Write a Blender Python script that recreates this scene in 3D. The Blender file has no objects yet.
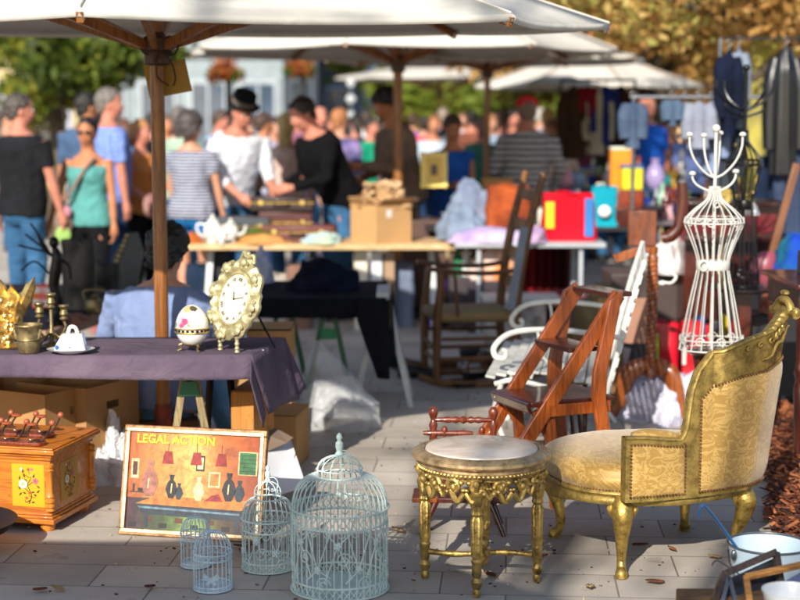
import bpy, math, random
import numpy as np
from mathutils import Vector, Matrix, noise
R = math.radians; PI = math.pi; sin = math.sin; cos = math.cos
rnd = random.Random(7)
S = bpy.context.scene
COL = S.collection
# ---------------------------------------------------------------- camera numbers (photo is 800x600)
F = 1556.0; H = 1.65; TH = math.atan(185/F); CT, ST = cos(TH), sin(TH)
def wx(px, y, z=0.0):
    return (px-400)*(y*CT-(z-H)*ST)/F
def wz(py, y):
    k = (300-py)/F
    return H + y*(k*CT-ST)/(CT+k*ST)
def wy(py, z=0.0):
    k = (300-py)/F
    return (z-H)*(CT+k*ST)/(k*CT-ST)
def P(px, py, y):
    z = wz(py, y); return (wx(px, y, z), y, z)
def G(px, py, z=0.0):
    y = wy(py, z); return (wx(px, y, z), y, z)
# ---------------------------------------------------------------- materials
MATS = {}
def srgb(h):
    h = h.lstrip('#'); c = [int(h[i:i+2], 16)/255 for i in (0, 2, 4)]
    return tuple((x/12.92 if x <= .04045 else ((x+.055)/1.055)**2.4) for x in c)+(1,)
def C(c):
    if isinstance(c, str): return srgb(c)
    return tuple(c)+(1,) if len(c) == 3 else tuple(c)
class NT:
    def __init__(s, name):
        s.m = bpy.data.materials.new(name); s.m.use_nodes = True
        s.t = s.m.node_tree; s.n = s.t.nodes; s.bs = s.n['Principled BSDF']; s.tc = s.n.new('ShaderNodeTexCoord')
    def new(s, ty, **kw):
        nd = s.n.new('ShaderNode'+ty)
        for k, v in kw.items():
            if k in nd.inputs: nd.inputs[k].default_value = v
            else: setattr(nd, k, v)
        return nd
    def ln(s, a, b): s.t.links.new(a, b)
    def coord(s, sc=(1,1,1), rot=(0,0,0), loc=(0,0,0)):
        mp = s.new('Mapping'); mp.inputs['Scale'].default_value = sc; mp.inputs['Rotation'].default_value = rot
        mp.inputs['Location'].default_value = loc
        s.ln(s.tc.outputs['Object'], mp.inputs['Vector']); return mp.outputs[0]
    def noise(s, scale, detail=4, vec=None, rough=.55, dist=0):
        nd = s.new('TexNoise'); nd.inputs['Scale'].default_value = scale; nd.inputs['Detail'].default_value = detail
        nd.inputs['Roughness'].default_value = rough; nd.inputs['Distortion'].default_value = dist
        s.ln(vec if vec else s.tc.outputs['Object'], nd.inputs['Vector']); return nd.outputs['Fac']
    def ramp(s, fac, stops, interp='LINEAR'):
        r = s.new('ValToRGB'); e = r.color_ramp.elements; r.color_ramp.interpolation = interp
        while len(e) < len(stops): e.new(.5)
        for i, (p, c) in enumerate(stops): e[i].position = p; e[i].color = C(c)
        s.ln(fac, r.inputs['Fac']); return r.outputs['Color']
    def mix(s, fac, a, b, ty='MIX'):
        m = s.new('MixRGB', blend_type=ty)
        for inp, v in (('Fac', fac), ('Color1', a), ('Color2', b)):
            if isinstance(v, (int, float)): m.inputs[inp].default_value = v
            elif isinstance(v, (tuple, str)): m.inputs[inp].default_value = C(v)
            else: s.ln(v, m.inputs[inp])
        return m.outputs[0]
    def math(s, op, a, b=0.0):
        m = s.new('Math', operation=op)
        for i, v in enumerate((a, b)):
            if isinstance(v, (int, float)): m.inputs[i].default_value = v
            else: s.ln(v, m.inputs[i])
        return m.outputs[0]
    def sep(s, vec=None):
        x = s.new('SeparateXYZ'); s.ln(vec if vec else s.tc.outputs['Object'], x.inputs[0]); return x.outputs
    def bump(s, h, strength=.3, dist=.01):
        b = s.new('Bump'); b.inputs['Strength'].default_value = strength; b.inputs['Distance'].default_value = dist
        s.ln(h, b.inputs['Height']); s.ln(b.outputs[0], s.bs.inputs['Normal'])
    def col(s, o): s.ln(o, s.bs.inputs['Base Color'])
    def done(s, rough=.5, metal=0, spec=.5, coat=0, sheen=0, alpha=None, trans=0):
        b = s.bs.inputs
        b['Roughness'].default_value = rough; b['Metallic'].default_value = metal; b['Specular IOR Level'].default_value = spec
        b['Coat Weight'].default_value = coat; b['Sheen Weight'].default_value = sheen
        if trans: b['Transmission Weight'].default_value = trans
        if alpha is not None: b['Alpha'].default_value = alpha
        return s.m
def dk(c, f): c = C(c); return (c[0]*f, c[1]*f, c[2]*f, 1)
def plain(c, rough=.5, metal=0, var=.25, scale=6, bump=.15, bscale=60, spec=.5, coat=0, sheen=0, c2=None):
    key = ('plain', c, rough, metal, var, scale, bump, bscale, spec, coat, c2)
    if key in MATS: return MATS[key]
    t = NT('surface'); c1 = C(c); cc = C(c2) if c2 else dk(c, 1-var)
    t.col(t.ramp(t.noise(scale, 6), [(.3, cc), (.65, c1)]))
    rr = t.math('MULTIPLY_ADD', t.noise(scale*3, 4), .25); t.n[-1].inputs[2].default_value = max(0, rough-.12)
    for nd in t.n:
        if nd.type == 'MATH' and nd.operation == 'MULTIPLY_ADD': nd.inputs[2].default_value = max(0.02, rough-.12)
    t.ln(rr, t.bs.inputs['Roughness'])
    if bump: t.bump(t.noise(bscale, 5), bump, .004)
    m = t.done(rough, metal, spec, coat, sheen); t.ln(rr, t.bs.inputs['Roughness']); MATS[key] = m; return m
def fabric(c, c2=None, wr=.6, var=.25, scale=4):
    key = ('fab', c, c2, wr)
    if key in MATS: return MATS[key]
    t = NT('cloth'); t.col(t.ramp(t.noise(scale, 5), [(.35, C(c2) if c2 else dk(c, 1-var)), (.65, C(c))]))
    a = t.noise(9, 3, dist=1.2); b = t.noise(300, 2)
    t.bump(t.math('ADD', t.math('MULTIPLY', a, 1.0), t.math('MULTIPLY', b, .06)), wr, .03)
    m = t.done(.9, spec=.15); MATS[key] = m; return m
def stripes(c1, c2, freq=30, axis=2, duty=.5, wr=.5, check=None):
    key = ('str', c1, c2, freq, axis, duty, check)
    if key in MATS: return MATS[key]
    t = NT('striped cloth'); x = t.sep()
    def band(ax, fr, du):
        f = t.math('FRACT', t.math('ADD', t.math('MULTIPLY', x[ax], fr), t.math('MULTIPLY', t.noise(5, 2), .6)))
        return t.math('LESS_THAN', f, du)
    col = t.mix(band(axis, freq, duty), c1, c2)
    if check: col = t.mix(t.math('MULTIPLY', band(0, freq, duty), .5), col, check)
    t.col(col); t.bump(t.noise(9, 3, dist=1.2), wr, .03); m = t.done(.9, spec=.2); MATS[key] = m; return m
def wood(c1, c2, scale=1.0, axis=0, rough=.35, coat=.2, bump=.08, rings=7):
    key = ('wood', c1, c2, scale, axis, rough)
    if key in MATS: return MATS[key]
    t = NT('wood'); sc = [9*scale]*3; sc[axis] = .8*scale
    v = t.coord(sc=tuple(sc)); n1 = t.noise(1.6, 6, v, dist=1.5)
    w = t.math('FRACT', t.math('MULTIPLY', n1, rings))
    w = t.math('ABSOLUTE', t.math('SUBTRACT', w, .5))
    base = t.ramp(w, [(.0, c2), (.32, c1), (.5, dk(c1, 1.12))])
    sc2 = [90*scale]*3; sc2[axis] = 4*scale
    fine = t.noise(1, 5, t.coord(sc=tuple(sc2)))
    col = t.mix(.35, base, t.ramp(fine, [(.3, dk(c2, .8)), (.7, dk(c1, 1.1))]))
    col = t.mix(t.ramp(t.noise(2.2, 3), [(.35, (.35,.35,.35)), (.6, (0,0,0))]), col, c2)
    scr = t.ramp(t.noise(1, 3, t.coord(sc=(55*scale,)*3, rot=(.3,.5,.2))), [(.30,(.55,.50,.45)),(.36,(1,1,1))])
    t.col(t.mix(.55, col, scr, 'MULTIPLY'))
    rr = t.ramp(t.noise(7,5), [(.3,(min(1,rough+.25),)*3),(.65,(rough,)*3)]); t.ln(rr, t.bs.inputs['Roughness'])
    t.bump(t.math('ADD', fine, t.math('MULTIPLY', t.noise(14,4), .8)), bump, .004); m = t.done(rough, coat=coat); MATS[key] = m; return m
def gold(c=(.83,.55,.16), dark=(.28,.15,.03), rough=.3, metal=.9, bump=.25, bs=45):
    key = ('gold', c, dark, rough, metal, bs)
    if key in MATS: return MATS[key]
    t = NT('gilt'); t.col(t.ramp(t.noise(26, 9, rough=.72), [(.34, dark), (.47, dk(c,.75)), (.56, c), (.75, dk(c, 1.12))]))
    rr = t.ramp(t.noise(30, 5), [(.3, (rough+.3,)*3), (.7, (rough*.8,)*3)])
    t.bump(t.noise(bs, 5), bump, .006); m = t.done(rough, metal); t.ln(rr, t.bs.inputs['Roughness']); MATS[key] = m; return m
def spots(base, lst, rough=.15, coat=.5, nz=.012):
    """glazed ware with painted motifs at given object-space points: (x,y,z,r,colour)"""
    t = NT('painted porcelain'); col = C(base)
    for i, (x, y, z, r, c) in enumerate(lst):
        d = t.new('VectorMath', operation='DISTANCE'); t.ln(t.tc.outputs['Object'], d.inputs[0]); d.inputs[1].default_value = (x, y, z)
        f = t.math('ADD', d.outputs['Value'], t.math('MULTIPLY', t.noise(140, 3), nz*1.5))
        col = t.mix(t.math('LESS_THAN', f, r+nz*.75), col, c)
    if isinstance(col, tuple): t.bs.inputs['Base Color'].default_value = col
    else: t.col(col)
    return t.done(rough, coat=coat)
# ---------------------------------------------------------------- mesh builder
def spline(pts, k=6, closed=False):
    pts = [Vector(p) for p in pts]; n = len(pts); out = []
    rng = range(n) if closed else range(n-1)
    for i in rng:
        if closed: a, b, c, d = pts[i-1], pts[i], pts[(i+1) % n], pts[(i+2) % n]
        else:
            b, c = pts[i], pts[i+1]; a = pts[i-1] if i > 0 else b*2-c; d = pts[i+2] if i+2 < n else c*2-b
        for j in range(k):
            t = j/k
            out.append(.5*((2*b)+(c-a)*t+(2*a-5*b+4*c-d)*t*t+(-a+3*b-3*c+d)*t**3))
    if not closed: out.append(pts[-1])
    return out
class MB:
    def __init__(s): s.v = []; s.f = []; s.mi = []; s.M = Matrix()
    def add(s, vs, fs, m=0):
        o = len(s.v); M_ = s.M
        s.v += [tuple(M_ @ Vector(p)) for p in vs]
        for f in fs: s.f.append([i+o for i in f]); s.mi.append(m)
        return s
    def box(s, c, sz, rot=(0,0,0), m=0, taper=1.0):
        x, y, z = sz[0]/2, sz[1]/2, sz[2]/2
        from mathutils import Euler
        Rm = Euler(rot).to_matrix(); c = Vector(c)
        vs = [c+Rm@Vector((a*x*(taper if k > 0 else 1), b*y*(taper if k > 0 else 1), k*z)) for k in (-1,1) for a, b in ((-1,-1),(1,-1),(1,1),(-1,1))]
        return s.add(vs, [(3,2,1,0),(4,5,6,7),(0,1,5,4),(1,2,6,5),(2,3,7,6),(3,0,4,7)], m)
    def bar(s, a, b, w, h, up=(0,0,1), m=0):
        """rectangular bar from a to b: w across, h along up"""
        a = Vector(a); b = Vector(b); d = (b-a).normalized(); u = Vector(up); sx = d.cross(u)
        if sx.length < 1e-4: sx = d.cross(Vector((0,1,0)))
        sx.normalize(); u = sx.cross(d).normalized(); sx *= w/2; u *= h/2
        vs = [p+q for p in (a, b) for q in (-sx-u, sx-u, sx+u, -sx+u)]
        return s.add(vs, [(3,2,1,0),(4,5,6,7),(0,1,5,4),(1,2,6,5),(2,3,7,6),(3,0,4,7)], m)
    def tube(s, pts, r, n=8, closed=False, m=0, caps=True, flat=None):
        pts = [Vector(p) for p in pts]; N = len(pts)
        rs = r if isinstance(r, (list, tuple)) else [r]*N
        if len(rs) != N: rs = [np.interp(i/(N-1), np.linspace(0, 1, len(rs)), rs) for i in range(N)]
        vs = []; prev = None
        for i, p in enumerate(pts):
            if closed: t = pts[(i+1) % N]-pts[i-1]
            else: t = pts[min(i+1, N-1)]-pts[max(i-1, 0)]
            if t.length < 1e-9: t = Vector((0,0,1))
            t.normalize()
            if prev is None:
                a = Vector((0,0,1)) if abs(t.z) < .9 else Vector((1,0,0))
                u = t.cross(a).normalized()
            else:
                u = prev-t*prev.dot(t)
                if u.length < 1e-6: u = t.orthogonal()
                u.normalize()
            prev = u; w = t.cross(u)
            for k in range(n):
                an = 2*PI*k/n; fx, fy = (1, 1) if flat is None else flat
                vs.append(p+(u*cos(an)*fx+w*sin(an)*fy)*rs[i])
        fs = []
        for i in range(N if closed else N-1):
            for k in range(n):
                a = i*n+k; b = i*n+(k+1) % n; j = ((i+1) % N)*n
                fs.append((a, b, j+(k+1) % n, j+k))
        if caps and not closed:
            fs.append(tuple(reversed(range(n)))); fs.append(tuple(range((N-1)*n, N*n)))
        return s.add(vs, fs, m)
    def lathe(s, prof, n=16, c=(0,0,0), m=0, flute=0, fd=.08, frange=None, axis=None, sx=1, sy=1):
        vs = []; fs = []; K = len(prof)
        Mx = Matrix() if axis is None else axis
        for i, (r, z) in enumerate(prof):
            for k in range(n):
                a = 2*PI*k/n; rr = r
                if flute and (frange is None or frange[0] <= z <= frange[1]): rr = r*(1-fd*(.5+.5*cos(flute*a)))
                vs.append(Vector(c)+Mx@Vector((rr*cos(a)*sx, rr*sin(a)*sy, z)))
        for i in range(K-1):
            for k in range(n):
                fs.append((i*n+k, i*n+(k+1) % n, (i+1)*n+(k+1) % n, (i+1)*n+k))
        if prof[0][0] > 1e-4: fs.append(tuple(reversed(range(n))))
        if prof[-1][0] > 1e-4: fs.append(tuple(range((K-1)*n, K*n)))
        return s.add(vs, fs, m)
    def ball(s, c, r, n=10, m=0, jit=0, seed=0):
        if not isinstance(r, (tuple, list)): r = (r, r, r)
        vs = [(c[0], c[1], c[2]-r[2])]; rows = max(4, n//2+1)
        rg = random.Random(seed)
        for i in range(1, rows):
            ph = PI*i/rows
            for k in range(n):
                a = 2*PI*k/n; j = 1+rg.uniform(-jit, jit)
                vs.append((c[0]+r[0]*sin(ph)*cos(a)*j, c[1]+r[1]*sin(ph)*sin(a)*j, c[2]-r[2]*cos(ph)*j))
        vs.append((c[0], c[1], c[2]+r[2])); fs = []
        for k in range(n): fs.append((0, 1+(k+1) % n, 1+k))
        for i in range(rows-2):
            for k in range(n): a = 1+i*n; fs.append((a+k, a+(k+1) % n, a+n+(k+1) % n, a+n+k))
        a = 1+(rows-2)*n; L = len(vs)-1
        for k in range(n): fs.append((a+k, a+(k+1) % n, L))
        return s.add(vs, fs, m)
    def prism(s, pts, th, plane='xz', off=0, m=0):
        """outline extruded by th; plane xz: y from off to off+th; xy: z"""
        n = len(pts)
        def q(p, o): return (p[0], o, p[1]) if plane == 'xz' else ((p[0], p[1], o) if plane == 'xy' else (o, p[0], p[1]))
        vs = [q(p, off) for p in pts]+[q(p, off+th) for p in pts]
        fs = [tuple(range(n)), tuple(reversed(range(n, 2*n)))]+[(i, i+n, (i+1) % n+n, (i+1) % n) for i in range(n)]
        return s.add(vs, fs, m)
    def grid(s, fn, nu, nv, m=0, cu=False):
        vs = [fn(i/nu, j/nv) for j in range(nv+1) for i in range(nu+1)]
        fs = [(j*(nu+1)+i, j*(nu+1)+i+1, (j+1)*(nu+1)+i+1, (j+1)*(nu+1)+i) for j in range(nv) for i in range(nu)]
        return s.add(vs, fs, m)
    def loft(s, rings, n=16, m=0):
        """rings: (centre, ax vector, ay vector)"""
        vs = []; K = len(rings)
        for c, ax, ay in rings:
            for k in range(n):
                a = 2*PI*k/n; vs.append(Vector(c)+Vector(ax)*cos(a)+Vector(ay)*sin(a))
        fs = [(i*n+k, i*n+(k+1) % n, (i+1)*n+(k+1) % n, (i+1)*n+k) for i in range(K-1) for k in range(n)]
        fs += [tuple(reversed(range(n))), tuple(range((K-1)*n, K*n))]
        return s.add(vs, fs, m)
    def text(s, body, size, M_, ext=.0006, m=0, bold=0):
        cu = bpy.data.curves.new('t', 'FONT'); cu.body = body; cu.size = size; cu.extrude = ext; cu.align_x = 'CENTER'; cu.align_y = 'CENTER'
        cu.offset = bold; cu.resolution_u = 3
        ob = bpy.data.objects.new('t', cu); COL.objects.link(ob)
        dg = bpy.context.evaluated_depsgraph_get(); me = bpy.data.meshes.new_from_object(ob.evaluated_get(dg))
        vs = [M_@v.co for v in me.vertices]; fs = [tuple(p.vertices) for p in me.polygons]
        bpy.data.objects.remove(ob); bpy.data.curves.remove(cu); bpy.data.meshes.remove(me)
        return s.add(vs, fs, m)
    def build(s, name, mats, parent=None, smooth=40, bevel=0, loc=None, rot=None, solid=0, sub=0, remesh=0, thick_off=0):
        me = bpy.data.meshes.new(name); me.from_pydata(s.v, [], s.f)
        if not isinstance(mats, (list, tuple)): mats = [mats]
        for x in mats: me.materials.append(x)
        if len(mats) > 1: me.polygons.foreach_set('material_index', s.mi)
        if smooth:
            me.polygons.foreach_set('use_smooth', [True]*len(me.polygons))
            if smooth < 180 and not remesh: me.set_sharp_from_angle(angle=R(smooth))
        me.update()
        o = bpy.data.objects.new(name, me); COL.objects.link(o)
        if parent: o.parent = parent
        if loc: o.location = loc
        if rot is not None: o.rotation_euler = rot if isinstance(rot, (tuple, list)) else (0, 0, rot)
        if solid:
            md = o.modifiers.new('solid', 'SOLIDIFY'); md.thickness = solid; md.offset = thick_off
        if bevel:
            md = o.modifiers.new('bev', 'BEVEL'); md.width = bevel; md.segments = 2; md.limit_method = 'ANGLE'; md.angle_limit = R(40); md.harden_normals = False
        if sub:
            md = o.modifiers.new('sub', 'SUBSURF'); md.levels = sub; md.render_levels = sub
        if remesh:
            md = o.modifiers.new('rm', 'REMESH'); md.mode = 'VOXEL'; md.voxel_size = remesh; md.use_smooth_shade = True
            md = o.modifiers.new('sm', 'SMOOTH'); md.iterations = 3; md.factor = .5
        return o
def thing(name, label, cat, loc=(0,0,0), rz=0, group=None, rot=None):
    o = bpy.data.objects.new(name, None); COL.objects.link(o); o.location = loc
    o.rotation_euler = rot if rot else (0, 0, rz); o.empty_display_size = .1
    return tag(o, label, cat, group)
def tag(o, label, cat, group=None):
    o['label'] = label; o['category'] = cat
    if group: o['group'] = group
    return o
def struct(o, kind='structure', label=None):
    o['kind'] = kind
    if label: o['label'] = label
    return o
def dup(root, loc, rz=0, label=None):
    r = root.copy(); COL.objects.link(r); r.location = loc; r.rotation_euler = (0, 0, rz)
    if label: r['label'] = label
    for ch in list(root.children):
        c = ch.copy(); COL.objects.link(c); c.parent = r
        for g in list(ch.children):
            d = g.copy(); COL.objects.link(d); d.parent = c
    return r
def circ(c, r, n=24, z=0, sx=1, sy=1, a0=0):
    return [(c[0]+r*sx*cos(a0+2*PI*i/n), c[1]+r*sy*sin(a0+2*PI*i/n), z) for i in range(n)]
def tm(x, y, z, rx=0, ry=0, rz=0):
    from mathutils import Euler
    return Matrix.Translation((x, y, z)) @ Euler((rx, ry, rz)).to_matrix().to_4x4()

# common materials
GOLD = gold(); GOLD_PALE = gold((.56,.50,.28), (.27,.23,.10), .36, .45, .35, 60); BRASS = gold((.30,.23,.11), (.07,.05,.025), .42, .8)
BRASS_BRIGHT = gold((.95,.70,.22), (.45,.28,.06), .22, .95); DARKMETAL = plain('#141210', .35, .4, bump=.2); BLACKMETAL = plain('#0b0b0d', .3, .2)
WHITE_WIRE = plain('#cacac4', .4, 0, .15, 12, .15, 40); GREENCAGE = plain('#d6e4df', .5, 0, .2, 14, .3, 60, c2='#b4cbc5'); BLUECAGE = plain('#d3e4ec', .5, 0, .2, 14, .3, 60, c2='#aac4d2')
TEAK = wood('#a0531c', '#5e2a0d', 1.2, 2, .3, .4); UMBWOOD = wood('#a2682f', '#6a3c16', 1.0, 2, .35, .3); MAHOG = wood('#5a1f10', '#2b0d07', 1.2, 2, .22, .6)
PINE = wood('#cf7c24', '#9c5210', .8, 0, .35, .3); PINEV = wood('#d88a30', '#b06014', .8, 2, .35, .3); REDWOOD = wood('#8e3a1c', '#5a200f', 1, 2, .3, .4)
PLANK = wood('#d9bb90', '#b6935f', .8, 0, .6, 0); GREYWOOD = wood('#8b7a68', '#5c4e42', 1, 2, .7, 0); OLDWOOD = wood('#7d5126', '#452a12', 1, 2, .45, .1)
CARD = plain('#b58a5a', .85, 0, .18, 3, .2, 30, .2); CARD_DK = plain('#8c6a48', .85, 0, .2, 3, .2, 30, .2)
SHOE_BK = plain('#1a1715', .5); PURPLE_CLOTH = fabric('#695b6a', '#544858', .5); BLACK_CLOTH = fabric('#12141c', '#0b0c12', .4)
# ================================================================= camera, light, world
cam = bpy.data.cameras.new('camera'); co = bpy.data.objects.new('camera', cam); COL.objects.link(co)
co.location = (0, 0, H); co.rotation_euler = (PI/2-TH, 0, 0); cam.lens = F/800*36; cam.sensor_width = 36
cam.clip_end = 500; cam.clip_start = .1; cam.dof.use_dof = True; cam.dof.focus_distance = 5.75; cam.dof.aperture_fstop = 1.85
cam.dof.aperture_blades = 0
S.camera = co
SUN_EL = R(29.5); SUN_A = R(16)
sd = Vector((-sin(SUN_A)*cos(SUN_EL), -cos(SUN_A)*cos(SUN_EL), sin(SUN_EL)))
sl = bpy.data.lights.new('sun', 'SUN'); sl.energy = 4.9; sl.angle = R(.53); sl.color = (1, .93, .82)
so = bpy.data.objects.new('sun', sl); COL.objects.link(so); so.rotation_euler = sd.to_track_quat('Z', 'Y').to_euler(); so.location = (-20, -20, 20)
W = bpy.data.worlds.new('World'); S.world = W; W.use_nodes = True
sky = W.node_tree.nodes.new('ShaderNodeTexSky'); sky.sky_type = 'NISHITA'; sky.sun_disc = False
sky.sun_elevation = SUN_EL; sky.sun_rotation = math.atan2(sd.x, sd.y)
W.node_tree.links.new(sky.outputs[0], W.node_tree.nodes['Background'].inputs[0]); W.node_tree.nodes['Background'].inputs[1].default_value = .115
S.view_settings.view_transform = 'Standard'; S.view_settings.look = 'None'; S.view_settings.exposure = .46; S.view_settings.gamma = 1
S.view_settings.use_curve_mapping = False
try:
    S.cycles.use_denoising = True; S.cycles.max_bounces = 6; S.cycles.transparent_max_bounces = 8; S.cycles.caustics_reflective = False; S.cycles.caustics_refractive = False
except Exception: pass

# ================================================================= ground
def paving():
    t = NT('paving slabs'); v = t.coord(sc=(1,1,1), rot=(0,0,R(4)))
    b = t.new('TexBrick'); t.ln(v, b.inputs['Vector']); b.offset = .37; b.offset_frequency = 2
    for k, x in (('Scale', 1.0), ('Mortar Size', .0035), ('Mortar Smooth', .1), ('Bias', 0.0), ('Brick Width', .62), ('Row Height', .262)): b.inputs[k].default_value = x
    b.inputs['Color1'].default_value = (.49,.45,.40,1); b.inputs['Color2'].default_value = (.66,.61,.55,1); b.inputs['Mortar'].default_value = (.24,.21,.185,1)
    n = t.ramp(t.noise(1.3, 8, rough=.6), [(.3, (.72,.70,.68)), (.7, (1.08,1.07,1.05))])
    c = t.mix(1.0, b.outputs['Color'], n, 'MULTIPLY')
    sp = t.ramp(t.noise(230, 3), [(.36, (.55,.52,.5)), (.5, (1,1,1))]); c = t.mix(.5, c, sp, 'MULTIPLY')
    st = t.ramp(t.noise(4.5, 7, rough=.7), [(.30, (.5,.46,.42)), (.42, (1,1,1))]); c = t.mix(.7, c, st, 'MULTIPLY')
    gm = t.ramp(t.noise(34, 2), [(.24, (.35,.33,.31)), (.29, (1,1,1))]); c = t.mix(.6, c, gm, 'MULTIPLY')
    lg = t.ramp(t.noise(.55, 5, rough=.65), [(.35, (.78,.76,.74)), (.6, (1,1,1))]); c = t.mix(1.0, c, lg, 'MULTIPLY')
    t.col(c); t.bump(t.math('ADD', t.math('MULTIPLY', b.outputs['Fac'], -1.0), t.math('MULTIPLY', t.noise(90, 6), .35)), .45, .004)
    return t.done(.72, spec=.35)
m = MB(); m.add([(-150,-30,0),(150,-30,0),(150,250,0),(-150,250,0)], [(0,1,2,3)])
struct(m.build('paved_ground', paving(), smooth=0))
m = MB(); rgg = random.Random(12)
for i in range(900):
    x_ = rgg.uniform(-2.2, 2.0); y_ = rgg.uniform(5.0, 9.5); s_ = rgg.uniform(.002, .007)
    m.box((x_, y_, s_*.4), (s_*2, s_, s_*.7), (rgg.uniform(-.3,.3), rgg.uniform(-.3,.3), rgg.random()*PI), m=rgg.randint(0, 2))
struct(m.build('grit', [plain('#6a5a48', .9), plain('#3a2c20', .9), plain('#b8a888', .9)], smooth=0), 'stuff')
# mulch bed on the right
a = G(772,545); b_ = G(766,440); c_ = G(772,372)
m = MB(); bed = [(a[0],4.6,.006),(a[0],a[1],.006),(b_[0],b_[1],.006),(c_[0]+.1,c_[1],.006),(9,c_[1]+.8,.006),(9,4.6,.006)]
m.add(bed, [(0,5,4,3,2,1)])
MULCH = plain('#7c4022', .9, var=.6, scale=30, bump=.6, bscale=60)
struct(m.build('mulch_bed', MULCH, smooth=0))
m = MB()
rg = random.Random(3)
for i in range(5200):
    y = rg.uniform(4.9, 10.2); xl = np.interp(y, [4.6, a[1], b_[1], c_[1], 11], [a[0], a[0], b_[0], c_[0]+.1, c_[0]+.2])
    x = xl+abs(rg.gauss(0, .55))-.02
    m.box((x, y, .012+rg.random()*.03), (rg.uniform(.02,.06), rg.uniform(.007,.018), .004), (rg.uniform(-.5,.5), rg.uniform(-.5,.5), rg.random()*PI), m=rg.randint(0,2))
struct(m.build('bark_chips', [MULCH, plain('#a8643a', .85, scale=20), plain('#3c1c10', .9, scale=20)], smooth=0), 'stuff')

# ================================================================= umbrellas
def canvas_mat():
    t = NT('canvas'); c = t.ramp(t.noise(1.6, 6), [(.3, (.64,.61,.545)), (.65, (.71,.685,.62))])
    c = t.mix(.15, c, t.ramp(t.noise(8, 6, rough=.7), [(.36, (.62,.58,.52)), (.52, (1,1,1))]), 'MULTIPLY')
    t.col(c); t.bump(t.math('ADD', t.noise(2.5, 3), t.math('MULTIPLY', t.noise(5, 3, dist=1), .3)), .35, .05); t.done(.85, spec=.2)
    tr = t.new('BsdfTranslucent'); t.ln(c, tr.inputs['Color']); mx = t.new('MixShader'); mx.inputs[0].default_value = .16
    out = t.n['Material Output']; t.ln(t.bs.outputs[0], mx.inputs[1]); t.ln(tr.outputs[0], mx.inputs[2]); t.ln(mx.outputs[0], out.inputs['Surface']); return t.m
CANVAS = canvas_mat()
def umbrella(x, y, rad, ez, az, n, a0, label, tilt=0, hub=2.0, sleeve=True, pr=.032, rope=False, group='white market parasols'):
    t = thing('market_umbrella', label, 'parasol', (x, y, 0), 0, group)
    m = MB(); m.tube([(0,0,.0),(0,0,az+.05)], pr, 14); m.build('pole', UMBWOOD, t)
    V = [Vector((rad*cos(a0+2*PI*i/n), rad*sin(a0+2*PI*i/n), ez+tilt*rad*sin(a0+2*PI*i/n))) for i in range(n)]; A = Vector((0,0,az))
    m = MB(); N = 8; K = 8
    for i in range(n):
        p, q = V[i], V[(i+1) % n]
        def fn(u, v, p=p, q=q):
            e = p.lerp(q, u); sag = 4*u*(1-u)
            w = A.lerp(e, v); w.z -= .018*sag*v*(1-.2*v) + .03*sin(PI*v)
            c = e.xy*(-1); w.x += c.x*.045*sag*v; w.y += c.y*.045*sag*v
            return w
        m.grid(fn, N, K)
    c = m.build('canopy', CANVAS, t, smooth=60, solid=.004, thick_off=1)
    m = MB()   # hem strip hanging below the edge, and corner pockets
    for i in range(n):
        p, q = V[i], V[(i+1) % n]
        def fh(u, v, p=p, q=q):
            e = p.lerp(q, u); sag = 4*u*(1-u); e.z -= .018*sag*.8+.028*v; e.x *= (1-.045*sag)*1.002; e.y *= (1-.045*sag)*1.002; return e
        m.grid(fh, 12, 1)
        m.ball(p*.992+Vector((0,0,-.012)), (.014,.014,.016), 8, jit=.2, seed=i)
    m.build('hem', CANVAS, c, solid=.003)
    m = MB()
    for i in range(n): m.tube([A.lerp(V[i], u)+Vector((0,0,.004-.03*sin(PI*u))) for u in [j/8 for j in range(9)]], .005, 6)
    m.build('seams', CANVAS, c)
    for i in range(n):
        m = MB(); m.bar(A+Vector((0,0,-.06)), V[i]+Vector((0,0,-.03)), .022, .035); m.build('rib', UMBWOOD, t)
        m = MB(); mid = A.lerp(V[i], .56)+Vector((0,0,-.085)); m.bar((V[i].x*.03, V[i].y*.03, hub), mid, .026, .04); m.build('strut', UMBWOOD, t)
    m = MB(); m.lathe([(.034,hub-.09),(.06,hub-.08),(.06,hub-.03),(.075,hub-.02),(.075,hub+.03),(.045,hub+.04),(.034,hub+.06)], 16); m.build('hub', wood('#4a2a12','#2a1508',1,2,.4), t)
    m = MB(); m.lathe([(.02,az),(.035,az+.03),(.02,az+.06),(.03,az+.1),(.001,az+.13)], 12); m.build('finial', UMBWOOD, t)
    if sleeve:
        m = MB(); m.tube([(0,0,0),(0,0,.32)], pr+.006, 14); m.build('pole_sleeve', plain('#8c3320', .6, var=.6, scale=12, c2='#3a1a12'), t)
        m = MB(); m.lathe([(.26,0),(.26,.05),(.05,.06),(.05,.12)], 24); m.build('base_plate', DARKMETAL, t)
    return t
U1 = (wx(160.5, 7.1, 1), 7.1)
umb1 = umbrella(U1[0], U1[1], 2.05, 2.06, 2.80, 8, R(-88), tilt=.034, label= 'nearest white market parasol, wooden pole rising behind the purple clothed table', hub=1.96)
U2 = (wx(398, 12.75, 1.5), 12.75)
umbrella(U2[0], U2[1], 1.76, 2.17, 2.95, 8, R(-12), pr=.038, label= 'white market parasol whose pole stands behind the open cardboard box', hub=2.08, group='white market parasols')
U3 = (wx(487, 15.6, 1.5), 15.6)
umbrella(U3[0], U3[1], 1.62, 2.2, 2.6, 8, R(-90+10), 'white market parasol behind the woman in the blue top', hub=2.1)
umbrella(wx(590, 18, 2), 18, 1.35, 1.98, 2.5, 8, R(10), 'far white parasol over the clothes stalls at the right', hub=2.1)
umbrella(wx(600, 25, 2), 25, 1.8, 2.1, 2.7, 8, R(30), 'distant white parasol between the striped jumper man and the autumn tree', hub=2.1)
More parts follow.
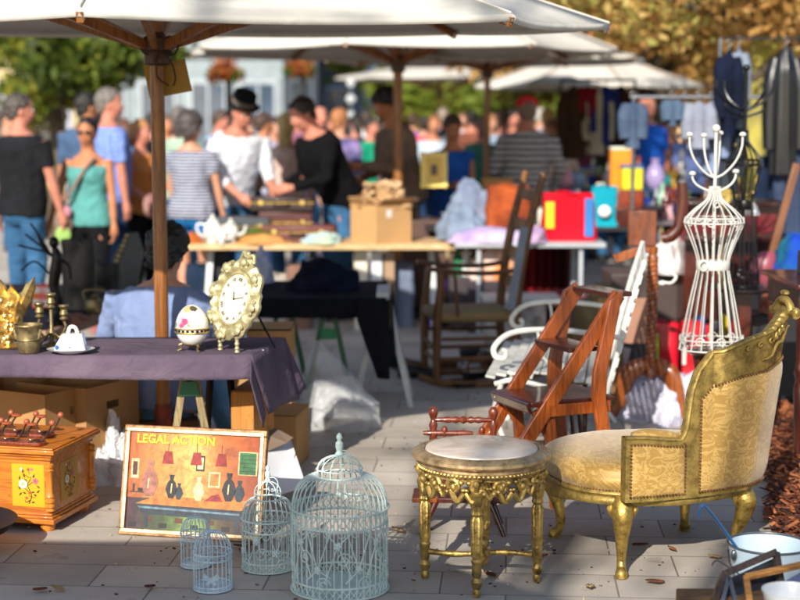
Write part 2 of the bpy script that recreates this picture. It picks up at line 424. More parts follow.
umbrella(wx(440, 30, 2), 30, 2.0, 2.35, 2.75, 8, R(5), 'small distant white parasol above the woman in the blue top', hub=2.1)
# parasol beside the photographer whose shade falls across the front of the paving
sx, sy = -2.1, .24
umbrella(sx, sy, 2.6, 2.0, 2.8, 8, R(22.5), 'white market parasol beside the photographer, left of the view', hub=1.96)
# rope and tan card tied to the first pole
x, y, z = P(160, 50, 7.06)
t = thing('tied_card', 'tan card tied with brown cord to the nearest parasol pole', 'card', (x, y, z))
m = MB()
p1 = [P(143,65,7.16), P(185,59,7.13), P(192,91,7.13), P(150,99,7.16)]
m.add([(a_[0]-x, a_[1]-y, a_[2]-z) for a_ in p1], [(0,1,2,3)]); m.build('card_sheet', plain('#b08a3e', .8, var=.12), t, smooth=0, solid=.004)
m = MB()
for k in range(7): m.tube([(.044*cos(a_), .06-.02+.044*sin(a_), -.02+.011*k+.004*sin(a_*2)) for a_ in [2*PI*i/18 for i in range(18)]], .006, 6, closed=True)
for s_, L in ((-1,.05),(1,.06)):
    m.tube(spline([(0,-.01,.03),(s_*.05,-.02,.06),(s_*.085,-.02,.02),(s_*.06,-.01,-.02),(0,-.01,.0)], 5), .005, 6)
    m.tube(spline([(0,-.01,0),(s_*.03+.02,-.03,-.05),(s_*.04+.03,-.02,-.12),(s_*.01+.05,-.02,-.16)], 5), .004, 6)
m.build('cord', plain('#3c2415', .7), t)

# ================================================================= purple clothed table
TZ = wz(357, 6.35)
yF, yB = 6.35, wy(337.5, TZ)
xR0, xR1 = wx(250, yF, TZ), wx(285, yB, TZ); xL = -3.1
t = thing('trestle_table', 'front trestle table under the purple cloth', 'table', (0,0,0))
m = MB(); m.box(((xL+xR0)/2+.0, (yF+yB)/2+.01, TZ-.025), (xR0-xL-.06, yB-yF-.03, .02)); m.build('tabletop', PLANK, t)
legm = wood('#9c8a62', '#6b5b3e', 1, 2, .6, 0); GREENP = plain('#1f6b45', .5)
for px in (190,):
    cx = wx(px, 6.5, .3)
    for s_ in (-1,1):
        m = MB(); m.bar((cx+s_*.015, 6.52, TZ-.05), (cx+s_*.115, 6.52+.02, 0), .03, .02, (0,1,0)); m.build('leg', legm, t)
    m = MB(); m.prism([(cx-.045,TZ-.19),(cx+.045,TZ-.19),(cx+.03,TZ-.13),(cx-.03,TZ-.13)], .05, 'xz', 6.50); m.build('bracket', GREENP, t)
for (pa, pb) in ((212,203),(228,243)):
    m = MB(); m.bar((wx(pa,6.62,.5), 6.62, TZ-.04), (wx(pb,6.68,.1), 6.68, 0), .022, .022); m.build('leg', DARKMETAL, t)
for cx in (-2.6,):
    for s_ in (-1,1):
        m = MB(); m.bar((cx+s_*.015, 6.52, TZ-.05), (cx+s_*.115, 6.54, 0), .03, .02, (0,1,0)); m.build('leg', legm, t)
# cloth
m = MB()
def sagz(x, y): return TZ+.002*noise.noise((x*4, y*7, 0))
def drop_f(u, v):   # front drop
    x = xL+(xR0-xL)*u; zz = TZ-.005-.085*v-.006*sin(x*5)*v; return (x, yF-.012*v-.006*sin(x*9+1)*v, zz)
m.grid(lambda u, v: (xL+((xR0+(xR1-xR0)*v)-xL)*u, yF+(yB-yF)*v, sagz(xL+(xR0-xL)*u, yF+(yB-yF)*v)), 60, 8)
m.grid(lambda u, v: (drop_f(u, 1-v)[0], drop_f(u, 1-v)[1], drop_f(u, 1-v)[2]+(.005 if v == 1 else 0)), 90, 5)
m.grid(lambda u, v: (xL+(xR1-xL)*u, yB+.01*v, TZ-.1*v), 40, 2)
# end face hanging + corner flaps
def Pt(px, py, yy): return Vector(P(px, py, yy))
eA = Vector((xR0, yF, TZ)); eB = Vector((xR1, yB, TZ)); eC = Pt(297, 399, yB+.0); eC.x += 0; eD = Pt(266, 414, yF+.16)
def endf(u, v):
    top = eA.lerp(eB, u); bot = eD.lerp(eC, u); w = top.lerp(bot, v); w.x += .012*sin(u*7+1)*v; return w
m.grid(endf, 10, 8)
fF = Pt(263, 428, yF+.05); fG = Vector(drop_f(1, 1))
m.grid(lambda u, v: (fG.lerp(fF, v)).lerp(eA.lerp(eD, v), u)+Vector((0,0,0)), 5, 8)
eE = Pt(306, 387, yB+.06)
m.grid(lambda u, v: (eB.lerp(eC, v)).lerp(eB.lerp(eE, v), u), 4, 8)
o = m.build('tablecloth', PURPLE_CLOTH, None, smooth=50, solid=.003)
tag(o, 'faded purple cloth draped over the front trestle table', 'tablecloth')

# ================================================================= things on the purple table
# gold leaf ornament
x, y, z = wx(8, 6.6, TZ), 6.6, TZ+.004
t = thing('leaf_ornament', 'gilded leaf ornament at the left end of the purple table', 'ornament', (x, y, z))
m = MB(); m.lathe([(.07,0),(.075,.008),(.04,.02),(.012,.03),(.01,.12),(.001,.13)], 16); m.build('base', GOLD, t)
GLEAF = gold((.88,.62,.22), (.45,.28,.06), .3, .8)
def leafmesh(m, base, tip, w, curl=.03):
    base = Vector(base); tip = Vector(tip); d = tip-base; side = d.cross(Vector((0,-1,.2))).normalized()
    def fn(u, v):
        c = base.lerp(tip, v); ww = w*math.sin(PI*min(1, v*1.0+.04))**.7*(1+.15*sin(v*26)); q = c+side*((u-.5)*2*ww); q.y += curl*abs(u-.5)*2+curl*sin(v*3)-.02; return q
    m.grid(fn, 6, 14)
for i, (tx, tz, ww, bz) in enumerate([(.115,.30,.032,.06),(.015,.27,.04,.04),(-.05,.31,.035,.05),(.05,.20,.03,.02),(-.10,.2,.035,.03),(.0,.16,.035,.0),(.06,.14,.03,.0),(-.04,.12,.04,.0)]):
    m = MB(); leafmesh(m, (0,-.01*i+.03,bz+.02), (tx,-.008*i+.03,tz), ww); m.build('leaf', GLEAF, t, solid=.003)
m = MB()
for i in range(40): m.ball((rg.uniform(-.06,.03), rg.uniform(-.06,0), rg.uniform(.02,.24)), rg.uniform(.007,.013), 6)
m.build('berries', GLEAF, t)
# mortar
x = wx(29, 6.45, TZ); t = thing('mortar', 'dull brass mortar beside the gilded leaf ornament', 'mortar', (x, 6.45, TZ+.004))
m = MB(); m.lathe([(.042,0),(.045,.006),(.045,.016),(.048,.022),(.047,.05),(.052,.055),(.050,.062),(.052,.10),(.062,.115),(.060,.12),(.054,.118),(.045,.06),(.001,.03)], 24); m.build('bowl', BRASS, t)
m = MB()
for s_ in (-1,1): m.bar((s_*.055-.01*s_,-.02,.06),(s_*.055,-.02,.1),.01,.01)
m.build('lugs', BRASS, t)
# candelabra
x = wx(52, 6.62, TZ); t = thing('candelabra', 'tarnished brass three cup candelabra behind the mortar', 'candelabra', (x, 6.62, TZ+.004))
m = MB(); m.lathe([(.04,0),(.035,.01),(.012,.02),(.009,.05),(.016,.06),(.008,.08),(.008,.17)], 16); m.build('stem', BRASS, t)
for cx, cz in ((-.05,.14),(0,.18),(.055,.13)):
    m = MB(); m.lathe([(.008,cz-.02),(.02,cz-.01),(.012,cz),(.02,cz+.01),(.014,cz+.03),(.024,cz+.045),(.022,cz+.05)], 14, (cx,0,0)); m.build('cup', BRASS, t)
    if cx:
        m = MB(); m.tube(spline([(0,0,.07),(cx*.6,0,.04),(cx*1.1,0,.08),(cx,0,cz-.02)], 6), .006, 8); m.build('arm', BRASS, t)
m = MB(); 
for s_ in (-1,1): m.tube(spline([(0,0,.06),(s_*.03,-.02,.035),(s_*.055,-.03,0)], 6), [.006,.008], 8)
m.build('foot', BRASS, t)
# butter dish
x, yy = wx(71, 6.43, TZ), 6.43
t = thing('cheese_dish', 'white wedge shaped cheese dish with blue pattern on its saucer', 'cheese dish', (x, yy, TZ+.004), R(4))
BLUEW = spots('#dfe2e0', [(-.05,-.042,.03,.010,'#3f6299'),(-.025,-.05,.035,.008,'#3f6299'),(0,-.05,.028,.011,'#4f72a8'),(.028,-.05,.035,.008,'#3f6299'),(.05,-.05,.03,.010,'#3f6299'),(-.02,-.02,.06,.010,'#4467a0'),(.03,-.02,.06,.012,'#4467a0'),(0,-.02,.075,.007,'#3f6299')])
m = MB(); m.lathe([(.001,0),(.05,0),(.06,.006),(.095,.016),(.1,.02),(.094,.02),(.05,.01),(.001,.01)], 28, sy=.75); m.build('saucer', BLUEW, t)
m = MB()
m.prism([(-.066,.014),(.066,.014),(.062,.03),(.052,.085),(-.03,.085),(-.06,.035)], .075, 'xz', -.04); m.build('lid', BLUEW, t, bevel=.006)
m = MB(); m.tube(spline([(-.01,-.003,.085),(.0,-.003,.11),(.02,-.003,.108),(.03,-.003,.085)], 6), .008, 8); m.build('handle', BLUEW, t)
# porcelain egg
x, yy = wx(192.5, 6.5, TZ), 6.5
t = thing('porcelain_egg', 'white porcelain egg painted with pink roses on brass feet', 'ornament egg', (x, yy, TZ+.004))
egg = []
for i in range(25):
    a_ = PI*i/24; r_ = .071*sin(a_)*(1+.10*cos(a_+.2)); egg.append((max(r_, .0008), .108-.088*cos(a_)*(1.0)))
EGG = spots('#e9e7e2', [(-.035,-.055,.125,.022,'#d98aa0'),(-.02,-.06,.13,.016,'#c4456b'),(-.05,-.045,.13,.013,'#e8b2bf'),(-.035,-.055,.112,.010,'#c4456b'),(-.06,-.03,.115,.010,'#8a9a60'),(-.005,-.065,.115,.008,'#8a9a60'),(.03,-.055,.11,.008,'#c9c48a'),(-.012,-.03,.178,.02,'#b9ab7a'),(.01,-.03,.182,.016,'#555040')])
m = MB(); m.lathe(egg, 36); m.build('egg_body', EGG, t)
m = MB(); m.lathe([(.0715,.078),(.0735,.080),(.0735,.083),(.072,.085)], 36); m.lathe([(.0715,.094),(.0735,.096),(.0735,.099),(.0715,.101)], 36); m.build('gold_rim', GOLD, t)
m = MB()
for k in range(22): a_ = 2*PI*k/22; m.box((.0722*cos(a_), .0722*sin(a_), .0895), (.0035,.011,.008), (0,0,a_))
m.build('black_band', BLACKMETAL, t)
m = MB()
for k in range(3):
    a_ = -PI/2+.6+2*PI*k/3; m.tube(spline([(.03*cos(a_),.03*sin(a_),.03),(.055*cos(a_),.055*sin(a_),.025),(.045*cos(a_),.045*sin(a_),.01),(.062*cos(a_),.062*sin(a_),.0)], 5), [.006,.004], 8)
m.lathe([(.03,.022),(.045,.03),(.04,.034)], 20); m.build('feet', BRASS, t)
# clock on easel
x, yy = wx(236, 6.52, TZ), 6.52
t = thing('table_clock', 'ornate pale gold oval clock standing on a small easel', 'clock', (x, yy, TZ+.004), R(-42), rot=(0, 0, R(-44)))
tilt = tm(.01, .0, .215, R(-14), R(13), 0)
m = MB(); m.M = tilt
n_ = 72
def rimr(a_): return 1+.045*cos(8*a_)+.02*cos(16*a_+1)+.02*sin(24*a_)
prof = [(.098,-.012),(.104,-.026),(.112,-.018),(.122,-.03),(.135,-.034),(.150,-.026),(.166,-.012),(.163,.004),(.12,.012)]
vs = []; fs = []
for i, (r_, d_) in enumerate(prof):
    for k in range(n_):
        a_ = 2*PI*k/n_; q = r_*(rimr(a_) if r_ > .13 else 1); dd = d_-(.006*cos(16*a_) if .12 < r_ < .16 else 0)
        vs.append((q*cos(a_)*.88, dd, q*sin(a_)*1.08))
for i in range(len(prof)-1):
    for k in range(n_): fs.append((i*n_+k, i*n_+(k+1) % n_, (i+1)*n_+(k+1) % n_, (i+1)*n_+k))
m.add(vs, fs)
for k in range(8):
    a_ = 2*PI*k/8; m.ball((.148*cos(a_)*.88, -.034, .148*sin(a_)*1.08), (.02,.01,.02), 8)
    for s_ in (-.16,.16): m.ball((.15*cos(a_+s_)*.88, -.03, .15*sin(a_+s_)*1.08), (.010,.008,.010), 6)
m.tube(spline([(-.04,-.01,.17),(-.03,-.015,.20),(0,-.02,.185),(.03,-.015,.20),(.04,-.01,.17)], 6), .009, 8); m.ball((0,-.02,.2), .012, 8)
m.build('clock_frame', GOLD_PALE, t)
m = MB(); m.M = tilt; m.tube([(0,-.012,0),(0,.02,0)], .1, 40, flat=(.88,1.08)); 
m2 = MB(); m2.M = tilt; m2.loft([((0,.0,0),(.086,0,0),(0,0,.106)),((0,.028,0),(.098,0,0),(0,0,.12))], 40); m2.build('clock_back', GOLD_PALE, t)
m = MB(); m.M = tilt; m.loft([((0,-.016,0),(.086,0,0),(0,0,.106)),((0,-.006,0),(.088,0,0),(0,0,.108))], 40); m.build('dial', plain('#e6dcc0', .4, var=.08), t)
m = MB()
for k, s_ in enumerate(['XII','I','II','III','IV','V','VI','VII','VIII','IX','X','XI']):
    a_ = PI/2-2*PI*k/12
    m.M = tilt; m.text(s_, .021, tilt@tm(.068*cos(a_), -.0175, .086*sin(a_), PI/2, 0, 0)@Matrix.Rotation(a_-PI/2, 4, 'Z') if False else tm(.068*cos(a_), -.0175, .086*sin(a_), PI/2, 0, 0)@Matrix.Rotation(a_-PI/2, 4, 'Z'), bold=.0004)
m.build('numerals', BLACKMETAL, t)
m = MB(); m.M = tilt
m.bar((0,-.0195,0),(.052,-.0195,.024),.003,.001,(0,1,0)); m.bar((0,-.021,0),(-.012,-.021,.03),.004,.001,(0,1,0)); m.ball((0,-.02,0),.005,8); m.build('hands', BLACKMETAL, t)
for s_ in (-1,1):
    m = MB(); m.lathe([(.012,0),(.008,.008),(.011,.016),(.007,.024),(.011,.036),(.007,.045),(.010,.058),(.013,.062),(.004,.075)], 12, (s_*.055,-.04,0)); m.build('easel_foot', GOLD_PALE, t)
m = MB(); m.tube([(.03,.02,.26),(.07,.16,0)], .005, 8); m.bar((-.055,-.035,.06),(.055,-.035,.06),.01,.012); m.tube([(-.05,-.03,.06),(-.02,.03,.36)], .005, 8); m.tube([(.05,-.03,.06),(.02,.03,.36)], .005, 8)
m.build('easel_strut', BLACKMETAL, t)
m = MB(); q = P(263,343,6.5); m.ball((q[0],6.5,TZ+.006),(.004,.004,.003),8); tag(m.build('white_button', WHITE_WIRE), 'tiny white button lying on the purple cloth near the clock', 'button')

# ================================================================= boxes under the table
def carton(x, y, z, w, d, h, rz, label, mat=CARD, handle=True, open_=True, flaps=0, group=None, tex=None):
    t = thing('cardboard_box', label, 'box', (x, y, z), rz, group)
    m = MB(); th = .006
    def wallp(x0, y0, x1, y1, hole):
        a_ = Vector((x0,y0,0)); b2 = Vector((x1,y1,0)); L = (b2-a_).length; d_ = (b2-a_).normalized(); nrm = Vector((-d_.y, d_.x, 0))*th
        def q(u, zz): p = a_+d_*u; return (p.x, p.y, zz)
        if not hole:
            vs = [q(0,0), q(L,0), q(L,h), q(0,h)]; fs = [(0,1,2,3)]
        else:
            u0, u1, z0, z1 = L/2-.045, L/2+.045, h*.74, h*.74+.035
            us = [0,u0,u1,L]; zs = [0,z0,z1,h]; vs = [q(u,zz) for zz in zs for u in us]
            fs = [(j*4+i, j*4+i+1, j*4+i+5, j*4+i+4) for j in range(3) for i in range(3) if not (i == 1 and j == 1)]
        n0 = len(vs); vs2 = vs+[tuple(Vector(v)+nrm) for v in vs]
        fs2 = fs+[tuple(reversed([i+n0 for i in f])) for f in fs]
        # rims
        m.add(vs2, fs2)
    W2, D2 = w/2, d/2
    wallp(-W2,-D2,W2,-D2,False); wallp(W2,-D2,W2,D2,handle); wallp(W2,D2,-W2,D2,False); wallp(-W2,D2,-W2,-D2,handle)
    m.box((0,0,.004),(w,d,.006)); 
    if not open_: m.box((0,0,h-.004),(w,d,.008))
    m.build('carton', mat, t, smooth=0)
    if flaps:
        for s_ in (-1,1):
            m = MB(); m.bar((s_*W2,0,h),(s_*(W2+flaps*.8),0,h+flaps*.35),d*.98,.005,(0,0,1)); m.build('flap', mat, t, smooth=0)
    return t
q = G(30, 462); carton(-2.28+.56, 7.0, 0, .62, .42, .44, R(-28), 'brown cardboard box with hand hole at the far left under the purple table')
carton(wx(80,7.1,.2), 7.08, 0, .40, .38, .44, R(-28), 'brown cardboard box with hand hole, second from the left under the table')
carton(wx(136,7.25,.2), 7.4, 0, .22, .3, .36, R(5), 'tall shaded cardboard box beside the seated man', handle=False)
carton(wx(252,6.72,.2), 6.78, 0, .10, .34, .47, R(-10), 'narrow sunlit wooden crate end under the corner of the purple cloth', wood('#c98a42','#a86a28',1,2,.6,0), handle=False, open_=False)
carton(wx(281,7.35,.1), 7.3, 0, .22, .3, .26, R(-8), 'sunlit cardboard box behind the hanging corner of the purple cloth', handle=False, open_=False)
carton(wx(262,8.0,.3), 7.9, 0, .34, .3, .58, R(0), 'tall cardboard box behind the table clock', handle=False, open_=False)
# green bag & white plastic under the table
def heap(name, label, cat, c, sz, mat, seed=0, amp=.35, fr=3.0, n=28, lab=True, parent=None, flat=.0):
    m = MB(); sv = Vector((seed*7.3, seed*3.1, seed))
    def fn(u, v):
        a_ = 2*PI*u; ph = PI*.5*v
        d = Vector((cos(a_)*cos(ph), sin(a_)*cos(ph), sin(ph)))
        nn = noise.noise(d*fr*.6+sv)+.5*noise.noise(d*fr*1.7+sv)+.25*noise.noise(d*fr*4+sv)
        r_ = 1+amp*nn; q = d*r_; return (q.x*sz[0]/2, q.y*sz[1]/2, max(q.z, 0)*sz[2])
    m.grid(fn, n, n//2)
    m.add([fn(i/n, 0) for i in range(n)], [tuple(reversed(range(n)))])
    o = m.build(name, mat, parent, smooth=50, loc=c)
    if lab: tag(o, label, cat)
    return o
def plastic(tint=(.9,.92,.95), al=.45):
    t = NT('plastic film'); t.bs.inputs['Base Color'].default_value = C(tint); t.bump(t.noise(7, 5, dist=2.5), 1.0, .04)
    t.done(.25, spec=.8); f = t.ramp(t.noise(5, 4, dist=1.5), [(.3,(al*.75,)*3), (.7,(min(1,al*1.15),)*3)]); t.ln(f, t.bs.inputs['Alpha']); return t.m
FILM = plastic()
q = G(112, 462); heap('plastic_bag', 'green plastic bag on the ground beside the painted chest', 'bag', (q[0]+.03, q[1]-.05, 0), (.34,.3,.13), fabric('#0f8a57', '#0a6a40', .7), 5, .5)
heap('plastic_bag', 'crumpled white plastic bag between the cardboard boxes', 'bag', (wx(113,6.9,.1), 6.92, 0), (.26,.24,.27), plastic((.9,.92,.96),.8), 6, .6)
heap('plastic_bag', 'white crumpled plastic at the feet of the seated man', 'bag', (wx(150,7.0,.05), 6.98, 0), (.55,.25,.12), plastic((.9,.92,.96),.8), 7, .6)
q = G(338, 430)
o = heap('plastic_bag', 'big clear plastic bag slumped on the sunny paving', 'bag', (q[0], q[1]+.12, 0), (.44,.40,.25), plastic((.88,.9,.92),.45), 8, .16, 2.2, 60)
m = MB(); b0 = Vector((q[0], q[1]+.12, 0))
def cone(u, v):
    a_ = 2*PI*u; r_ = .205*(1-v)**1.0+.012; w_ = 1+.35*noise.noise((cos(a_)*3, sin(a_)*3, v*4)); return (r_*cos(a_)*w_-.02-.09*v, r_*sin(a_)*w_, .13+.33*v)
m.grid(cone, 30, 12); p = m.build('bag_neck', plastic((.85,.88,.9),.26), o, smooth=50)
# white board + torn card next to the picture
t = thing('white_board', 'white board leaning against torn cardboard behind the birdcages', 'board')
m = MB(); pp = [P(262,452,6.75), P(291,441,6.95), P(306,486,6.5), P(272,497,6.42)]
m.add([Vector(a_) for a_ in pp], [(3,2,1,0)]); m.build('board_sheet', plain('#e4e6ea', .6, var=.06), t, smooth=0, solid=.006)
t = thing('torn_card', 'torn grey cardboard flap lying against the white board', 'cardboard')
m = MB(); pp = [P(263,434,6.8), P(275,428,6.9), P(293,438,6.85), P(287,443,6.8), P(266,452,6.75)]
m.add([Vector(a_) for a_ in pp], [(4,3,2,1,0)]); m.build('card_sheet', plain('#7d6a5a', .9), t, smooth=0, solid=.005)
# ================================================================= painted pine chest
A_ = Vector(G(54, 534)); B2 = Vector(G(102, 506)); dv = (B2-A_); ang = math.atan2(dv.y, dv.x)-PI/2     # side runs along local +y
CH_H = .345; CW, CD = .62, max(.34, min(.42, dv.length))
t = thing('blanket_chest', 'painted pine chest with flower panels at the left of the paving', 'chest', (A_.x, A_.y, 0), ang)
# local: x from -CW..0, y 0..CD
def obx(x0, x1, y0, y1, z0, z1, m): m.box(((x0+x1)/2, (y0+y1)/2, (z0+z1)/2), (x1-x0, y1-y0, z1-z0))
m = MB(); obx(-CW+.02, -.02, .02, CD-.02, .05, CH_H-.03, m); m.build('chest_body', PINE, t)
m = MB()
for z0, z1, e in ((.035,.055,.0),(.055,.066,-.008),(.066,.076,-.015)): obx(-CW+(-e), e, -e, CD+e, z0, z1, m)
m.build('plinth', PINE, t, bevel=.003)
m = MB()
for z0, z1, e in ((CH_H-.055,CH_H-.04,-.012),(CH_H-.04,CH_H-.026,-.004),(CH_H-.026,CH_H-.008,.012),(CH_H-.008,CH_H,.006)): obx(-CW-e, e, -e, CD+e, z0, z1, m)
m.build('lid', PINE, t, bevel=.003)
col = [(.013,.085),(.019,.09),(.013,.098),(.02,.105),(.02,.112),(.013,.118),(.02,.124),(.02,.133),(.013,.139),(.019,.145),(.016,.152),(.013,.16),(.013,.245),(.019,.252),(.013,.258),(.019,.265),(.019,.275),(.012,.28)]
for cx, cy in ((-.022,.018),(-CW+.022,.018),(-.018,CD-.022)):
    m = MB(); m.lathe(col, 14, (cx, cy, 0)); m.build('turned_column', PINEV, t)
for cx, cy in ((-.05,.05),(-CW+.05,.05),(-.05,CD-.05),(-CW+.05,CD-.05)):
    m = MB(); m.lathe([(.026,0),(.03,.01),(.03,.03),(.022,.038)], 14, (cx, cy, 0)); m.build('bun_foot', PINEV, t)
YEL = plain('#e0a21c', .45, var=.12, scale=8); YEL2 = plain('#b98420', .45, var=.2, scale=8)
def flowers(pm):
    """pm maps panel coords (u right, v up) to a local matrix; returns meshes of flowers"""
    mf = MB(); mf.M = pm
    def disk(u, v, r_, mi, n=9, dz=0): mf.add([(u+r_*cos(2*PI*k/n)*(1+.12*(k % 2)), v+r_*sin(2*PI*k/n)*(1+.12*(k % 2)), .0012+dz) for k in range(n)], [tuple(range(n))], mi)
    def stroke(pts, w_, mi):
        pts = spline([(a_, b_2, 0) for a_, b_2 in pts], 6)
        for i in range(len(pts)-1):
            d_ = (pts[i+1]-pts[i]); nn = Vector((-d_.y, d_.x, 0)).normalized()*w_/2*(1-.5*i/len(pts))
            mf.add([pts[i]-nn+Vector((0,0,.001)), pts[i+1]-nn+Vector((0,0,.001)), pts[i+1]+nn+Vector((0,0,.001)), pts[i]+nn+Vector((0,0,.001))], [(0,1,2,3)], mi)
    def leaf(u, v, a_, L): mf.add([(u+L*s_*cos(a_)-w_*sin(a_), v+L*s_*sin(a_)+w_*cos(a_), .0015) for s_, w_ in ((0,0),(.4,-L*.2),(1,0),(.4,L*.2))], [(0,1,2,3)], 2)
    stroke([(0,-.075),(.012,-.04),(-.004,0),(.01,.03),(0,.06)], .004, 2); stroke([(.005,-.03),(-.02,-.01),(-.028,.0)], .0035, 2); stroke([(.0,0),(.02,.015),(.03,.02)], .003, 2)
    stroke([(.005,-.06),(-.012,-.07),(-.018,-.06)], .004, 2); stroke([(0,-.04),(.02,-.05),(.03,-.04)], .003, 2); stroke([(.004,.03),(-.02,.045),(-.03,.06)], .003, 2)
    for k in range(7): a_ = 2*PI*k/7; disk(-.024+.012*cos(a_), .004+.012*sin(a_), .007, 0, dz=.0003)
    disk(-.024,.004,.007,3,dz=.0008)
    for k in range(5): a_ = 2*PI*k/5; disk(.03+.007*cos(a_), .018+.007*sin(a_), .006, 1, dz=.0003)
    disk(.03,.018,.004,4,dz=.0008)
    for u, v, mi in ((0,.064,4),(-.03,.064,0),(.012,.042,3),(.004,-.03,4),(-.01,-.052,4),(.015,.065,1)): disk(u, v, .006, mi)
    for u, v, a_ in ((-.035,-.02,2.2),(-.03,-.03,4),(.01,-.03,.3),(.02,-.035,-.4),(.035,-.03,.8),(-.01,-.035,2.8),(.02,.03,1.2),(-.015,.03,2),(.01,-.07,.2),(-.02,.05,1.9),(-.04,.02,1.4),(.035,.0,-.6),(-.005,.015,2.5)): leaf(u, v, a_, .019)
    return mf
FLM = [plain('#e9e4d4', .6), plain('#cf6f86', .6), plain('#2c3a16', .6), plain('#e0b060', .6), plain('#c24a28', .6)]
m = MB(); obx(-.185,-.045,.0185,.022,.10,.272, m); p = m.build('flower_panel', YEL, t, smooth=0)
flowers(tm(-.113, .0183, .187, PI/2, 0, 0)).build('painted_flowers', FLM, p, smooth=0)
m = MB(); obx(-.022,-.0185,.11,.27,.10,.262, m); p = m.build('flower_panel', YEL2, t, smooth=0)
flowers(tm(-.0183, .19, .18, PI/2, 0, PI/2)).build('painted_flowers', FLM, p, smooth=0)
# hook racks lying on the chest
hk = thing('hook_rack', 'reddish wooden hook rack lying along the front of the painted chest', 'hook rack', (A_.x, A_.y, CH_H+.001), ang, 'hook racks on the chest')
HK = plain('#5f4a42', .3, .7); KNOB = plain('#b05a3c', .25, coat=.5)
m = MB(); m.prism([(-.62,.012),(-.08,.012),(-.06,.02),(-.05,.045),(-.06,.075),(-.08,.082),(-.62,.082)], .014, 'xy', 0); m.build('board', REDWOOD, hk, bevel=.003)
for k, hx in enumerate((-.09,-.20,-.31,-.42)):
    m = MB(); m.tube(spline([(hx-.0,.047,.014),(hx+.03,.047,.02),(hx+.052,.047,.05),(hx+.07,.047,.085)], 7), .004, 8); m.tube(spline([(hx-.0,.047,.014),(hx-.028,.047,.022),(hx-.034,.047,.05),(hx-.016,.047,.078)], 7), .004, 8)
    m.lathe([(.022,.014),(.022,.018),(.012,.022)], 14, (hx,.047,0)); o = m.build('hook', HK, hk)
    m = MB(); m.ball((hx+.072,.047,.092), .0125, 12); m.build('knob', KNOB, o)
    m = MB(); m.ball((hx-.014,.047,.082), (.022,.02,.007), 12); m.build('knob', KNOB, o)
h2 = dup(hk, Vector((A_.x, A_.y, CH_H+.001))+Matrix.Rotation(ang, 3, 'Z')@Vector((-.04,.16,0)), ang, 'reddish wooden hook rack lying behind the first rack on the painted chest')
# dark tray edge in front of the chest
t = thing('low_tray', 'dark low tray edge at the left side of the paving', 'tray', (wx(-40, 5.9, .1), 5.75, 0), R(3))
m = MB(); m.lathe([(.001,.09),(.19,.09),(.22,.10),(.25,.125),(.255,.125),(.225,.09),(.17,.07),(.05,.06)], 40); m.build('tray_bowl', plain('#10121a', .6), t)
m = MB(); m.lathe([(.12,0),(.12,.01),(.03,.02),(.03,.07)], 24); m.build('tray_foot', plain('#10121a', .6), t)

# ================================================================= framed picture
BL = Vector(G(119, 534)); BR = Vector(G(262, 543)); w = (BR-BL).length; ang = math.atan2(BR.y-BL.y, BR.x-BL.x)
t = thing('framed_picture', 'framed picture lettered LEGAL ACTION leaning against the table', 'picture', tuple(BL), 0, rot=(R(-13), 0, ang))
h_ = .435; fw = .026
m = MB(); 
for a_, b2, c3, d3 in ((0,w,0,fw),(0,w,h_-fw,h_),(0,fw,fw,h_-fw),(w-fw,w,fw,h_-fw)): m.box(((a_+b2)/2, 0, (c3+d3)/2), (b2-a_, .028, d3-c3))
m.build('frame', gold((.42,.22,.10), (.15,.07,.03), .35, .6), t, bevel=.004)
m = MB(); e = fw*.42
for a_, b2, c3, d3 in ((e,w-e,e,fw),(e,w-e,h_-fw,h_-e),(e,fw,fw,h_-fw),(w-fw,w-e,fw,h_-fw)): m.box(((a_+b2)/2, -.0155, (c3+d3)/2), (b2-a_, .006, d3-c3))
m.build('frame_slip', gold((.86,.66,.40), (.6,.4,.2), .3, .7), t, bevel=.002)
def canvasart():
    tt = NT('painted interior'); x, y_, z = tt.sep()
    wall = tt.ramp(tt.math('MULTIPLY', x, 1/w), [(.05,'#b05c28'),(.28,'#c98840'),(.5,'#e0b060'),(.68,'#cc7434'),(.95,'#9a4628')])
    low = tt.ramp(tt.math('MULTIPLY', x, 1/w), [(.05,'#4a2430'),(.3,'#3a4a2a'),(.5,'#7fa050'),(.7,'#50402a'),(.95,'#382028')])
    c = tt.mix(tt.math('LESS_THAN', tt.math('ADD', z, tt.math('MULTIPLY', tt.noise(6,3), .03)), .165), wall, low)
    c = tt.mix(.35, c, tt.ramp(tt.noise(26, 6, rough=.7), [(.35,'#8a4020'),(.6,'#ffffff')]), 'MULTIPLY'); c = tt.mix(.4, c, tt.ramp(tt.noise(9, 8, rough=.7, dist=2), [(.4,'#6a3a28'),(.5,'#ffffff')]), 'MULTIPLY'); tt.col(c); return tt.done(.25, coat=.6)
m = MB(); m.box((w/2, -.004, h_/2), (w-2*fw, .006, h_-2*fw)); m.build('picture_sheet', canvasart(), t, smooth=0)
pic = MB(); Y0 = -.0075
def pr(x0, x1, z0, z1, mi, lay=0): pic.box(((x0+x1)/2, Y0-.0006*lay, (z0+z1)/2), (x1-x0, .0008, z1-z0), m=mi)
def pg(pts, mi, lay=1): pic.prism(pts, .0006, 'xz', Y0-.0006*lay-.0003, mi)
q = lambda u: fw+(w-2*fw)*u
zz = lambda v: fw+(h_-2*fw)*v
pms = [plain(c, .3, var=.6, scale=45, bump=0, coat=.5) for c in ('#26303c','#9a2018','#2f7a3a','#e8d098','#5a2a18','#c8782c','#1c1414','#a86a58','#6c8698')]
pr(q(.84), q(.985), zz(.60), zz(.84), 3); pr(q(.85), q(.975), zz(.61), zz(.83), 2, 1)
for k in range(5): pr(q(.85), q(.975), zz(.64+.04*k), zz(.645+.04*k), 6, 2)
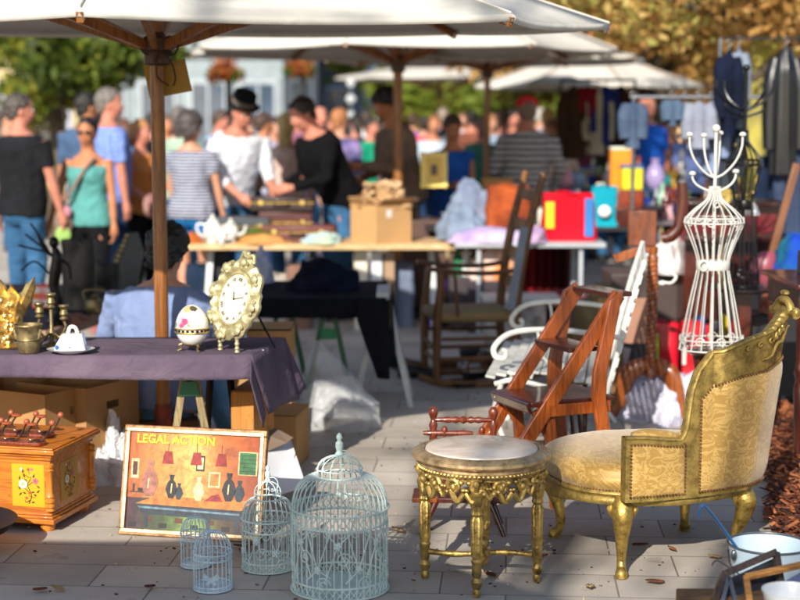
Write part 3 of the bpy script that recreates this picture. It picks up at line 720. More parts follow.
pr(q(.62), q(.71), zz(.46), zz(.62), 3); pr(q(.633), q(.697), zz(.48), zz(.60), 5, 1)
pr(q(.02), q(.08), zz(.52), zz(.72), 3); pr(q(.032), q(.068), zz(.55), zz(.69), 4, 1)
pr(q(.02), q(.13), zz(.37), zz(.385), 4); pr(q(.04), q(.055), zz(.385), zz(.46), 6); pr(q(.08), q(.12), zz(.385), zz(.42), 6)
pr(q(.52), q(.585), zz(.62), zz(.78), 6); pr(q(.53), q(.575), zz(.64), zz(.76), 3, 1)
# a long dark sideboard on turned legs, with pots and cloths on it, under two hanging shades
pg([(q(.07),zz(.26)),(q(.22),zz(.345)),(q(.97),zz(.345)),(q(.88),zz(.24))], 5, 1)
pg([(q(.07),zz(.26)),(q(.88),zz(.24)),(q(.88),zz(.13)),(q(.12),zz(.16))], 0, 2); pg([(q(.88),zz(.24)),(q(.97),zz(.345)),(q(.97),zz(.22)),(q(.88),zz(.13))], 6, 2)
pg([(q(.09),zz(.235)),(q(.87),zz(.21)),(q(.87),zz(.19)),(q(.10),zz(.215))], 8, 3)
for u in (.14,.62,.84): pg([(q(u),zz(.15)),(q(u+.035),zz(.15)),(q(u+.03),zz(.02)),(q(u+.005),zz(.02))], 0, 1)
for u in (.30,.52,.71):
    pg([(q(u-.045),zz(.68)),(q(u+.045),zz(.68)),(q(u+.03),zz(.81)),(q(u-.025),zz(.81))], 1, 2); pr(q(u)-.001, q(u)+.001, zz(.81), zz(.9), 6, 1)
def pot(u, v, s_, mi):
    pg([(q(u-.02*s_),zz(v)),(q(u+.02*s_),zz(v)),(q(u+.045*s_),zz(v+.09*s_)),(q(u+.03*s_),zz(v+.16*s_)),(q(u+.012*s_),zz(v+.19*s_)),(q(u+.02*s_),zz(v+.24*s_)),(q(u-.02*s_),zz(v+.24*s_)),(q(u-.012*s_),zz(v+.19*s_)),(q(u-.03*s_),zz(v+.16*s_)),(q(u-.045*s_),zz(v+.09*s_))], mi, 2)
[pr(q(.02+.12*k), q(.08+.12*k), zz(.02+.06*(k % 2)), zz(.07+.06*(k % 2)), 4 if k % 2 else 6, .5) for k in range(8)]
pot(.17,.34,1.5,7); pot(.34,.33,1.0,6); pot(.40,.32,.7,0); pot(.55,.32,1.0,3); pot(.78,.33,1.2,6); pot(.86,.33,.9,0)
for u_, v_ in ((.155,.42),(.335,.38),(.54,.38),(.77,.40)): pg([(q(u_),zz(v_)),(q(u_+.008),zz(v_)),(q(u_+.012),zz(v_+.1)),(q(u_+.004),zz(v_+.1))], 3, 3)
pg([(q(.60),zz(.32)),(q(.74),zz(.32)),(q(.70),zz(.40)),(q(.65),zz(.38))], 1, 2)
pic.build('painted_room', pms, t, smooth=0)
m = MB(); m.text('LEGAL ACTION', .047, tm(q(.355), Y0-.004, zz(.925), PI/2, 0, 0), .0001, bold=.0011); m.build('lettering', plain('#f0d020', .4, var=.05), t, smooth=0)

# ================================================================= birdcages
def birdcage(px, py, rad, hb, hn, rn, hc, hf, nw, mat, label, wr=.0022, band=.05, deco=0, col=None, group='pale metal birdcages'):
    x, y, z = G(px, py)
    t = thing('birdcage', label, 'birdcage', (x, y, .0), 0, group)
    for z_, r_ in ((.006,rad*1.03),(band,rad*1.0),(hb-band*1.1,rad),(hb,rad*1.03)):
        m = MB(); m.tube([(a_[0],a_[1],z_) for a_ in circ((0,0), r_, 48)], wr*1.7, 8, closed=True); m.build('hoop', mat, t)
    m = MB()
    for k in range(nw):
        a_ = 2*PI*(k+.5)/nw; ca, sa = cos(a_), sin(a_)
        m.tube([(rad*ca, rad*sa, .004), (rad*ca, rad*sa, hb)], wr, 6)
    m.build('side_bars', mat, t)
    m = MB()
    for k in range(nw):
        a_ = 2*PI*(k+.5)/nw; ca, sa = cos(a_), sin(a_)
        pts = []
        for j in range(9):
            u = j/8*PI/2; r_ = rn+(rad-rn)*cos(u)**.85; pts.append((r_*ca, r_*sa, hb+(hn-hb)*sin(u)))
        m.tube(pts, wr, 6)
    m.tube([(a_[0],a_[1],hn) for a_ in circ((0,0), rn*1.04, 30)], wr*1.6, 6, closed=True)
    m.build('dome_bars', mat, t)
    m = MB(); nc = max(8, nw//3)
    if hc > hn:
        for k in range(nc):
            a_ = 2*PI*k/nc; pts = [(rn*ca_, rn*sa_, zz_) for ca_, sa_, zz_ in [(cos(a_), sin(a_), hn), (cos(a_), sin(a_), hn+(hc-hn)*.35)]]
            for j in range(1, 6):
                u = j/5*PI/2; pts.append((rn*cos(u)*cos(a_)+.0, rn*cos(u)*sin(a_), hn+(hc-hn)*(.35+.65*sin(u))))
            m.tube(pts, wr*.9, 6)
        m.tube([(a_[0],a_[1],hn+(hc-hn)*.35) for a_ in circ((0,0), rn*1.03, 24)], wr, 6, closed=True)
        m.build('cupola', mat, t)
    m = MB(); s_ = hf-hc
    m.lathe([(.008*1, hc-.004),(s_*.2, hc+s_*.05),(s_*.12, hc+s_*.2),(s_*.17, hc+s_*.35),(s_*.17, hc+s_*.55),(s_*.08, hc+s_*.65),(s_*.14, hc+s_*.8),(s_*.1, hc+s_*.92),(.001, hf)], 12)
    if rad > .08: m.tube(circ((0,0), .02, 16, 0) and [(.022*cos(a_)+.016, 0, hc+s_*.15+.026*sin(a_)-.02) for a_ in [2*PI*i/16 for i in range(16)]], .0018, 6, closed=True)
    m.build('finial', mat, t)
    # pierced bands (lattice)
    nl = int(rad*260)
    for (z0, z1) in ((.006, band), (hb-band*1.1, hb)):
        m = MB()
        for k in range(nl):
            for s2 in (-1, 1):
                a0 = 2*PI*k/nl; a1 = a0+s2*2*PI*1.2/nl
                m.tube([(rad*cos(a0), rad*sin(a0), z0), (rad*cos((a0+a1)/2), rad*sin((a0+a1)/2), (z0+z1)/2), (rad*cos(a1), rad*sin(a1), z1)], wr*.75, 4, caps=False)
        if z0 > .1:
            for k in range(nl//2):
                a0 = 2*PI*k/(nl//2); cz = z0-.011
                m.tube([((rad+.001)*cos(a0+.011/rad*cos(b2)), (rad+.001)*sin(a0+.011/rad*cos(b2)), cz+.011*sin(b2)) for b2 in [-PI*i/6 for i in range(7)]], wr*.8, 4, caps=False)
        m.build('pierced_band', mat, t)
    m = MB(); m.lathe([(rad*.99,.006),(rad*.99,.009),(.001,.009)], 36); m.build('floor_tray', mat, t)
    m = MB(); m.lathe([(rad*1.004, hb-band*.95),(rad*1.004, hb-band*.25)], 48); m.f = m.f[:-2] if False else m.f
    if deco:
        m = MB(); rg2 = random.Random(int(px))
        for k in range(deco):
            a_ = -PI/2+(k-deco/2+.5)*1.9/deco*1.6; z0 = band+.02; z1 = hb-band*1.2
            zc = z0+(z1-z0)*(.25+.5*(k % 2)); ww = .5
            def cyl(da, z_): return ((rad+.003)*cos(a_+da), (rad+.003)*sin(a_+da), z_)
            m.tube([cyl(-.28, z0), cyl(0, zc), cyl(.28, z1)], wr, 5); m.tube([cyl(.28, z0+.02), cyl(0, zc), cyl(-.25, z1)], wr, 5)
            for j in range(5): b2 = 2*PI*j/5; m.ball(cyl(.012/rad*cos(b2)*.7, zc+.009*sin(b2)), (.006,.006,.006), 6)
            m.ball(cyl(0, zc), (.007,.007,.007), 8, m=1)
            pts = []
            for j in range(22): b2 = j/21*3.5*PI; r_ = .028*(1-j/24); pts.append(cyl((r_*cos(b2)+.02)/rad, zc-.05+r_*sin(b2)))
            m.tube(pts, wr*.9, 5)
        m.build('scroll_flowers', [mat, BLUECAGE], t)
    return t
birdcage(340, 588, .166, .295, .405, .078, .475, .555, 40, GREENCAGE, 'largest birdcage, pale green with scroll flowers and domed cupola', .0023, .045, 7)
birdcage(268.5, 568, .094, .19, .262, .048, .325, .385, 26, GREENCAGE, 'medium pale green birdcage between the framed picture and the largest cage', .002, .036, 4)
birdcage(196, 566, .054, .125, .185, .006, .186, .196, 20, BLUECAGE, 'small pale blue birdcage standing behind the other small one', .0014, .018, 0)
c4 = birdcage(213, 589, .066, .135, .208, .006, .208, .22, 24, BLUECAGE, 'small pale blue birdcage with a wire butterfly, nearest of the small pair', .0015, .02, 0)
m = MB()
for s_ in (-1, 1):
    m.prism([(0,.0),(s_*.022,.022),(s_*.03,.012),(s_*.026,-.002),(s_*.012,-.006),(s_*.02,-.018),(s_*.01,-.022),(0,-.01)], .0015, 'xz', -.055)
m.M = Matrix(); m.v = [(a_[0], a_[1], a_[2]+.05) for a_ in m.v]; m.build('butterfly', BLUECAGE, c4, smooth=0)

# ================================================================= gilt stool
sc_ = G(481, 582)
t = thing('gilt_stool', 'round gilt stool table with pale marble top', 'stool', (sc_[0], sc_[1]+.02, 0), R(-7))
HT = .485
def marble():
    tt = NT('marble'); n = tt.noise(5, 8, rough=.6, dist=1.5); tt.col(tt.ramp(n, [(.35,(.55,.43,.33)),(.5,(.70,.59,.49)),(.7,(.76,.67,.57))])); tt.bump(tt.noise(120,3),.05,.002); return tt.done(.28, coat=.25)
m = MB(); m.lathe([(.001,HT-.012),(.196,HT-.012),(.2,HT-.006),(.197,HT+.001),(.19,HT+.003),(.001,HT+.003)], 64); m.build('marble_top', marble(), t)
GD = gold((.56,.38,.12), (.13,.08,.02), .34, .85, .45, 80)
m = MB(); m.lathe([(.2,HT-.015),(.203,HT-.002),(.212,HT+.0),(.232,HT-.006),(.245,HT-.016),(.246,HT-.026),(.236,HT-.034),(.226,HT-.036),(.222,HT-.044),(.226,HT-.05),(.222,HT-.066),(.216,HT-.07),(.2,HT-.07),(.2,HT-.05)], 72); m.build('top_rim', gold((.62,.44,.24), (.28,.17,.07), .35, .75), t)
m = MB()   # rope moulding
for k in range(90):
    a_ = 2*PI*k/90; m.ball((.2245*cos(a_), .2245*sin(a_), HT-.058), (.0075,.0075,.006), 6)
m.build('rope_moulding', GD, t)
m = MB()   # pierced apron of scrolls
def ap(a_, z_, rr=.212): return (rr*cos(a_), rr*sin(a_), z_)
for k in range(16):
    a0 = PI/8+2*PI*k/16-PI/2; s_ = 1 if k % 2 else -1
    pts = []
    for j in range(20):
        b2 = j/19*2.6*PI; r_ = .026*(1-j/26); pts.append(ap(a0+s_*(r_*cos(b2))/.212, HT-.098+r_*sin(b2)))
    m.tube(pts, [.010,.006], 7); 
    for e1, e2, e3 in ((.05,-.112,.012),(-.04,-.09,.010),(.17,-.10,.009),(-.17,-.108,.010),(.09,-.084,.009)): m.ball(ap(a0+s_*e1, HT+e2, .213), (e3, e3, e3*.8), 8)

    m.tube([ap(a0-s_*.19+s_*.38*u, HT-.128-.012*sin(PI*u*2)+.01*cos(u*9), .214) for u in [i/12 for i in range(13)]], [.009,.011,.007], 7)
    m.tube([ap(a0-s_*.15+s_*.25*u, HT-.078-.04*u, .212) for u in [i/6 for i in range(7)]], .006, 6)
    m.ball(ap(a0, HT-.1, .214), (.013,.013,.016), 8); m.ball(ap(a0+.12*s_, HT-.118, .213), (.012,.012,.012), 8)
    m.ball(ap(a0-.13*s_, HT-.082, .213), (.012,.012,.01), 8)
m.lathe([(.208,HT-.07),(.214,HT-.072),(.214,HT-.078),(.207,HT-.08)], 72)
m.build('pierced_apron', GD, t)
legp = [(.010,0),(.013,.006),(.015,.02),(.012,.03),(.017,.04),(.02,.055),(.013,.07),(.017,.08),(.017,.12),(.02,.126),(.02,.13),(.015,.136),(.021,.15),(.020,.20),(.023,.27),(.016,.285),(.022,.295),(.018,.305),(.022,.315),(.030,.355),(.03,.362),(.024,.366),(.02,.372),(.026,.378)]
for k in range(4):
    a_ = -PI/2+k*PI/2; m = MB(); m.lathe(legp, 32, (.2*cos(a_), .2*sin(a_), 0), flute=9, fd=.16, frange=(.145,.356)); m.box((.2*cos(a_), .2*sin(a_), .40), (.036,.036,.05), (0,0,a_)); m.box((.21*cos(a_), .21*sin(a_), .40), (.02,.024,.04), (0,0,a_)); m.ball((.224*cos(a_), .224*sin(a_), .40), (.012,.012,.016), 8)
    m.build('leg', GD, t, smooth=35)
m = MB(); nodes = [(cos(-PI/2+k*PI/2)*.185, sin(-PI/2+k*PI/2)*.185, .10) for k in range(4)]
for k in range(4):
    e1 = Vector(nodes[k]); mid = Vector((0,0,.10)); pts = [e1.lerp(mid, u)+Vector((-e1.y, e1.x, 0))*.12*sin(PI*u)*(1) for u in [i/10 for i in range(11)]]
    m.tube(pts, [.011,.009,.012,.009,.014], 10)
m.lathe([(.03,.085),(.034,.095),(.03,.11),(.02,.118)], 20); m.build('stretcher', GD, t)
m = MB(); m.lathe([(.02,.118),(.026,.125),(.03,.14),(.024,.155),(.01,.165),(.014,.172),(.016,.185),(.008,.195),(.006,.21),(.001,.22)], 18); m.build('finial', GD, t)

# ================================================================= gilt armchair
cx, cy = .925, 5.765
f = Vector((-.96,-.28)); ang = math.atan2(f.y, f.x)+PI   # local -x = forward
t = thing('gilt_armchair', 'low gilt armchair in gold damask with curved back and brass studs', 'armchair', (cx, cy, 0), ang)
# local: forward = -x, near side = -y  (rotation by ang maps (-1,0)->f)
def plan(s):
    """s in -1..1 from near arm front round the back to the far arm front -> (x, y)"""
    a = abs(s); sg = -1 if s < 0 else 1
    keys = [0, .16, .32, .5, .62, .78, .9, 1.0]
    xs = [.405,.395,.35,.255,.135,-.01,-.13,-.245]; ys = [0,.115,.214,.288,.321,.343,.348,.343]
    return float(np.interp(a, keys, xs)), sg*float(np.interp(a, keys, ys))
def topz(s):   # one high wing on the near rear corner, falling away to a low far arm
    if s < 0: return float(np.interp(s, [-1,-.93,-.86,-.80,-.782,-.762,-.73,-.66,-.58,-.5,-.44,-.38,-.33,-.26,-.2,-.1,0], [.525,.522,.512,.507,.53,.67,.745,.815,.85,.875,.895,.915,.93,.935,.92,.86,.78]))
    return float(np.interp(s, [0,.1,.2,.3,.4,.46], [.78,.70,.61,.53,.46,.40]))
def lean(z, s):
    a = abs(s); w_ = float(np.interp(a, [0,.5,.62,.74,1], [1,.9,.6,.1,0])); return .15*max(0, (z-.30))**1.15*w_*1.0
ns = 140; nz = 22; zb = .295
def wallpt(s, v, off, z0=None, z1=None):
    x, y = plan(s); e = .004; x2, y2 = plan(min(1, s+e)); x1, y1 = plan(max(-1, s-e)); d_ = Vector((x2-x1, y2-y1)).normalized(); nr = Vector((-d_.y, d_.x))*-1
    # outward normal: away from the seat centre
    if nr.dot(Vector((x, y))-Vector((-.02,0))) < 0 and abs(s) < .97: nr = -nr
    if abs(s) >= .97: nr = Vector((0, -1 if s < 0 else 1))
    z = (z0 if z0 is not None else zb)+v*((z1 if z1 is not None else topz(s))-(z0 if z0 is not None else zb))
    dir_ = Vector((x, y*.6)).normalized() if abs(s) < .66 else Vector((0,0))
    L = lean(z, s); return Vector((x+nr.x*off+dir_.x*L, y+nr.y*off+dir_.y*L, z))
GF = gold((.42,.29,.08), (.18,.12,.03), .42, .6, .3, 60)
m = MB(); thk = .021
SE = .46
m.grid(lambda u, v: wallpt(-1+(1+SE)*u, v, thk), ns, nz)
m.grid(lambda u, v: wallpt(SE-(1+SE)*u, v, -thk), ns, nz)
m.grid(lambda u, v: wallpt(-1+(1+SE)*u, 1, thk-2*thk*v)+Vector((0,0,.007*sin(PI*v))), ns, 4)
for s_ in (-1, SE): m.grid(lambda u, v: wallpt(s_, v, (thk-2*thk*u)*(-1 if s_ < 0 else 1)), 2, 10)
m.build('back_frame', GF, t, smooth=50)
# crest carving and edge beads
m = MB(); SC = -.27
edge = [wallpt(-.80+1.255*i/120, 1, thk*.7)+Vector((0,0,.002)) for i in range(121)]
m.tube(edge, .009, 8); edge = [wallpt(-1+.2*i/30, 1, thk*.7) for i in range(31)]; m.tube(edge, .009, 8)
for s_ in (-1, 1):
    for k, (sv, r_) in enumerate(((.13,.022),(.17,.02),(.215,.017),(.26,.014),(.31,.012),(.36,.01))):
        q_ = wallpt(SC+s_*sv*.8, 1, thk*.9); m.ball(q_+Vector((0,0,.004)), (r_, r_*.6, r_*.9), 10)
        pts = []
        for j in range(16): b2 = j/15*2.2*PI; rr = r_*(1-j/20); q2 = wallpt(SC+s_*(sv*.8+.02)+rr*cos(b2)*.8, 1, thk+.003); pts.append(q2+Vector((0,0,-.028+rr*sin(b2)))) 
        m.tube(pts, .0045, 6)
    m.tube([wallpt(SC+s_*(.04+.22*u), 1, thk+.002)+Vector((0,0,-.05-.03*u+.01*sin(u*12))) for u in [i/14 for i in range(15)]], [.003,.007,.003], 6)
# loop handle cartouche
c0 = wallpt(SC, 1, 0)
loop = [c0+Vector((.006, .050*cos(a_), .000+.042*sin(a_))) for a_ in [PI*i/14 for i in range(15)]]
m.tube(loop, [.018,.015,.014,.017,.014,.015,.018], 10)
m.tube([c0+Vector((.008, -.085+.17*u, -.006+.006*sin(PI*u))) for u in [i/8 for i in range(9)]], .018, 8)
for s_ in (-1,1): m.ball(c0+Vector((.012, s_*.07, .0)), (.018,.022,.02), 10)
m.ball(c0+Vector((.008,0,.066)), (.016,.024,.012), 8)
for i in range(26):
    sv = -.56+.62*i/25; q_ = wallpt(sv, 1, thk*.6); m.ball(q_+Vector((0,0,.002+.002*(i % 2))), (.013,.010,.009), 8)
m.build('crest_carving', GF, t)
def damask(flat=False):
    tt = NT('gold damask'); x, y_, z = tt.sep()
    def cell(expr, per): return tt.math('ABSOLUTE', tt.math('SUBTRACT', tt.math('FRACT', tt.math('ADD', tt.math('MULTIPLY', expr, 1/per), .5)), .5))
    hx = tt.math('ADD', tt.math('MULTIPLY', x, .8), tt.math('MULTIPLY', y_, .9))
    ax = cell(y_ if flat else hx, .27); az = tt.math('MULTIPLY', tt.math('ADD', x, z) if flat else z, 1/.27)
    cv = tt.new('CombineXYZ'); tt.ln(ax, cv.inputs[0]); tt.ln(az, cv.inputs[1])
    wv = tt.new('TexNoise'); wv.inputs['Scale'].default_value = 5.2; wv.inputs['Detail'].default_value = 2.2; wv.inputs['Distortion'].default_value = 3.2; wv.inputs['Roughness'].default_value = .45; tt.ln(cv.outputs[0], wv.inputs['Vector'])
    mk = tt.ramp(wv.outputs['Fac'], [(.485,(0,0,0)),(.505,(1,1,1)),(.60,(1,1,1)),(.615,(.15,.15,.15))])
    c = tt.mix(mk, (.42,.245,.055), (.56,.36,.105)); c = tt.mix(.35, c, tt.ramp(tt.noise(5,5), [(.3,(.62,.58,.5)),(.6,(1,1,1))]), 'MULTIPLY')
    tt.col(c); rr = tt.ramp(mk, [(0,(.42,.42,.42)),(1,(.6,.6,.6))]); tt.bump(tt.math('ADD', tt.math('MULTIPLY', tt.noise(8,3), 2.0), tt.noise(500,1)), .12, .006)
    mm = tt.done(.5, .15, spec=.5, sheen=.4); tt.ln(rr, tt.bs.inputs['Roughness']); return mm
DAM = damask()
bz0 = .315
def back_top(s): return topz(s)-float(np.interp(s, [-.74,-.66,-.55,-.35,-.2,.0,.3,.6], [.10,.11,.13,.165,.165,.12,.07,.05]))
m = MB()
sA, sB = -.725, .34
m.grid(lambda u, v: wallpt(sA+(sB-sA)*u, v, thk+.002+.012*min(1, 8*u, 8*(1-u), 8*v, 8*(1-v))**.5, bz0, back_top(sA+(sB-sA)*u)), 50, 16)
m.grid(lambda u, v: wallpt(sB-(sB-sA)*u, v, -thk-.002-.03*min(1, 5*u, 5*(1-u), 5*v, 5*(1-v))**.5, .36, back_top(sB-(sB-sA)*u)), 50, 16)
o = m.build('back_upholstery', DAM, t, smooth=60)
for s_, (a0, a1) in ((-1, (-.985,-.79)),):
    m = MB(); m.grid(lambda u, v: wallpt(a0+(a1-a0)*u, v, thk+.002+.008*min(1, 8*u, 8*(1-u), 8*v, 8*(1-v))**.5, bz0, topz(a0+(a1-a0)*u)-.022), 18, 10)
    m.grid(lambda u, v: wallpt(a1-(a1-a0)*u, v, -thk-.002-.02*min(1, 6*u, 6*(1-u), 6*v, 6*(1-v))**.5, .36, topz(a1-(a1-a0)*u)-.012), 18, 10)
    m.build('arm_upholstery', DAM, t, smooth=60)
    m = MB(); pts = [wallpt(s_*(.97-.18*u), 1, -.012)+Vector((0,0,.006)) for u in [i/10 for i in range(11)]]; m.tube(pts, [.012,.024,.027,.026,.022,.008], 12); m.build('arm_pad', DAM, t)
STUD = gold((.40,.20,.09), (.12,.05,.02), .3, .85)
m = MB()
def studline(fn, L, r_=.0048, sp=.0125):
    pts = [fn(i/60) for i in range(61)]; acc = 0; last = pts[0]; m.ball(last, r_, 6)
    for p_ in pts[1:]:
        while (p_-last).length >= sp: last = last+(p_-last).normalized()*sp; m.ball(last, r_, 6)
studline(lambda u: wallpt(sA+(sB-sA)*u, 1, thk+.006, bz0, back_top(sA+(sB-sA)*u)), 1)
studline(lambda u: wallpt(sA+(sB-sA)*u, 0, thk+.006, bz0, .5), 1)
for s_ in (sA, sB): studline(lambda u: wallpt(s_, u, thk+.006, bz0, back_top(s_)), 1)
for a0, a1 in ((-.985,-.79),):
    studline(lambda u: wallpt(a0+(a1-a0)*u, 1, thk+.006, bz0, topz(a0+(a1-a0)*u)-.022), 1); studline(lambda u: wallpt(a0+(a1-a0)*u, 0, thk+.006, bz0, .5), 1)
    for s_ in (a0, a1): studline(lambda u: wallpt(s_, u, thk+.006, bz0, topz(s_)-.022), 1)
# seat plan
def seatpt(u, k=1.0, z=0):
    a = 2*PI*u   # 0 = back
    x = .40*cos(a) if cos(a) > 0 else .375*cos(a); y = .33*sin(a)*(1+.10*abs(cos(a))**2)
    if cos(a) < 0: y = .343*math.copysign(abs(sin(a))**.72, sin(a))
    return Vector((x*k, y*k, z))
studline(lambda u: seatpt(.27+.46*u, 1.012, .318), 1, .0045, .012)
m.build('brass_studs', STUD, t)
m = MB()
def cush(u, v):
    if v < .3: k = 1.0+.035*sin(PI*v/.3*.9); z = .318+.055*(v/.3)
    else:
        w_ = (v-.3)/.7; k = cos(w_*PI/2)**.62*1.0 if w_ < 1 else 0; z = .373+.062*sin(w_*PI/2)**.8
    return seatpt(u, max(k, .001), z)
m.grid(cush, 56, 22); m.build('seat_cushion', damask(True), t, smooth=60)
m = MB()
prof = [(1.00,.322),(1.028,.316),(1.035,.308),(1.02,.302),(1.012,.296),(1.03,.288),(1.034,.276),(1.02,.268),(.96,.266)]
vs = []; fs = []; n_ = 72
for k_, z_ in prof:
    for i in range(n_):
        q_ = seatpt(i/n_, k_); dz = -.022*max(0, 1-abs((i/n_-.5))/.06) if z_ < .29 else 0
        dz2 = .0
        vs.append(q_+Vector((0,0,z_+dz)))
for j in range(len(prof)-1):
    for i in range(n_): fs.append((j*n_+i, j*n_+(i+1) % n_, (j+1)*n_+(i+1) % n_, (j+1)*n_+i))
fs.append(tuple(range((len(prof)-1)*n_, len(prof)*n_)))
m.add(vs, fs); m.build('seat_rail', GF, t, smooth=45)
def cab(px_, py_, dx, dy, H2=.285):
    m = MB(); d = Vector((dx, dy, 0)).normalized(); b0 = Vector((px_, py_, 0))
    pts = [b0+d*o_+Vector((0,0,z_)) for o_, z_ in ((-.03,.30),(.005,.275),(.028,.24),(.026,.20),(.008,.15),(-.008,.10),(-.01,.06),(.002,.03),(.018,.016),(.022,.0))]
    m.tube(spline(pts, 5), [.034,.04,.041,.034,.025,.0195,.016,.018,.024,.021], 14)
    m.tube(spline([p_+d*.016 for p_ in pts[:7]], 5), [.012,.016,.012,.008,.006], 8)   # carved ridge on the knee
    for s_ in (-1,1):
        side = Vector((-d.y, d.x, 0))*s_; m.tube(spline([b0+d*.0+side*.03+Vector((0,0,.275)), b0+d*.01+side*.045+Vector((0,0,.25)), b0+d*.012+side*.028+Vector((0,0,.215))], 5), [.014,.012,.005], 8)
    for k in range(5):
        a_ = k*2.4; m.ball(b0+d*(.02)+Vector((.012*cos(a_), .012*sin(a_), .01+.004*(k % 2))), (.012,.012,.010), 8)
    return m
for (lx, ly, dx, dy) in ((-.215,-.275,-.35,-.9),(-.235,.275,-.6,.8),(.28,-.215,.5,-.8),(.28,.215,.5,.8)):
    cab(lx, ly, dx, dy).build('leg', gold((.62,.42,.11), (.20,.12,.02), .30, .85, .4, 60), t)
# ================================================================= small spindle doll's chair behind the stool
q0 = G(434, 505+20); x0, y0 = wx(463, 6.12, .2), 6.12
t = thing('spindle_seat', 'little dark red turned spindle chair standing behind the gilt stool', 'small chair', (x0, y0, 0), R(-3))
SPW = wood('#80371f', '#4a1c0f', 1.2, 2, .25, .5)
def turned(h, r=.012): return [(r*.7,0),(r*1.1,h*.03),(r*.8,h*.08),(r*1.2,h*.14),(r*.85,h*.2),(r*1.1,h*.35),(r*.9,h*.5),(r*1.2,h*.62),(r*.8,h*.7),(r*1.3,h*.78),(r*.7,h*.84),(r*1.3,h*.9),(r*1.4,h*.95),(r*.9,h*.985),(.001,h)]
zs = .145
for s_ in (-1,1):
    m = MB(); m.lathe([(a_*1.15, zs+b2) for a_, b2 in turned(.35)], 12, (s_*.12,.0,0)); m.build('back_post', SPW, t)
    m = MB(); m.lathe([(a_, zs+b2) for a_, b2 in turned(.27, .009)], 12, (s_*.075,-.0,0)); m.build('spindle', SPW, t)
    m = MB(); m.tube([(s_*.10,.03,zs),(s_*.155,.06,0)], [.016,.012,.010], 10); m.tube([(s_*.10,-.09,zs),(s_*.165,-.13,0)], [.016,.012,.010], 10); m.build('leg', MAHOG, t)
ax = Matrix.Rotation(PI/2, 4, 'Y').to_3x3()
m = MB(); L_ = .24
m.lathe([(.008,-L_/2),(.010,-.08),(.014,-.06),(.01,-.045),(.015,-.03),(.009,-.015),(.017,0),(.009,.015),(.015,.03),(.01,.045),(.014,.06),(.010,.08),(.008,L_/2)], 12, (0,0,zs+.295), axis=ax); m.build('top_rail', SPW, t)
m = MB(); m.lathe([(.008,-.10),(.014,-.06),(.01,0),(.014,.06),(.008,.1)], 12, (-.06,0,zs+.24), axis=ax); m.build('lower_rail', SPW, t)
m = MB(); m.box((.035,-.03,zs-.008),(.27,.17,.02)); m.build('seat', MAHOG, t, bevel=.004)
m = MB(); m.box((-.15,-.03,zs-.008),(.1,.17,.02)); m.build('seat_flap', TEAK, t, bevel=.004)

# ================================================================= library step chair
bs_ = G(449, 499)
fw_ = Vector((.915, .40)); ang = math.atan2(fw_.y, fw_.x)
x0, y0 = wx(456, 6.35, 0), 6.40
t = thing('step_chair', 'orange brown wooden library step chair with diagonal sides', 'step chair', (x0, y0, 0), ang)
ST_W = wood('#b05a22', '#743410', 1.0, 2, .28, .5); ST_T = wood('#5a2312', '#32120a', 1.0, 0, .25, .6)
Wd = .33; run = .68; TH_ = .90
def side(yy):
    m = MB()
    m.bar((0.02,yy,.0),(run,yy,TH_),.024,.062,(1,0,0)); m.build('stringer', ST_W, t, bevel=.004)
    m = MB(); pts = [(run-.0,TH_+.015),(run-.065,TH_-.02),(run-.10,.72),(run-.135,.58),(run-.14,.48),(run-.105,.30),(run-.055,0),(run-.0,0),(run-.05,.30),(run-.075,.47),(run-.07,.58),(run-.04,.72)]
    m.prism(pts, .024, 'xz', yy-.012+(.026 if yy > 0 else -.026)); m.build('rear_post', ST_W, t, bevel=.004)
    m = MB(); m.bar((.36,yy*.86,.435),(.40,yy*.86,0),.03,.045,(1,0,0)); m.build('front_leg', ST_W, t, bevel=.004)
    m = MB(); m.bar((.335,yy*.9,.42),(.15,yy*.9,.14),.02,.04,(1,0,0)); m.bar((.30,yy*.78,.42),(.46,yy*.78,.16),.018,.035,(1,0,0)); m.build('brace', ST_W, t, bevel=.003)
side(-Wd/2); side(Wd/2)
for z_, d_, nm in ((.895,.12,'tread'),(.67,.15,'tread'),(.20,.14,'tread')):
    xm = run*z_/TH_; m = MB(); m.box((xm+.02,0,z_),(d_,Wd-.03,.02)); m.build(nm, ST_T, t, bevel=.003)
m = MB(); m.box((run*.455/TH_+.12,0,.455),(.40,Wd+.01,.024)); m.build('seat', ST_T, t, bevel=.005)
for yy in (-Wd/2-.002, Wd/2+.002):
    m = MB(); m.box((run*.455/TH_+.15,yy,.425),(.30,.02,.05)); m.build('seat_rail', ST_W, t, bevel=.003)
m = MB(); m.box((run*.455/TH_-.085,0,.44),(.012,Wd,.045),(0,R(-20),0)); m.build('front_rail', ST_T, t)
m = MB(); m.box((run*.455/TH_-.094,0,.44),(.004,Wd*.98,.03),(0,R(-20),0))
for yy in (-.13,.13): m.ball((run*.455/TH_-.098,yy,.44),(.004,.006,.006),8)
m.build('metal_hinge', plain('#b9a99a', .35, .8), t)
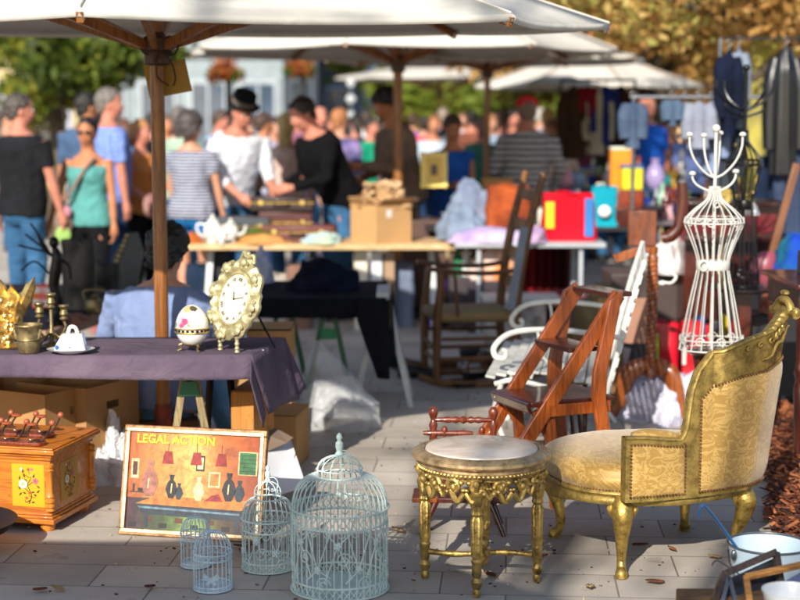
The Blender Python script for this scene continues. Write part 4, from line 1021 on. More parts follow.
# dark slatted chair behind
t = thing('slatted_chair', 'dark slatted wooden chair back standing between the step chair and the gilt armchair', 'chair', (wx(571,6.75,.3), 6.9, 0), R(15))
m = MB()
for k in range(5): m.bar((-.075+.0375*k,0,.12),(-.09+.0375*k,.03,.40),.012,.014)
m.bar((-.10,.03,.41),(.09,.03,.41),.02,.05); m.bar((-.09,0,.11),(.09,0,.11),.02,.03); m.build('back_slats', MAHOG, t)
for s_ in (-1,1):
    m = MB(); m.bar((s_*.085,0,0),(s_*.095,.03,.44),.022,.022); m.build('leg', MAHOG, t)
m = MB(); m.box((0,.16,.12),(.2,.3,.02)); m.build('seat', MAHOG, t)
m = MB(); 
for s_ in (-1,1): m.bar((s_*.08,.29,0),(s_*.08,.29,.11),.02,.02)
m.build('front_legs', MAHOG, t)

# ================================================================= white garden bench (seen from its near end, facing left)
WI = plain('#e2e2dc', .45, 0, .25, 10, .2, 40, c2='#c4c6bf')
nb = Vector((wx(600,7.15,.0)+.0, 7.15)); ang = math.atan2(1.15, .17)-PI/2
t = thing('garden_bench', 'white painted slatted garden bench with scrolled iron arms', 'bench', (nb.x, nb.y, 0), ang)
BW = 1.15
# local: x depth (0 = rear of seat, -.5 = front), y 0..BW width
def seatc(u): return (-.52+.52*u, .395+.055*sin(PI*(1-u)*.9)-.03*u)
for yy in (.02, BW-.02):
    m = MB()
    m.tube(spline([(-.50,yy,.39),(-.40,yy,.41),(-.2,yy,.37),(0,yy,.345),(.04,yy,.42),(.12,yy,.75),(.19,yy,.985)], 5), .012, 8)
    m.tube(spline([(-.47,yy,.39),(-.50,yy,.25),(-.46,yy,.12),(-.53,yy,0)], 5), .013, 8)
    m.tube(spline([(.0,yy,.345),(.03,yy,.2),(.0,yy,.1),(.06,yy,0)], 5), .013, 8); m.build('end_frame', WI, t)
    m = MB(); arm = [(.10,yy,.62),(-.05,yy,.64),(-.25,yy,.655),(-.42,yy,.635),(-.50,yy,.57),(-.495,yy,.52),(-.455,yy,.515),(-.447,yy,.545),(-.465,yy,.552)]
    m.tube(spline(arm, 6), [.012,.013,.014,.014,.012,.010], 8); m.tube(spline([(-.30,yy,.65),(-.29,yy,.55),(-.33,yy,.42)], 4), .008, 6); m.tube(spline([(-.29,yy,.55),(-.25,yy,.5),(-.22,yy,.54)], 4), .006, 6); m.build('scroll_arm', WI, t)
for k in range(11):
    u = k/10; x_, z_ = seatc(u); m = MB(); m.box((x_, BW/2, z_+.012), (.047, BW-.02, .012), (0, R(10-16*u), 0)); m.build('seat_slat', WI, t, bevel=.003)
for k in range(9):
    u = (k+.6)/9; m = MB(); m.box((.045+.15*u, BW/2, .40+.585*u), (.012, BW-.02, .045), (0, R(14), 0)); m.build('back_slat', WI, t, bevel=.003)

# ================================================================= tripod valet with barley twist post
vx, vy = wx(650, 8.3, .1), 8.3
t = thing('valet_stand', 'dark wooden valet stand with twisted post on three carved claw legs', 'valet stand', (vx, vy, 0), R(-8))
VW = wood('#a0561f', '#58280f', 1.2, 2, .22, .6)
m = MB()
for k in range(2):
    ph = PI*k; pts = [(.011*cos(ph+u*2*PI*11), .011*sin(ph+u*2*PI*11), .34+.60*u) for u in [i/150 for i in range(151)]]; m.tube(pts, .0175, 8)
m.lathe([(.03,.26),(.032,.30),(.02,.32),(.026,.335),(.018,.35)], 16); m.lathe([(.018,.93),(.027,.94),(.02,.955),(.024,.97),(.024,1.0)], 16); m.build('twisted_post', VW, t)
for k, a_ in enumerate((PI+.10, -.35, PI/2)):
    d = Vector((cos(a_), sin(a_), 0)); m = MB()
    d_ = d*.72; pts = [Vector((0,0,.32))+d_*.02, d_*.07+Vector((0,0,.32)), d_*.14+Vector((0,0,.275)), d_*.18+Vector((0,0,.19)), d_*.21+Vector((0,0,.10)), d_*.265+Vector((0,0,.035)), d_*.33+Vector((0,0,.012))]
    m.tube(spline(pts, 6), [.032,.046,.052,.043,.033,.029,.028,.02], 12, flat=(.62,1))
    m.build('claw_leg', VW, t)
m = MB(); m.box((-.052,0,1.105),(.135,.06,.20)); m.build('valet_block', wood('#7d3c18','#401a0b',1,2,.25,.6), t, bevel=.006)
m = MB(); m.bar((-.01,0,1.0),(-.18,0,.93),.04,.05,(0,0,1)); m.build('lower_arm', VW, t, bevel=.004)
m = MB(); m.tube(spline([(.04,0,1.05),(.08,0,1.06),(.12,0,1.12),(.135,0,1.25),(.13,0,1.36)], 6), [.03,.034,.03,.028,.026], 10, flat=(.8,1)); m.build('curved_arm', MAHOG, t)
m = MB(); m.tube(spline([(.05,0,.80),(.09,-.02,.80),(.11,-.02,.835),(.08,-.02,.86)], 5), .008, 8); m.lathe([(.01,0),(.016,.02),(.01,.03)], 10, (.03,0,.795), axis=ax); m.build('side_hook', WI, t)

t.scale = (1.12, 1.12, .95)
# ================================================================= wire dress forms
def dressform(name, label, px, y, z0, hgt, mat, knobs, wr=.004, ww=1.0, top='balls', bell=1.0, rz=0):
    t = thing(name, label, 'hat stand', (wx(px, y, z0), y, z0), rz)
    s_ = hgt
    prof = [(.145*bell,0),(.134*bell,.055),(.118*bell,.14),(.098*bell,.24),(.078,.33),(.071,.375),(.073,.41),(.088,.46),(.116,.53),(.134,.575),(.124,.60),(.09,.635),(.052,.665),(.03,.69),(.024,.735)]
    n_ = 18; M2 = spline([(r_, 0, z_) for r_, z_ in prof], 4)
    for grp in range(1):
        m = MB()
        for k in range(n_):
            a_ = 2*PI*k/n_+.06; m.tube([(p_.x*cos(a_)*s_*ww, p_.x*sin(a_)*s_*.78, p_.z*s_) for p_ in M2], wr*.72, 5, caps=False)
        m.build('body_wires', mat, t)
    def ring(r_, z_, w_=wr): 
        m.tube([(r_*cos(a_)*s_*ww, r_*sin(a_)*s_*.78, z_*s_) for a_ in [2*PI*i/40 for i in range(40)]], w_, 7, closed=True)
    for ra_, za_ in ((.145*bell,0),(.135*bell,.045),(.134,.575),(.126,.597),(.024,.735)):
        m = MB(); ring(ra_, za_, wr*.9); m.build('hoop', mat, t)
    m = MB(); m.lathe([(.073*s_,.362*s_),(.076*s_,.366*s_),(.076*s_,.40*s_),(.074*s_,.404*s_)], 40, sx=ww, sy=.8); m.f = [f_ for f_ in m.f if len(f_) == 4]
    m.mi = [0]*len(m.f)
    for j in range(16): pass
    m.tube([(-.055*s_+.018*s_*cos(a_), -.062*s_, .385*s_+.022*s_*sin(a_)) for a_ in [2*PI*i/14 for i in range(14)]], wr, 6, closed=True)
    m.build('waist_band', mat, t)
    m = MB()
    for z_, r_, cnt, rr in ((.03,.138*bell,9,.024),(.565,.128,7,.026)):
        for k in range(cnt):
            a0 = -PI*1.0+PI*1.0*(k+.5)/cnt*2; s2 = 1 if k % 2 else -1; pts = []
            for j in range(18):
                b2 = j/17*2.4*PI; q_ = rr*(1-j/24); da = s2*(q_*cos(b2))/r_; pts.append(((r_+.004)*cos(a0+da)*s_*ww, (r_+.004)*sin(a0+da)*s_*.78, (z_+.012+q_*sin(b2))*s_))
            m.tube(pts, wr*.75, 5)
    if top == 'balls':
        pts = []
        for j in range(20): b2 = j/19*3*PI; q_ = .022*(1-j/26); pts.append(((q_*cos(b2))*s_, -.055*s_, (.66+q_*sin(b2))*s_))
        m.tube(pts, wr*.8, 5)
    m.build('scrolls', mat, t)
    m = MB(); m.tube([(0,0,.60*s_),(0,0,knobs['stem']*s_)], wr*1.9, 10); m.tube([(0,0,0),(0,0,.62*s_)], wr*1.0, 8); m.build('stem', mat, t)
    m = MB(); m.ball((0,0,knobs['stem']*s_+.012), .019, 14); m.build('knob', mat, t)
    for ex, ey, ez, mid in knobs['arms']:
        m = MB(); m.tube(spline([(0,0,mid*s_),(ex*.36*s_,ey*.36*s_,(mid+.004+(ez-mid)*.10)*s_),(ex*.76*s_,ey*.76*s_,(mid+(ez-mid)*.40)*s_),(ex*.97*s_,ey*.97*s_,(mid+(ez-mid)*.72)*s_),(ex*s_,ey*s_,(ez)*s_)], 6), wr*1.25, 8); o = m.build('hook_arm', mat, t)
        m = MB()
        if top == 'balls': m.lathe([(.006,0),(.015,.004),(.0165,.012),(.010,.019),(.001,.021)], 14, (ex*s_, ey*s_, ez*s_-.004)); m.build('knob', mat, o)
        else: m.ball((ex*s_, ey*s_, ez*s_), .007, 10); m.build('knob', mat, o)
    return t
dz = wz(349, 7.0)
hgt = 1.0
dressform('dress_form', 'white wire dress form hat stand with ball topped hooks', 711, 7.0, dz, 1.0, WHITE_WIRE,
    dict(stem=.985, arms=[(-.122,-.02,.965,.775),(.115,-.02,.965,.775),(-.04,.07,.96,.775),(.032,.07,.97,.775),(-.10,.01,.79,.71),(.095,.01,.80,.71)]), .0042)
# pedestal it stands on
t = thing('side_table', 'small dark round side table carrying the white wire dress form', 'side table', (wx(711, 7.0, dz), 7.0, 0))
m = MB(); m.lathe([(.001,dz-.02),(.10,dz-.02),(.11,dz-.012),(.11,dz-.006),(.001,dz-.003)], 30); m.build('tabletop', MAHOG, t)
m = MB(); m.lathe([(.02,.1),(.03,.16),(.018,.2),(.022,.4),(.03,.46),(.018,.5),(.03,dz-.02)], 14, (-.055,0,0)); m.build('column', MAHOG, t)
for k in range(3):
    a_ = 2*PI*k/3+.5; m = MB(); m.tube(spline([(-.055,0,.14),(-.055+.12*cos(a_),.12*sin(a_),.10),(-.055+.2*cos(a_),.2*sin(a_),0.01)], 5), [.02,.012], 8); m.build('leg', MAHOG, t)
# black one behind
bz = wz(285, 8.6)
dressform('dress_form', 'black wire dress form hat stand with forked hooks behind the white one', 741, 8.6, bz, 1.16, BLACKMETAL,
    dict(stem=1.02, arms=[(-.145,-.02,.97,.83),(.125,-.02,.97,.83),(-.09,.06,.965,.83),(.10,.06,.96,.83),(-.10,-.02,.86,.80),(.095,-.02,.865,.80)]), .0056, .62, 'plain', .95)
t = thing('pedestal_table', 'dark round topped pedestal table under the black wire dress form', 'table', (wx(742,8.6,bz), 8.6, 0))
m = MB(); m.lathe([(.001,bz-.03),(.19,bz-.03),(.205,bz-.02),(.205,bz-.008),(.001,bz-.004)], 36); m.build('tabletop', plain('#15161a', .25, coat=.3), t)
m = MB(); m.box((0,0,(bz-.03)/2+.02),(.09,.09,bz-.07)); m.build('column', MAHOG, t, bevel=.004)
m = MB(); m.box((0,0,.02),(.34,.34,.04)); m.build('base', MAHOG, t, bevel=.006)

# ================================================================= rush seated rocking armchair
x0, y0 = wx(470, 9.6, .2), 9.6
t = thing('rocking_chair', 'old tall backed wooden rocking chair with rush seat facing left', 'rocking chair', (x0, y0, 0), R(8))
# local: faces -x ; width along y
for yy in (-.24,.24):
    m = MB(); m.tube(spline([(.26,yy,.06),(.24,yy,.45),(.30,yy,.9),(.40,yy,1.30)], 6), [.026,.028,.027,.022], 10); m.build('back_post', OLDWOOD, t)
    m = MB(); m.tube([(-.25,yy,.05),(-.25,yy,.42),(-.22,yy,.72)], [.024,.027,.02], 10); m.build('front_post', OLDWOOD, t)
    m = MB(); m.tube(spline([(-.36,yy,.075),(-.2,yy,.03),(0,yy,.018),(.2,yy,.03),(.42,yy,.09)], 6), .02, 8, flat=(.7,1.2)); m.build('rocker', OLDWOOD, t)
    m = MB(); m.tube(spline([(-.30,yy,.73),(-.1,yy,.705),(.1,yy,.70),(.27,yy,.72)], 5), .022, 8, flat=(1.3,.7)); m.build('arm_rest', OLDWOOD, t)
    m = MB(); m.tube([(-.22,yy,.30),(.22,yy,.30)], .012, 8); m.tube([(-.22,yy,.18),(.22,yy,.18)], .012, 8); m.tube([(-.12,yy,.44),(-.14,yy,.70)], .010, 8); m.build('side_rail', OLDWOOD, t)
m = MB()
for z_ in (.24,.16): m.tube([(-.25,-.22,z_),(-.25,.22,z_)], .013, 8)
m.build('front_rail', OLDWOOD, t)
def rush():
    tt = NT('rush'); x, y_, z = tt.sep(); f_ = tt.math('ABSOLUTE', tt.math('SUBTRACT', tt.math('FRACT', tt.math('MULTIPLY', x, 60)), .5)); tt.col(tt.mix(f_, '#9a8258', '#4a3a20')); tt.bump(f_, .6, .006); return tt.done(.8)
m = MB(); m.box((-.02,0,.43),(.50,.46,.07)); m.build('rush_seat', rush(), t, bevel=.03)
for k in range(4):
    z_ = .62+.18*k; x_ = float(np.interp(z_, [.45,.9,1.3], [.245,.30,.40])); m = MB(); m.bar((x_,-.23,z_),(x_,.23,z_),.015,.07,(.2,0,1)); m.build('back_slat', OLDWOOD, t)
# grey strap lying over the back
m = MB(); m.bar((.20,-.262,.48),(.28,-.268,.98),.05,.008,(0,1,0)); o = m.build('hanging_strap', fabric('#8a94a0'), None, loc=(x0,y0,0), rot=R(8)); tag(o, 'pale grey strap hanging down beside the rocking chair back', 'strap')

# ================================================================= enamel bucket, brush and frames at bottom right
bx_ = G(768, 640)
bkx, bky = wx(768, 5.15, .1), 5.15
t = thing('enamel_bucket', 'white enamel bucket with dark rim in the bottom right corner', 'bucket', (bkx, bky, 0))
ENA = plain('#b9cede', .25, 0, .12, 6, .05, 30, coat=.6)
zt = wz(541, bky); rb = (808-724)/2/1556*bky*1.0
m = MB(); m.lathe([(rb*.72,0),(rb*.74,.01),(rb*.97,zt-.012),(rb*.95,zt-.012),(rb*.70,.012),(.001,.012)], 48); m.build('bucket_wall', ENA, t)
m = MB(); m.tube(circ((0,0), rb*.98, 48, zt-.008), .0042, 8, closed=True); m.build('rim', plain('#4a5058', .4), t)
m = MB(); m.lathe([(.001,zt*.62),(rb*.85,zt*.62)], 40); m.build('water', plain('#8fb6d8', .08, coat=.5, var=.05), t, smooth=0)
m = MB(); m.tube(spline([(-rb*.99,0,zt-.03),(-rb*1.0,-.09,zt-.07),(-.05,-rb*1.12,zt-.12),(.08,-rb*1.08,zt-.10),(rb,-.05,zt-.03)], 6), .003, 6); m.build('bail_handle', plain('#7d8288', .3, .9), t)
m = MB(); m.ball((-rb*.92,-.05,zt-.035), (.012,.008,.02), 10); m.build('handle_lug', plain('#7d8288', .3, .9), t)
t = thing('brush', 'long blue handled brush standing in the enamel bucket', 'brush')
BLP = plain('#1366a8', .3, coat=.3)
a_ = Vector(P(703,507,5.02)); b2 = Vector(P(737,548,5.10))
m = MB(); m.tube(spline([a_+Vector((-.012,0,-.035)), a_+Vector((-.010,0,-.008)), a_+Vector((.006,0,.002)), a_.lerp(b2,.5)+Vector((.004,0,.004)), b2, b2+(b2-a_)*.6], 6), [.0045,.006,.008,.009,.0085,.008], 10, flat=(1,.6)); m.build('handle', BLP, t)
m = MB(); c0 = b2+(b2-a_)*.62; m.lathe([(.012,0),(.014,.03),(.02,.08)], 10, c0-Vector((0,0,.06))); m.build('bristles', plain('#d8c8a0', .9), t)
# stack of wooden frames
def frame4(m, c, ux, uz, w_, h_, bw, th):
    c = Vector(c); ux = Vector(ux).normalized(); uz = Vector(uz).normalized(); n_ = ux.cross(uz)
    for s_ in (-1,1):
        m.bar(c+ux*(-w_/2)+uz*(s_*(h_/2-bw/2)), c+ux*(w_/2)+uz*(s_*(h_/2-bw/2)), bw, th, n_)
        m.bar(c+ux*(s_*(w_/2-bw/2))+uz*(-h_/2+bw), c+ux*(s_*(w_/2-bw/2))+uz*(h_/2-bw), bw, th, n_)
def quadbars(m, pts, w_, h_):
    pts = [Vector(p_) for p_ in pts]; cen = sum(pts, Vector())/len(pts); up = (pts[1]-pts[0]).cross(pts[2]-pts[1]).normalized()
    for i in range(len(pts)): m.bar(pts[i], pts[(i+1) % len(pts)], w_, h_, up)
DKF = wood('#4a3a30', '#241a16', 1, 0, .4, .2)
t = thing('picture_frame', 'dark wooden frame leaning over the front of the enamel bucket', 'frame')
m = MB(); quadbars(m, [P(724,574,4.72), P(776,552,4.86), P(790,640,4.70), P(700,640,4.55)], .022, .016); m.build('frame_bars', DKF, t, bevel=.002)
m = MB(); pp = [P(726,580,4.73), P(774,558,4.87), P(788,640,4.72), P(704,640,4.57)]; m.add([Vector(a_) for a_ in pp], [(0,1,2,3)]); m.build('glass_sheet', plain('#2b2c30', .2), t, smooth=0)
t = thing('picture_frame', 'pale wooden slat frame lying across the dark frame at bottom right', 'frame')
m = MB(); quadbars(m, [P(746,577,4.72), P(815,562,4.80), P(830,600,4.6), P(752,620,4.55)], .020, .016); m.build('frame_bars', wood('#c08a4c','#8a5a2a',1,0,.5,.1), t, bevel=.002)
t = thing('picture_frame', 'grey metal edged frame leaning outside the dark frame at bottom right', 'frame')
m = MB(); quadbars(m, [P(729,577,4.66), P(745,640,4.5), P(712,640,4.5)], .012, .010); m.build('frame_bars', plain('#6a7078', .4, .6), t)
t = thing('box_lid', 'slate blue boxes lid tilted beside the frames at the bottom right edge', 'box lid')
m = MB(); pp = [P(772,590,4.68), P(815,566,4.76), P(820,585,4.6), P(778,600,4.58)]; m.add([Vector(a_) for a_ in pp], [(0,1,2,3)]); m.build('lid_sheet', plain('#5d6c94', .5), t, smooth=0, solid=.01)
x0, y0, z0 = P(792, 590, 4.45)
t = thing('bowl', 'white bowl at the very bottom right corner', 'bowl', (x0, y0, z0-.09))
m = MB(); m.lathe([(.03,0),(.04,.005),(.078,.05),(.088,.09),(.084,.09),(.07,.05),(.03,.012),(.001,.01)], 30); m.build('bowl_wall', plain('#dfe3e6', .2, coat=.5), t)
# crate carrying them (mostly below the frame)
m = MB(); m.box((x0-.05, 4.62, (z0-.10)/2), (.46, .34, z0-.10)); tag(m.build('wooden_crate', wood('#8a6a48','#5a4028',1,0,.7,0), bevel=.004), 'wooden crate under the white bowl and frames at bottom right', 'crate')
# dark turned leg table at the right edge
tx = wx(796, 7.3, .5); tz = wz(283, 7.3)
t = thing('wooden_table', 'dark mahogany table with turned legs cut by the right edge', 'table', (tx, 7.3, 0))
m = MB(); m.box((.5,.28,tz-.012),(1.05,.75,.025)); m.build('tabletop', MAHOG, t, bevel=.005)
m = MB(); m.box((.5,-.02,tz-.09),(.98,.02,.12)); m.box((.005,.28,tz-.09),(.02,.62,.12)); m.build('apron', wood('#3a1a10','#200c07',1,0,.3,.4), t, bevel=.003)
for ly in (.0,.56):
    m = MB(); m.lathe([(.014,0),(.022,.02),(.014,.05),(.02,.10),(.014,.14),(.024,.2),(.027,.36),(.018,.40),(.028,.43),(.022,.46),(.02,.5),(.026,tz-.16)], 18, (.02,ly,0)); m.build('leg', MAHOG, t)
m = MB(); m.lathe([(.014,0),(.022,.02),(.014,.05),(.02,.10),(.014,.14),(.024,.2),(.027,.36),(.018,.40),(.028,.43),(.022,.46),(.02,.5),(.026,tz-.16)], 18, (.96,0,0)); m.build('leg', MAHOG, t)
# bottles etc on it
m = MB(); m.box((.25,.3,tz+.06),(.3,.25,.12)); o = m.build('dark_box', plain('#2a3040', .5), None, loc=(tx,7.3,0), bevel=.004); tag(o, 'dark blue grey box on the mahogany table at the right edge', 'box')
# fallen leaves
LEAFM = [plain('#7a4322', .8), plain('#a8895a', .8), plain('#5c2f1a', .8)]
for i, (px, py) in enumerate([(40,593),(58,592),(240,549),(246,551),(398,533),(640,548),(655,585),(590,590),(490,578),(672,552),(715,560),(420,470),(540,560),(300,590),(150,590)]):
    x_, y_, _ = G(px, py); m = MB(); L_ = rg.uniform(.025,.05); a0 = rg.random()*6
    m.grid(lambda u, v: ((u-.5)*L_*sin(PI*min(1,v+.05))**.8*.8, (v-.5)*L_*1.4, .008+.012*abs(u-.5)+.01*v*v), 4, 6)
    o = m.build('fallen_leaf', LEAFM[i % 3], None, loc=(x_, y_, 0), rot=(0,0,a0), solid=.001)
    tag(o, 'dry brown fallen leaf lying on the paving', 'leaf', 'fallen leaves on the paving')
# ================================================================= people
SKIN = {k: plain(c, .55, var=.12, scale=14, bump=.05, sheen=.1, spec=.35) for k, c in dict(fair='#c58f74', pink='#c27e68', tan='#b97a56', dark='#9a6244').items()}
EYEW = plain('#e6e2dc', .2, var=.02); IRIS = plain('#1e140e', .15, var=.02); LIP = plain('#a8584c', .5, var=.1)
DENIM = fabric('#3f6c94', '#2c4e70', .5); DENIM_DK = fabric('#243a5c', '#1a2a44', .5); BLACKF = fabric('#15161a', '#0d0e11', .4); NAVYF = fabric('#1d2a4a', '#141c33', .4)
HAIRS = {}
def hairmat(c):
    if c not in HAIRS:
        t = NT('hair'); t.col(t.ramp(t.noise(1, 4, t.coord(sc=(60,60,8))), [(.3, dk(c,.6)), (.7, C(c))])); t.bump(t.noise(1, 4, t.coord(sc=(90,90,9))), .7, .01); HAIRS[c] = t.done(.5)
    return HAIRS[c]
FOLD = bpy.data.textures.new('folds', 'CLOUDS'); FOLD.noise_scale = .10; FOLD.noise_depth = 2
LOCK = bpy.data.textures.new('locks', 'CLOUDS'); LOCK.noise_scale = .028; LOCK.noise_depth = 2
def ik(a, b, l1, l2, pole):
    a = Vector(a); b = Vector(b); d = b-a; L = min(d.length, (l1+l2)*.999); d.normalize(); b = a+d*L
    x_ = (l1*l1-l2*l2+L*L)/(2*L); hgt_ = math.sqrt(max(l1*l1-x_*x_, 0)); pole = Vector(pole); p_ = (pole-d*pole.dot(d)).normalized()
    return a+d*x_+p_*hgt_, b
def person(label, px, d, h=1.7, yaw=0, top=None, sleeve=.45, bottom=None, blen=1.0, hair=('short','#3a2a20'), lean=0, hl=(.27,-.03,.84), hr=(-.27,-.03,.84),
           fl=(.10,0,.07), fr=(-.10,.02,.07), hy=0, hp=0, fem=False, skin='fair', pelvis=None, hat=None, glasses=False, shoe=None, vx_=.012, loc=None, wide=1.0, topname='shirt', botname='trousers', xoff=0, toplen=.90, openneck=False, el=None, group=None, skirt=False):
    k = h/1.75; y = d; x = wx(px, y, 1.3)+xoff
    if loc: x, y = loc
    pv = Vector(pelvis if pelvis else (0, 0, .95)); dz_ = pv-Vector((0,0,.95))
    RU = Matrix.Rotation(R(lean), 3, 'X')
    def U(p_):   # upper body: lean forward (towards -y) about the pelvis
        q_ = Vector(p_)-Vector((0,0,.95)); return RU@q_+pv
    hw = .092 if fem else .088; sw = (.175 if fem else .2)*wide
    if fem: T = [(.86,.165,.115,0),(.95,.175,.125,.01),(1.03,.150,.108,0),(1.10,.128,.098,0),(1.20,.140,.112,-.008),(1.29,.152,.125,-.018),(1.36,.150,.105,-.008),(1.43,.125,.078,.005),(1.475,.06,.055,.01)]
    else: T = [(.86,.160,.115,0),(.95,.165,.122,0),(1.05,.160,.118,-.01),(1.14,.160,.118,-.012),(1.24,.172,.122,-.008),(1.34,.185,.122,0),(1.41,.175,.100,.008),(1.455,.12,.075,.01),(1.49,.062,.058,.01)]
    T = [(z_, a_*wide, b_2*wide**.5, o_) for z_, a_, b_2, o_ in T]
    ex = RU@Vector((1,0,0)); ey = RU@Vector((0,1,0))
    def torso(m, inf, z0=.0, z1=9, extra=None):
        rings = [(U((0, o_, z_)), ex*(a_+inf), ey*(b_2+inf)) for z_, a_, b_2, o_ in T if z0 <= z_ <= z1]
        m.loft(rings, 20)
    Sh = {1: U((sw*.93,.005,1.415)), -1: U((-sw*.93,.005,1.415))}
    arms = {}
    for s_, hd, pole in ((1, hl, None), (-1, hr, None)):
        tgt = Vector(hd)
        if len(hd) == 4: tgt = U(hd[:3])      # given in leaned space
        e_, w_ = ik(Sh[s_], tgt, .29, .255, (el[0]*s_, el[1], el[2]) if el else (s_*.5, .8, -.5)); arms[s_] = (Sh[s_], e_, w_)
    legs = {}
    for s_, ft in ((1, fl), (-1, fr)):
        hip = pv+Vector((s_*hw, 0, -.03)); kn, an = ik(hip, Vector(ft), .43, .425, (s_*.12, -1, .1)); legs[s_] = (hip, kn, an)
    m = MB(); torso(m, 0)
    nb_ = U((0,.012,1.47)); hb = U((0,-.002,1.56)); m.tube([nb_, hb+Vector((0,0,.02))], [.062,.054,.055], 12)
    HM = Matrix.Translation(U((0,-.012,1.635)))@Matrix.Rotation(R(hy), 4, 'Z')@Matrix.Rotation(R(lean*.4+hp), 4, 'X')
    m.M = HM
    m.loft([((0,-.018,-.112),(.022,0,0),(0,.026,0)),((0,-.016,-.10),(.040,0,0),(0,.050,0)),((0,-.006,-.07),(.056,0,0),(0,.078,0)),((0,0,-.03),(.068,0,0),(0,.090,0)),((0,.004,.01),(.074,0,0),(0,.097,0)),((0,.008,.05),(.074,0,0),(0,.098,0)),((0,.010,.08),(.064,0,0),(0,.085,0)),((0,.010,.105),(.042,0,0),(0,.056,0)),((0,.010,.117),(.012,0,0),(0,.016,0))], 20)
    m.add([(-.014,-.092,-.028),(.014,-.092,-.028),(.016,-.085,-.034),(-.016,-.085,-.034),(0,-.120,-.028),(0,-.088,.012),(0,-.07,-.02)], [(0,4,1),(1,4,5),(0,5,4),(1,5,6),(0,6,5),(0,1,6)])
    m.ball((0,-.105,-.024), (.013,.016,.012), 8)
    for s_ in (-1,1): m.ball((s_*.076,.01,-.012), (.010,.018,.030), 8); m.ball((s_*.034,-.078,-.03), (.022,.014,.02), 8)
    m.ball((0,-.083,-.062), (.024,.014,.012), 8)
    m.M = Matrix()
    for s_ in (-1,1):
        a_, e_, w_ = arms[s_]; f_ = .88 if fem else 1.0
        m.tube([a_, a_.lerp(e_,.35), a_.lerp(e_,.8), e_, e_.lerp(w_,.3), w_.lerp(e_,.12), w_], [.054*f_,.049*f_,.040*f_,.038*f_,.040*f_,.028*f_,.026*f_], 12)
        fd = (w_-e_).normalized(); side = Vector((fd.y, -fd.x, 0)); side = side.normalized() if side.length > .1 else Vector((0,-1,0)); inn = Vector((-s_,0,0)) if abs(fd.x) < .8 else Vector((0,0,-1))
        inn = (inn-fd*inn.dot(fd)).normalized(); wd = fd.cross(inn).normalized()
        m.tube([w_-fd*.01, w_+fd*.04, w_+fd*.088], [.026,.034,.032], 10, flat=None)
        kn_ = w_+fd*.085
        for j, (o_, L_) in enumerate(((-.026,.062),(-.009,.074),(.009,.07),(.026,.055))):
            b0 = kn_+wd*o_; c1 = (.25+.1*j)
            m.tube([b0-fd*.01, b0+fd*L_*.45+inn*.006, b0+fd*L_*.78+inn*L_*c1*.8, b0+fd*L_*.9+inn*L_*(c1+.35)], [.0105,.010,.009,.0075], 6)
        tw = -1 if wd.y > 0 else 1
        tb = w_+fd*.03+wd*tw*.028; m.tube([tb, tb+fd*.03+wd*tw*.018+inn*.008, tb+fd*.055+wd*tw*.02+inn*.02], [.013,.0115,.009], 6)
        hp_, kn2, an = legs[s_]
        m.tube([hp_, hp_.lerp(kn2,.3), hp_.lerp(kn2,.85), kn2, kn2.lerp(an,.28), kn2.lerp(an,.8), an], [.088,.082,.058,.056,.057,.038,.037], 12)
    body = m.build('person', SKIN[skin], None, remesh=vx_, smooth=60)
    body.location = (x, y, 0); body.rotation_euler = (0, 0, R(yaw)); body.scale = (k, k, k); tag(body, label, 'person', group)
    # face details
    m = MB(); m.M = HM
    for s_ in (-1,1): m.ball((s_*.031,-.0845,.004), (.0135,.008,.008), 8)
    e_o = m.build('eyes', EYEW, body)
    m = MB(); m.M = HM
    for s_ in (-1,1): m.ball((s_*.031,-.0895,.004), (.006,.005,.006), 8)
    m.build('irises', IRIS, e_o)
    m = MB(); m.M = HM; m.ball((0,-.0945,-.062), (.021,.007,.0065), 8); m.build('mouth', LIP, body)
    hs, hc = hair; hm_ = hairmat(hc); hrg = random.Random(int(px*7+d*13))
    if hs != 'bald':
        m = MB(); m.M = HM
        if hs == 'curly': m.ball((0,.02,.035), (.108,.118,.108), 22, jit=.11, seed=3); m.ball((0,.05,-.03), (.092,.078,.075), 16, jit=.11, seed=4)
        else:
            m.ball((0,.018,.030), (.087,.106,.104), 20, jit=.018, seed=1)
            if hs == 'short': m.ball((0,.045,-.02), (.074,.062,.06), 14, jit=.02)
            if hs == 'bob': m.ball((0,.035,-.02), (.120,.112,.095), 22, jit=.05, seed=2); m.ball((0,.03,.03), (.115,.12,.108), 22, jit=.04)
            if hs in ('long', 'tied'): m.tube(spline([(0,.06,.05),(0,.085,-.04),(0,.085,-.13),(0,.07,-.22)], 5), [.07,.085,.08,.06,.03] if hs == 'long' else [.06,.055,.035,.03,.015], 12, flat=(1.15,.8))
            if hs == 'tied': m.ball((0,.055,-.01), (.075,.06,.06), 12)
        # keep the face clear
        m.v = [tuple(HM@Vector((q_.x*.97, max(q_.y, -.060+max(0, .045-q_.z)*1.3), q_.z))) if (q_ := (HM.inverted()@Vector(v_))).z < .052 else v_ for v_ in m.v]
        m.build('hair', hm_, body, smooth=60)
    if hat:
        m = MB(); m.M = HM@Matrix.Rotation(R(8), 4, 'X')
        if hat == 'top': m.lathe([(.001,.062),(.124,.062),(.127,.067),(.095,.071),(.091,.10),(.089,.158),(.080,.168),(.001,.163)], 28, (0,.012,0), sy=1.12); hm2 = BLACKF
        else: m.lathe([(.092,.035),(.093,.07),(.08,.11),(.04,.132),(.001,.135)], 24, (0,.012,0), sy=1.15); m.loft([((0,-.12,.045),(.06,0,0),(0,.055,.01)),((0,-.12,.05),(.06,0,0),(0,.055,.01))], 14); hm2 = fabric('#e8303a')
        o = m.build('hat', hm2, body)
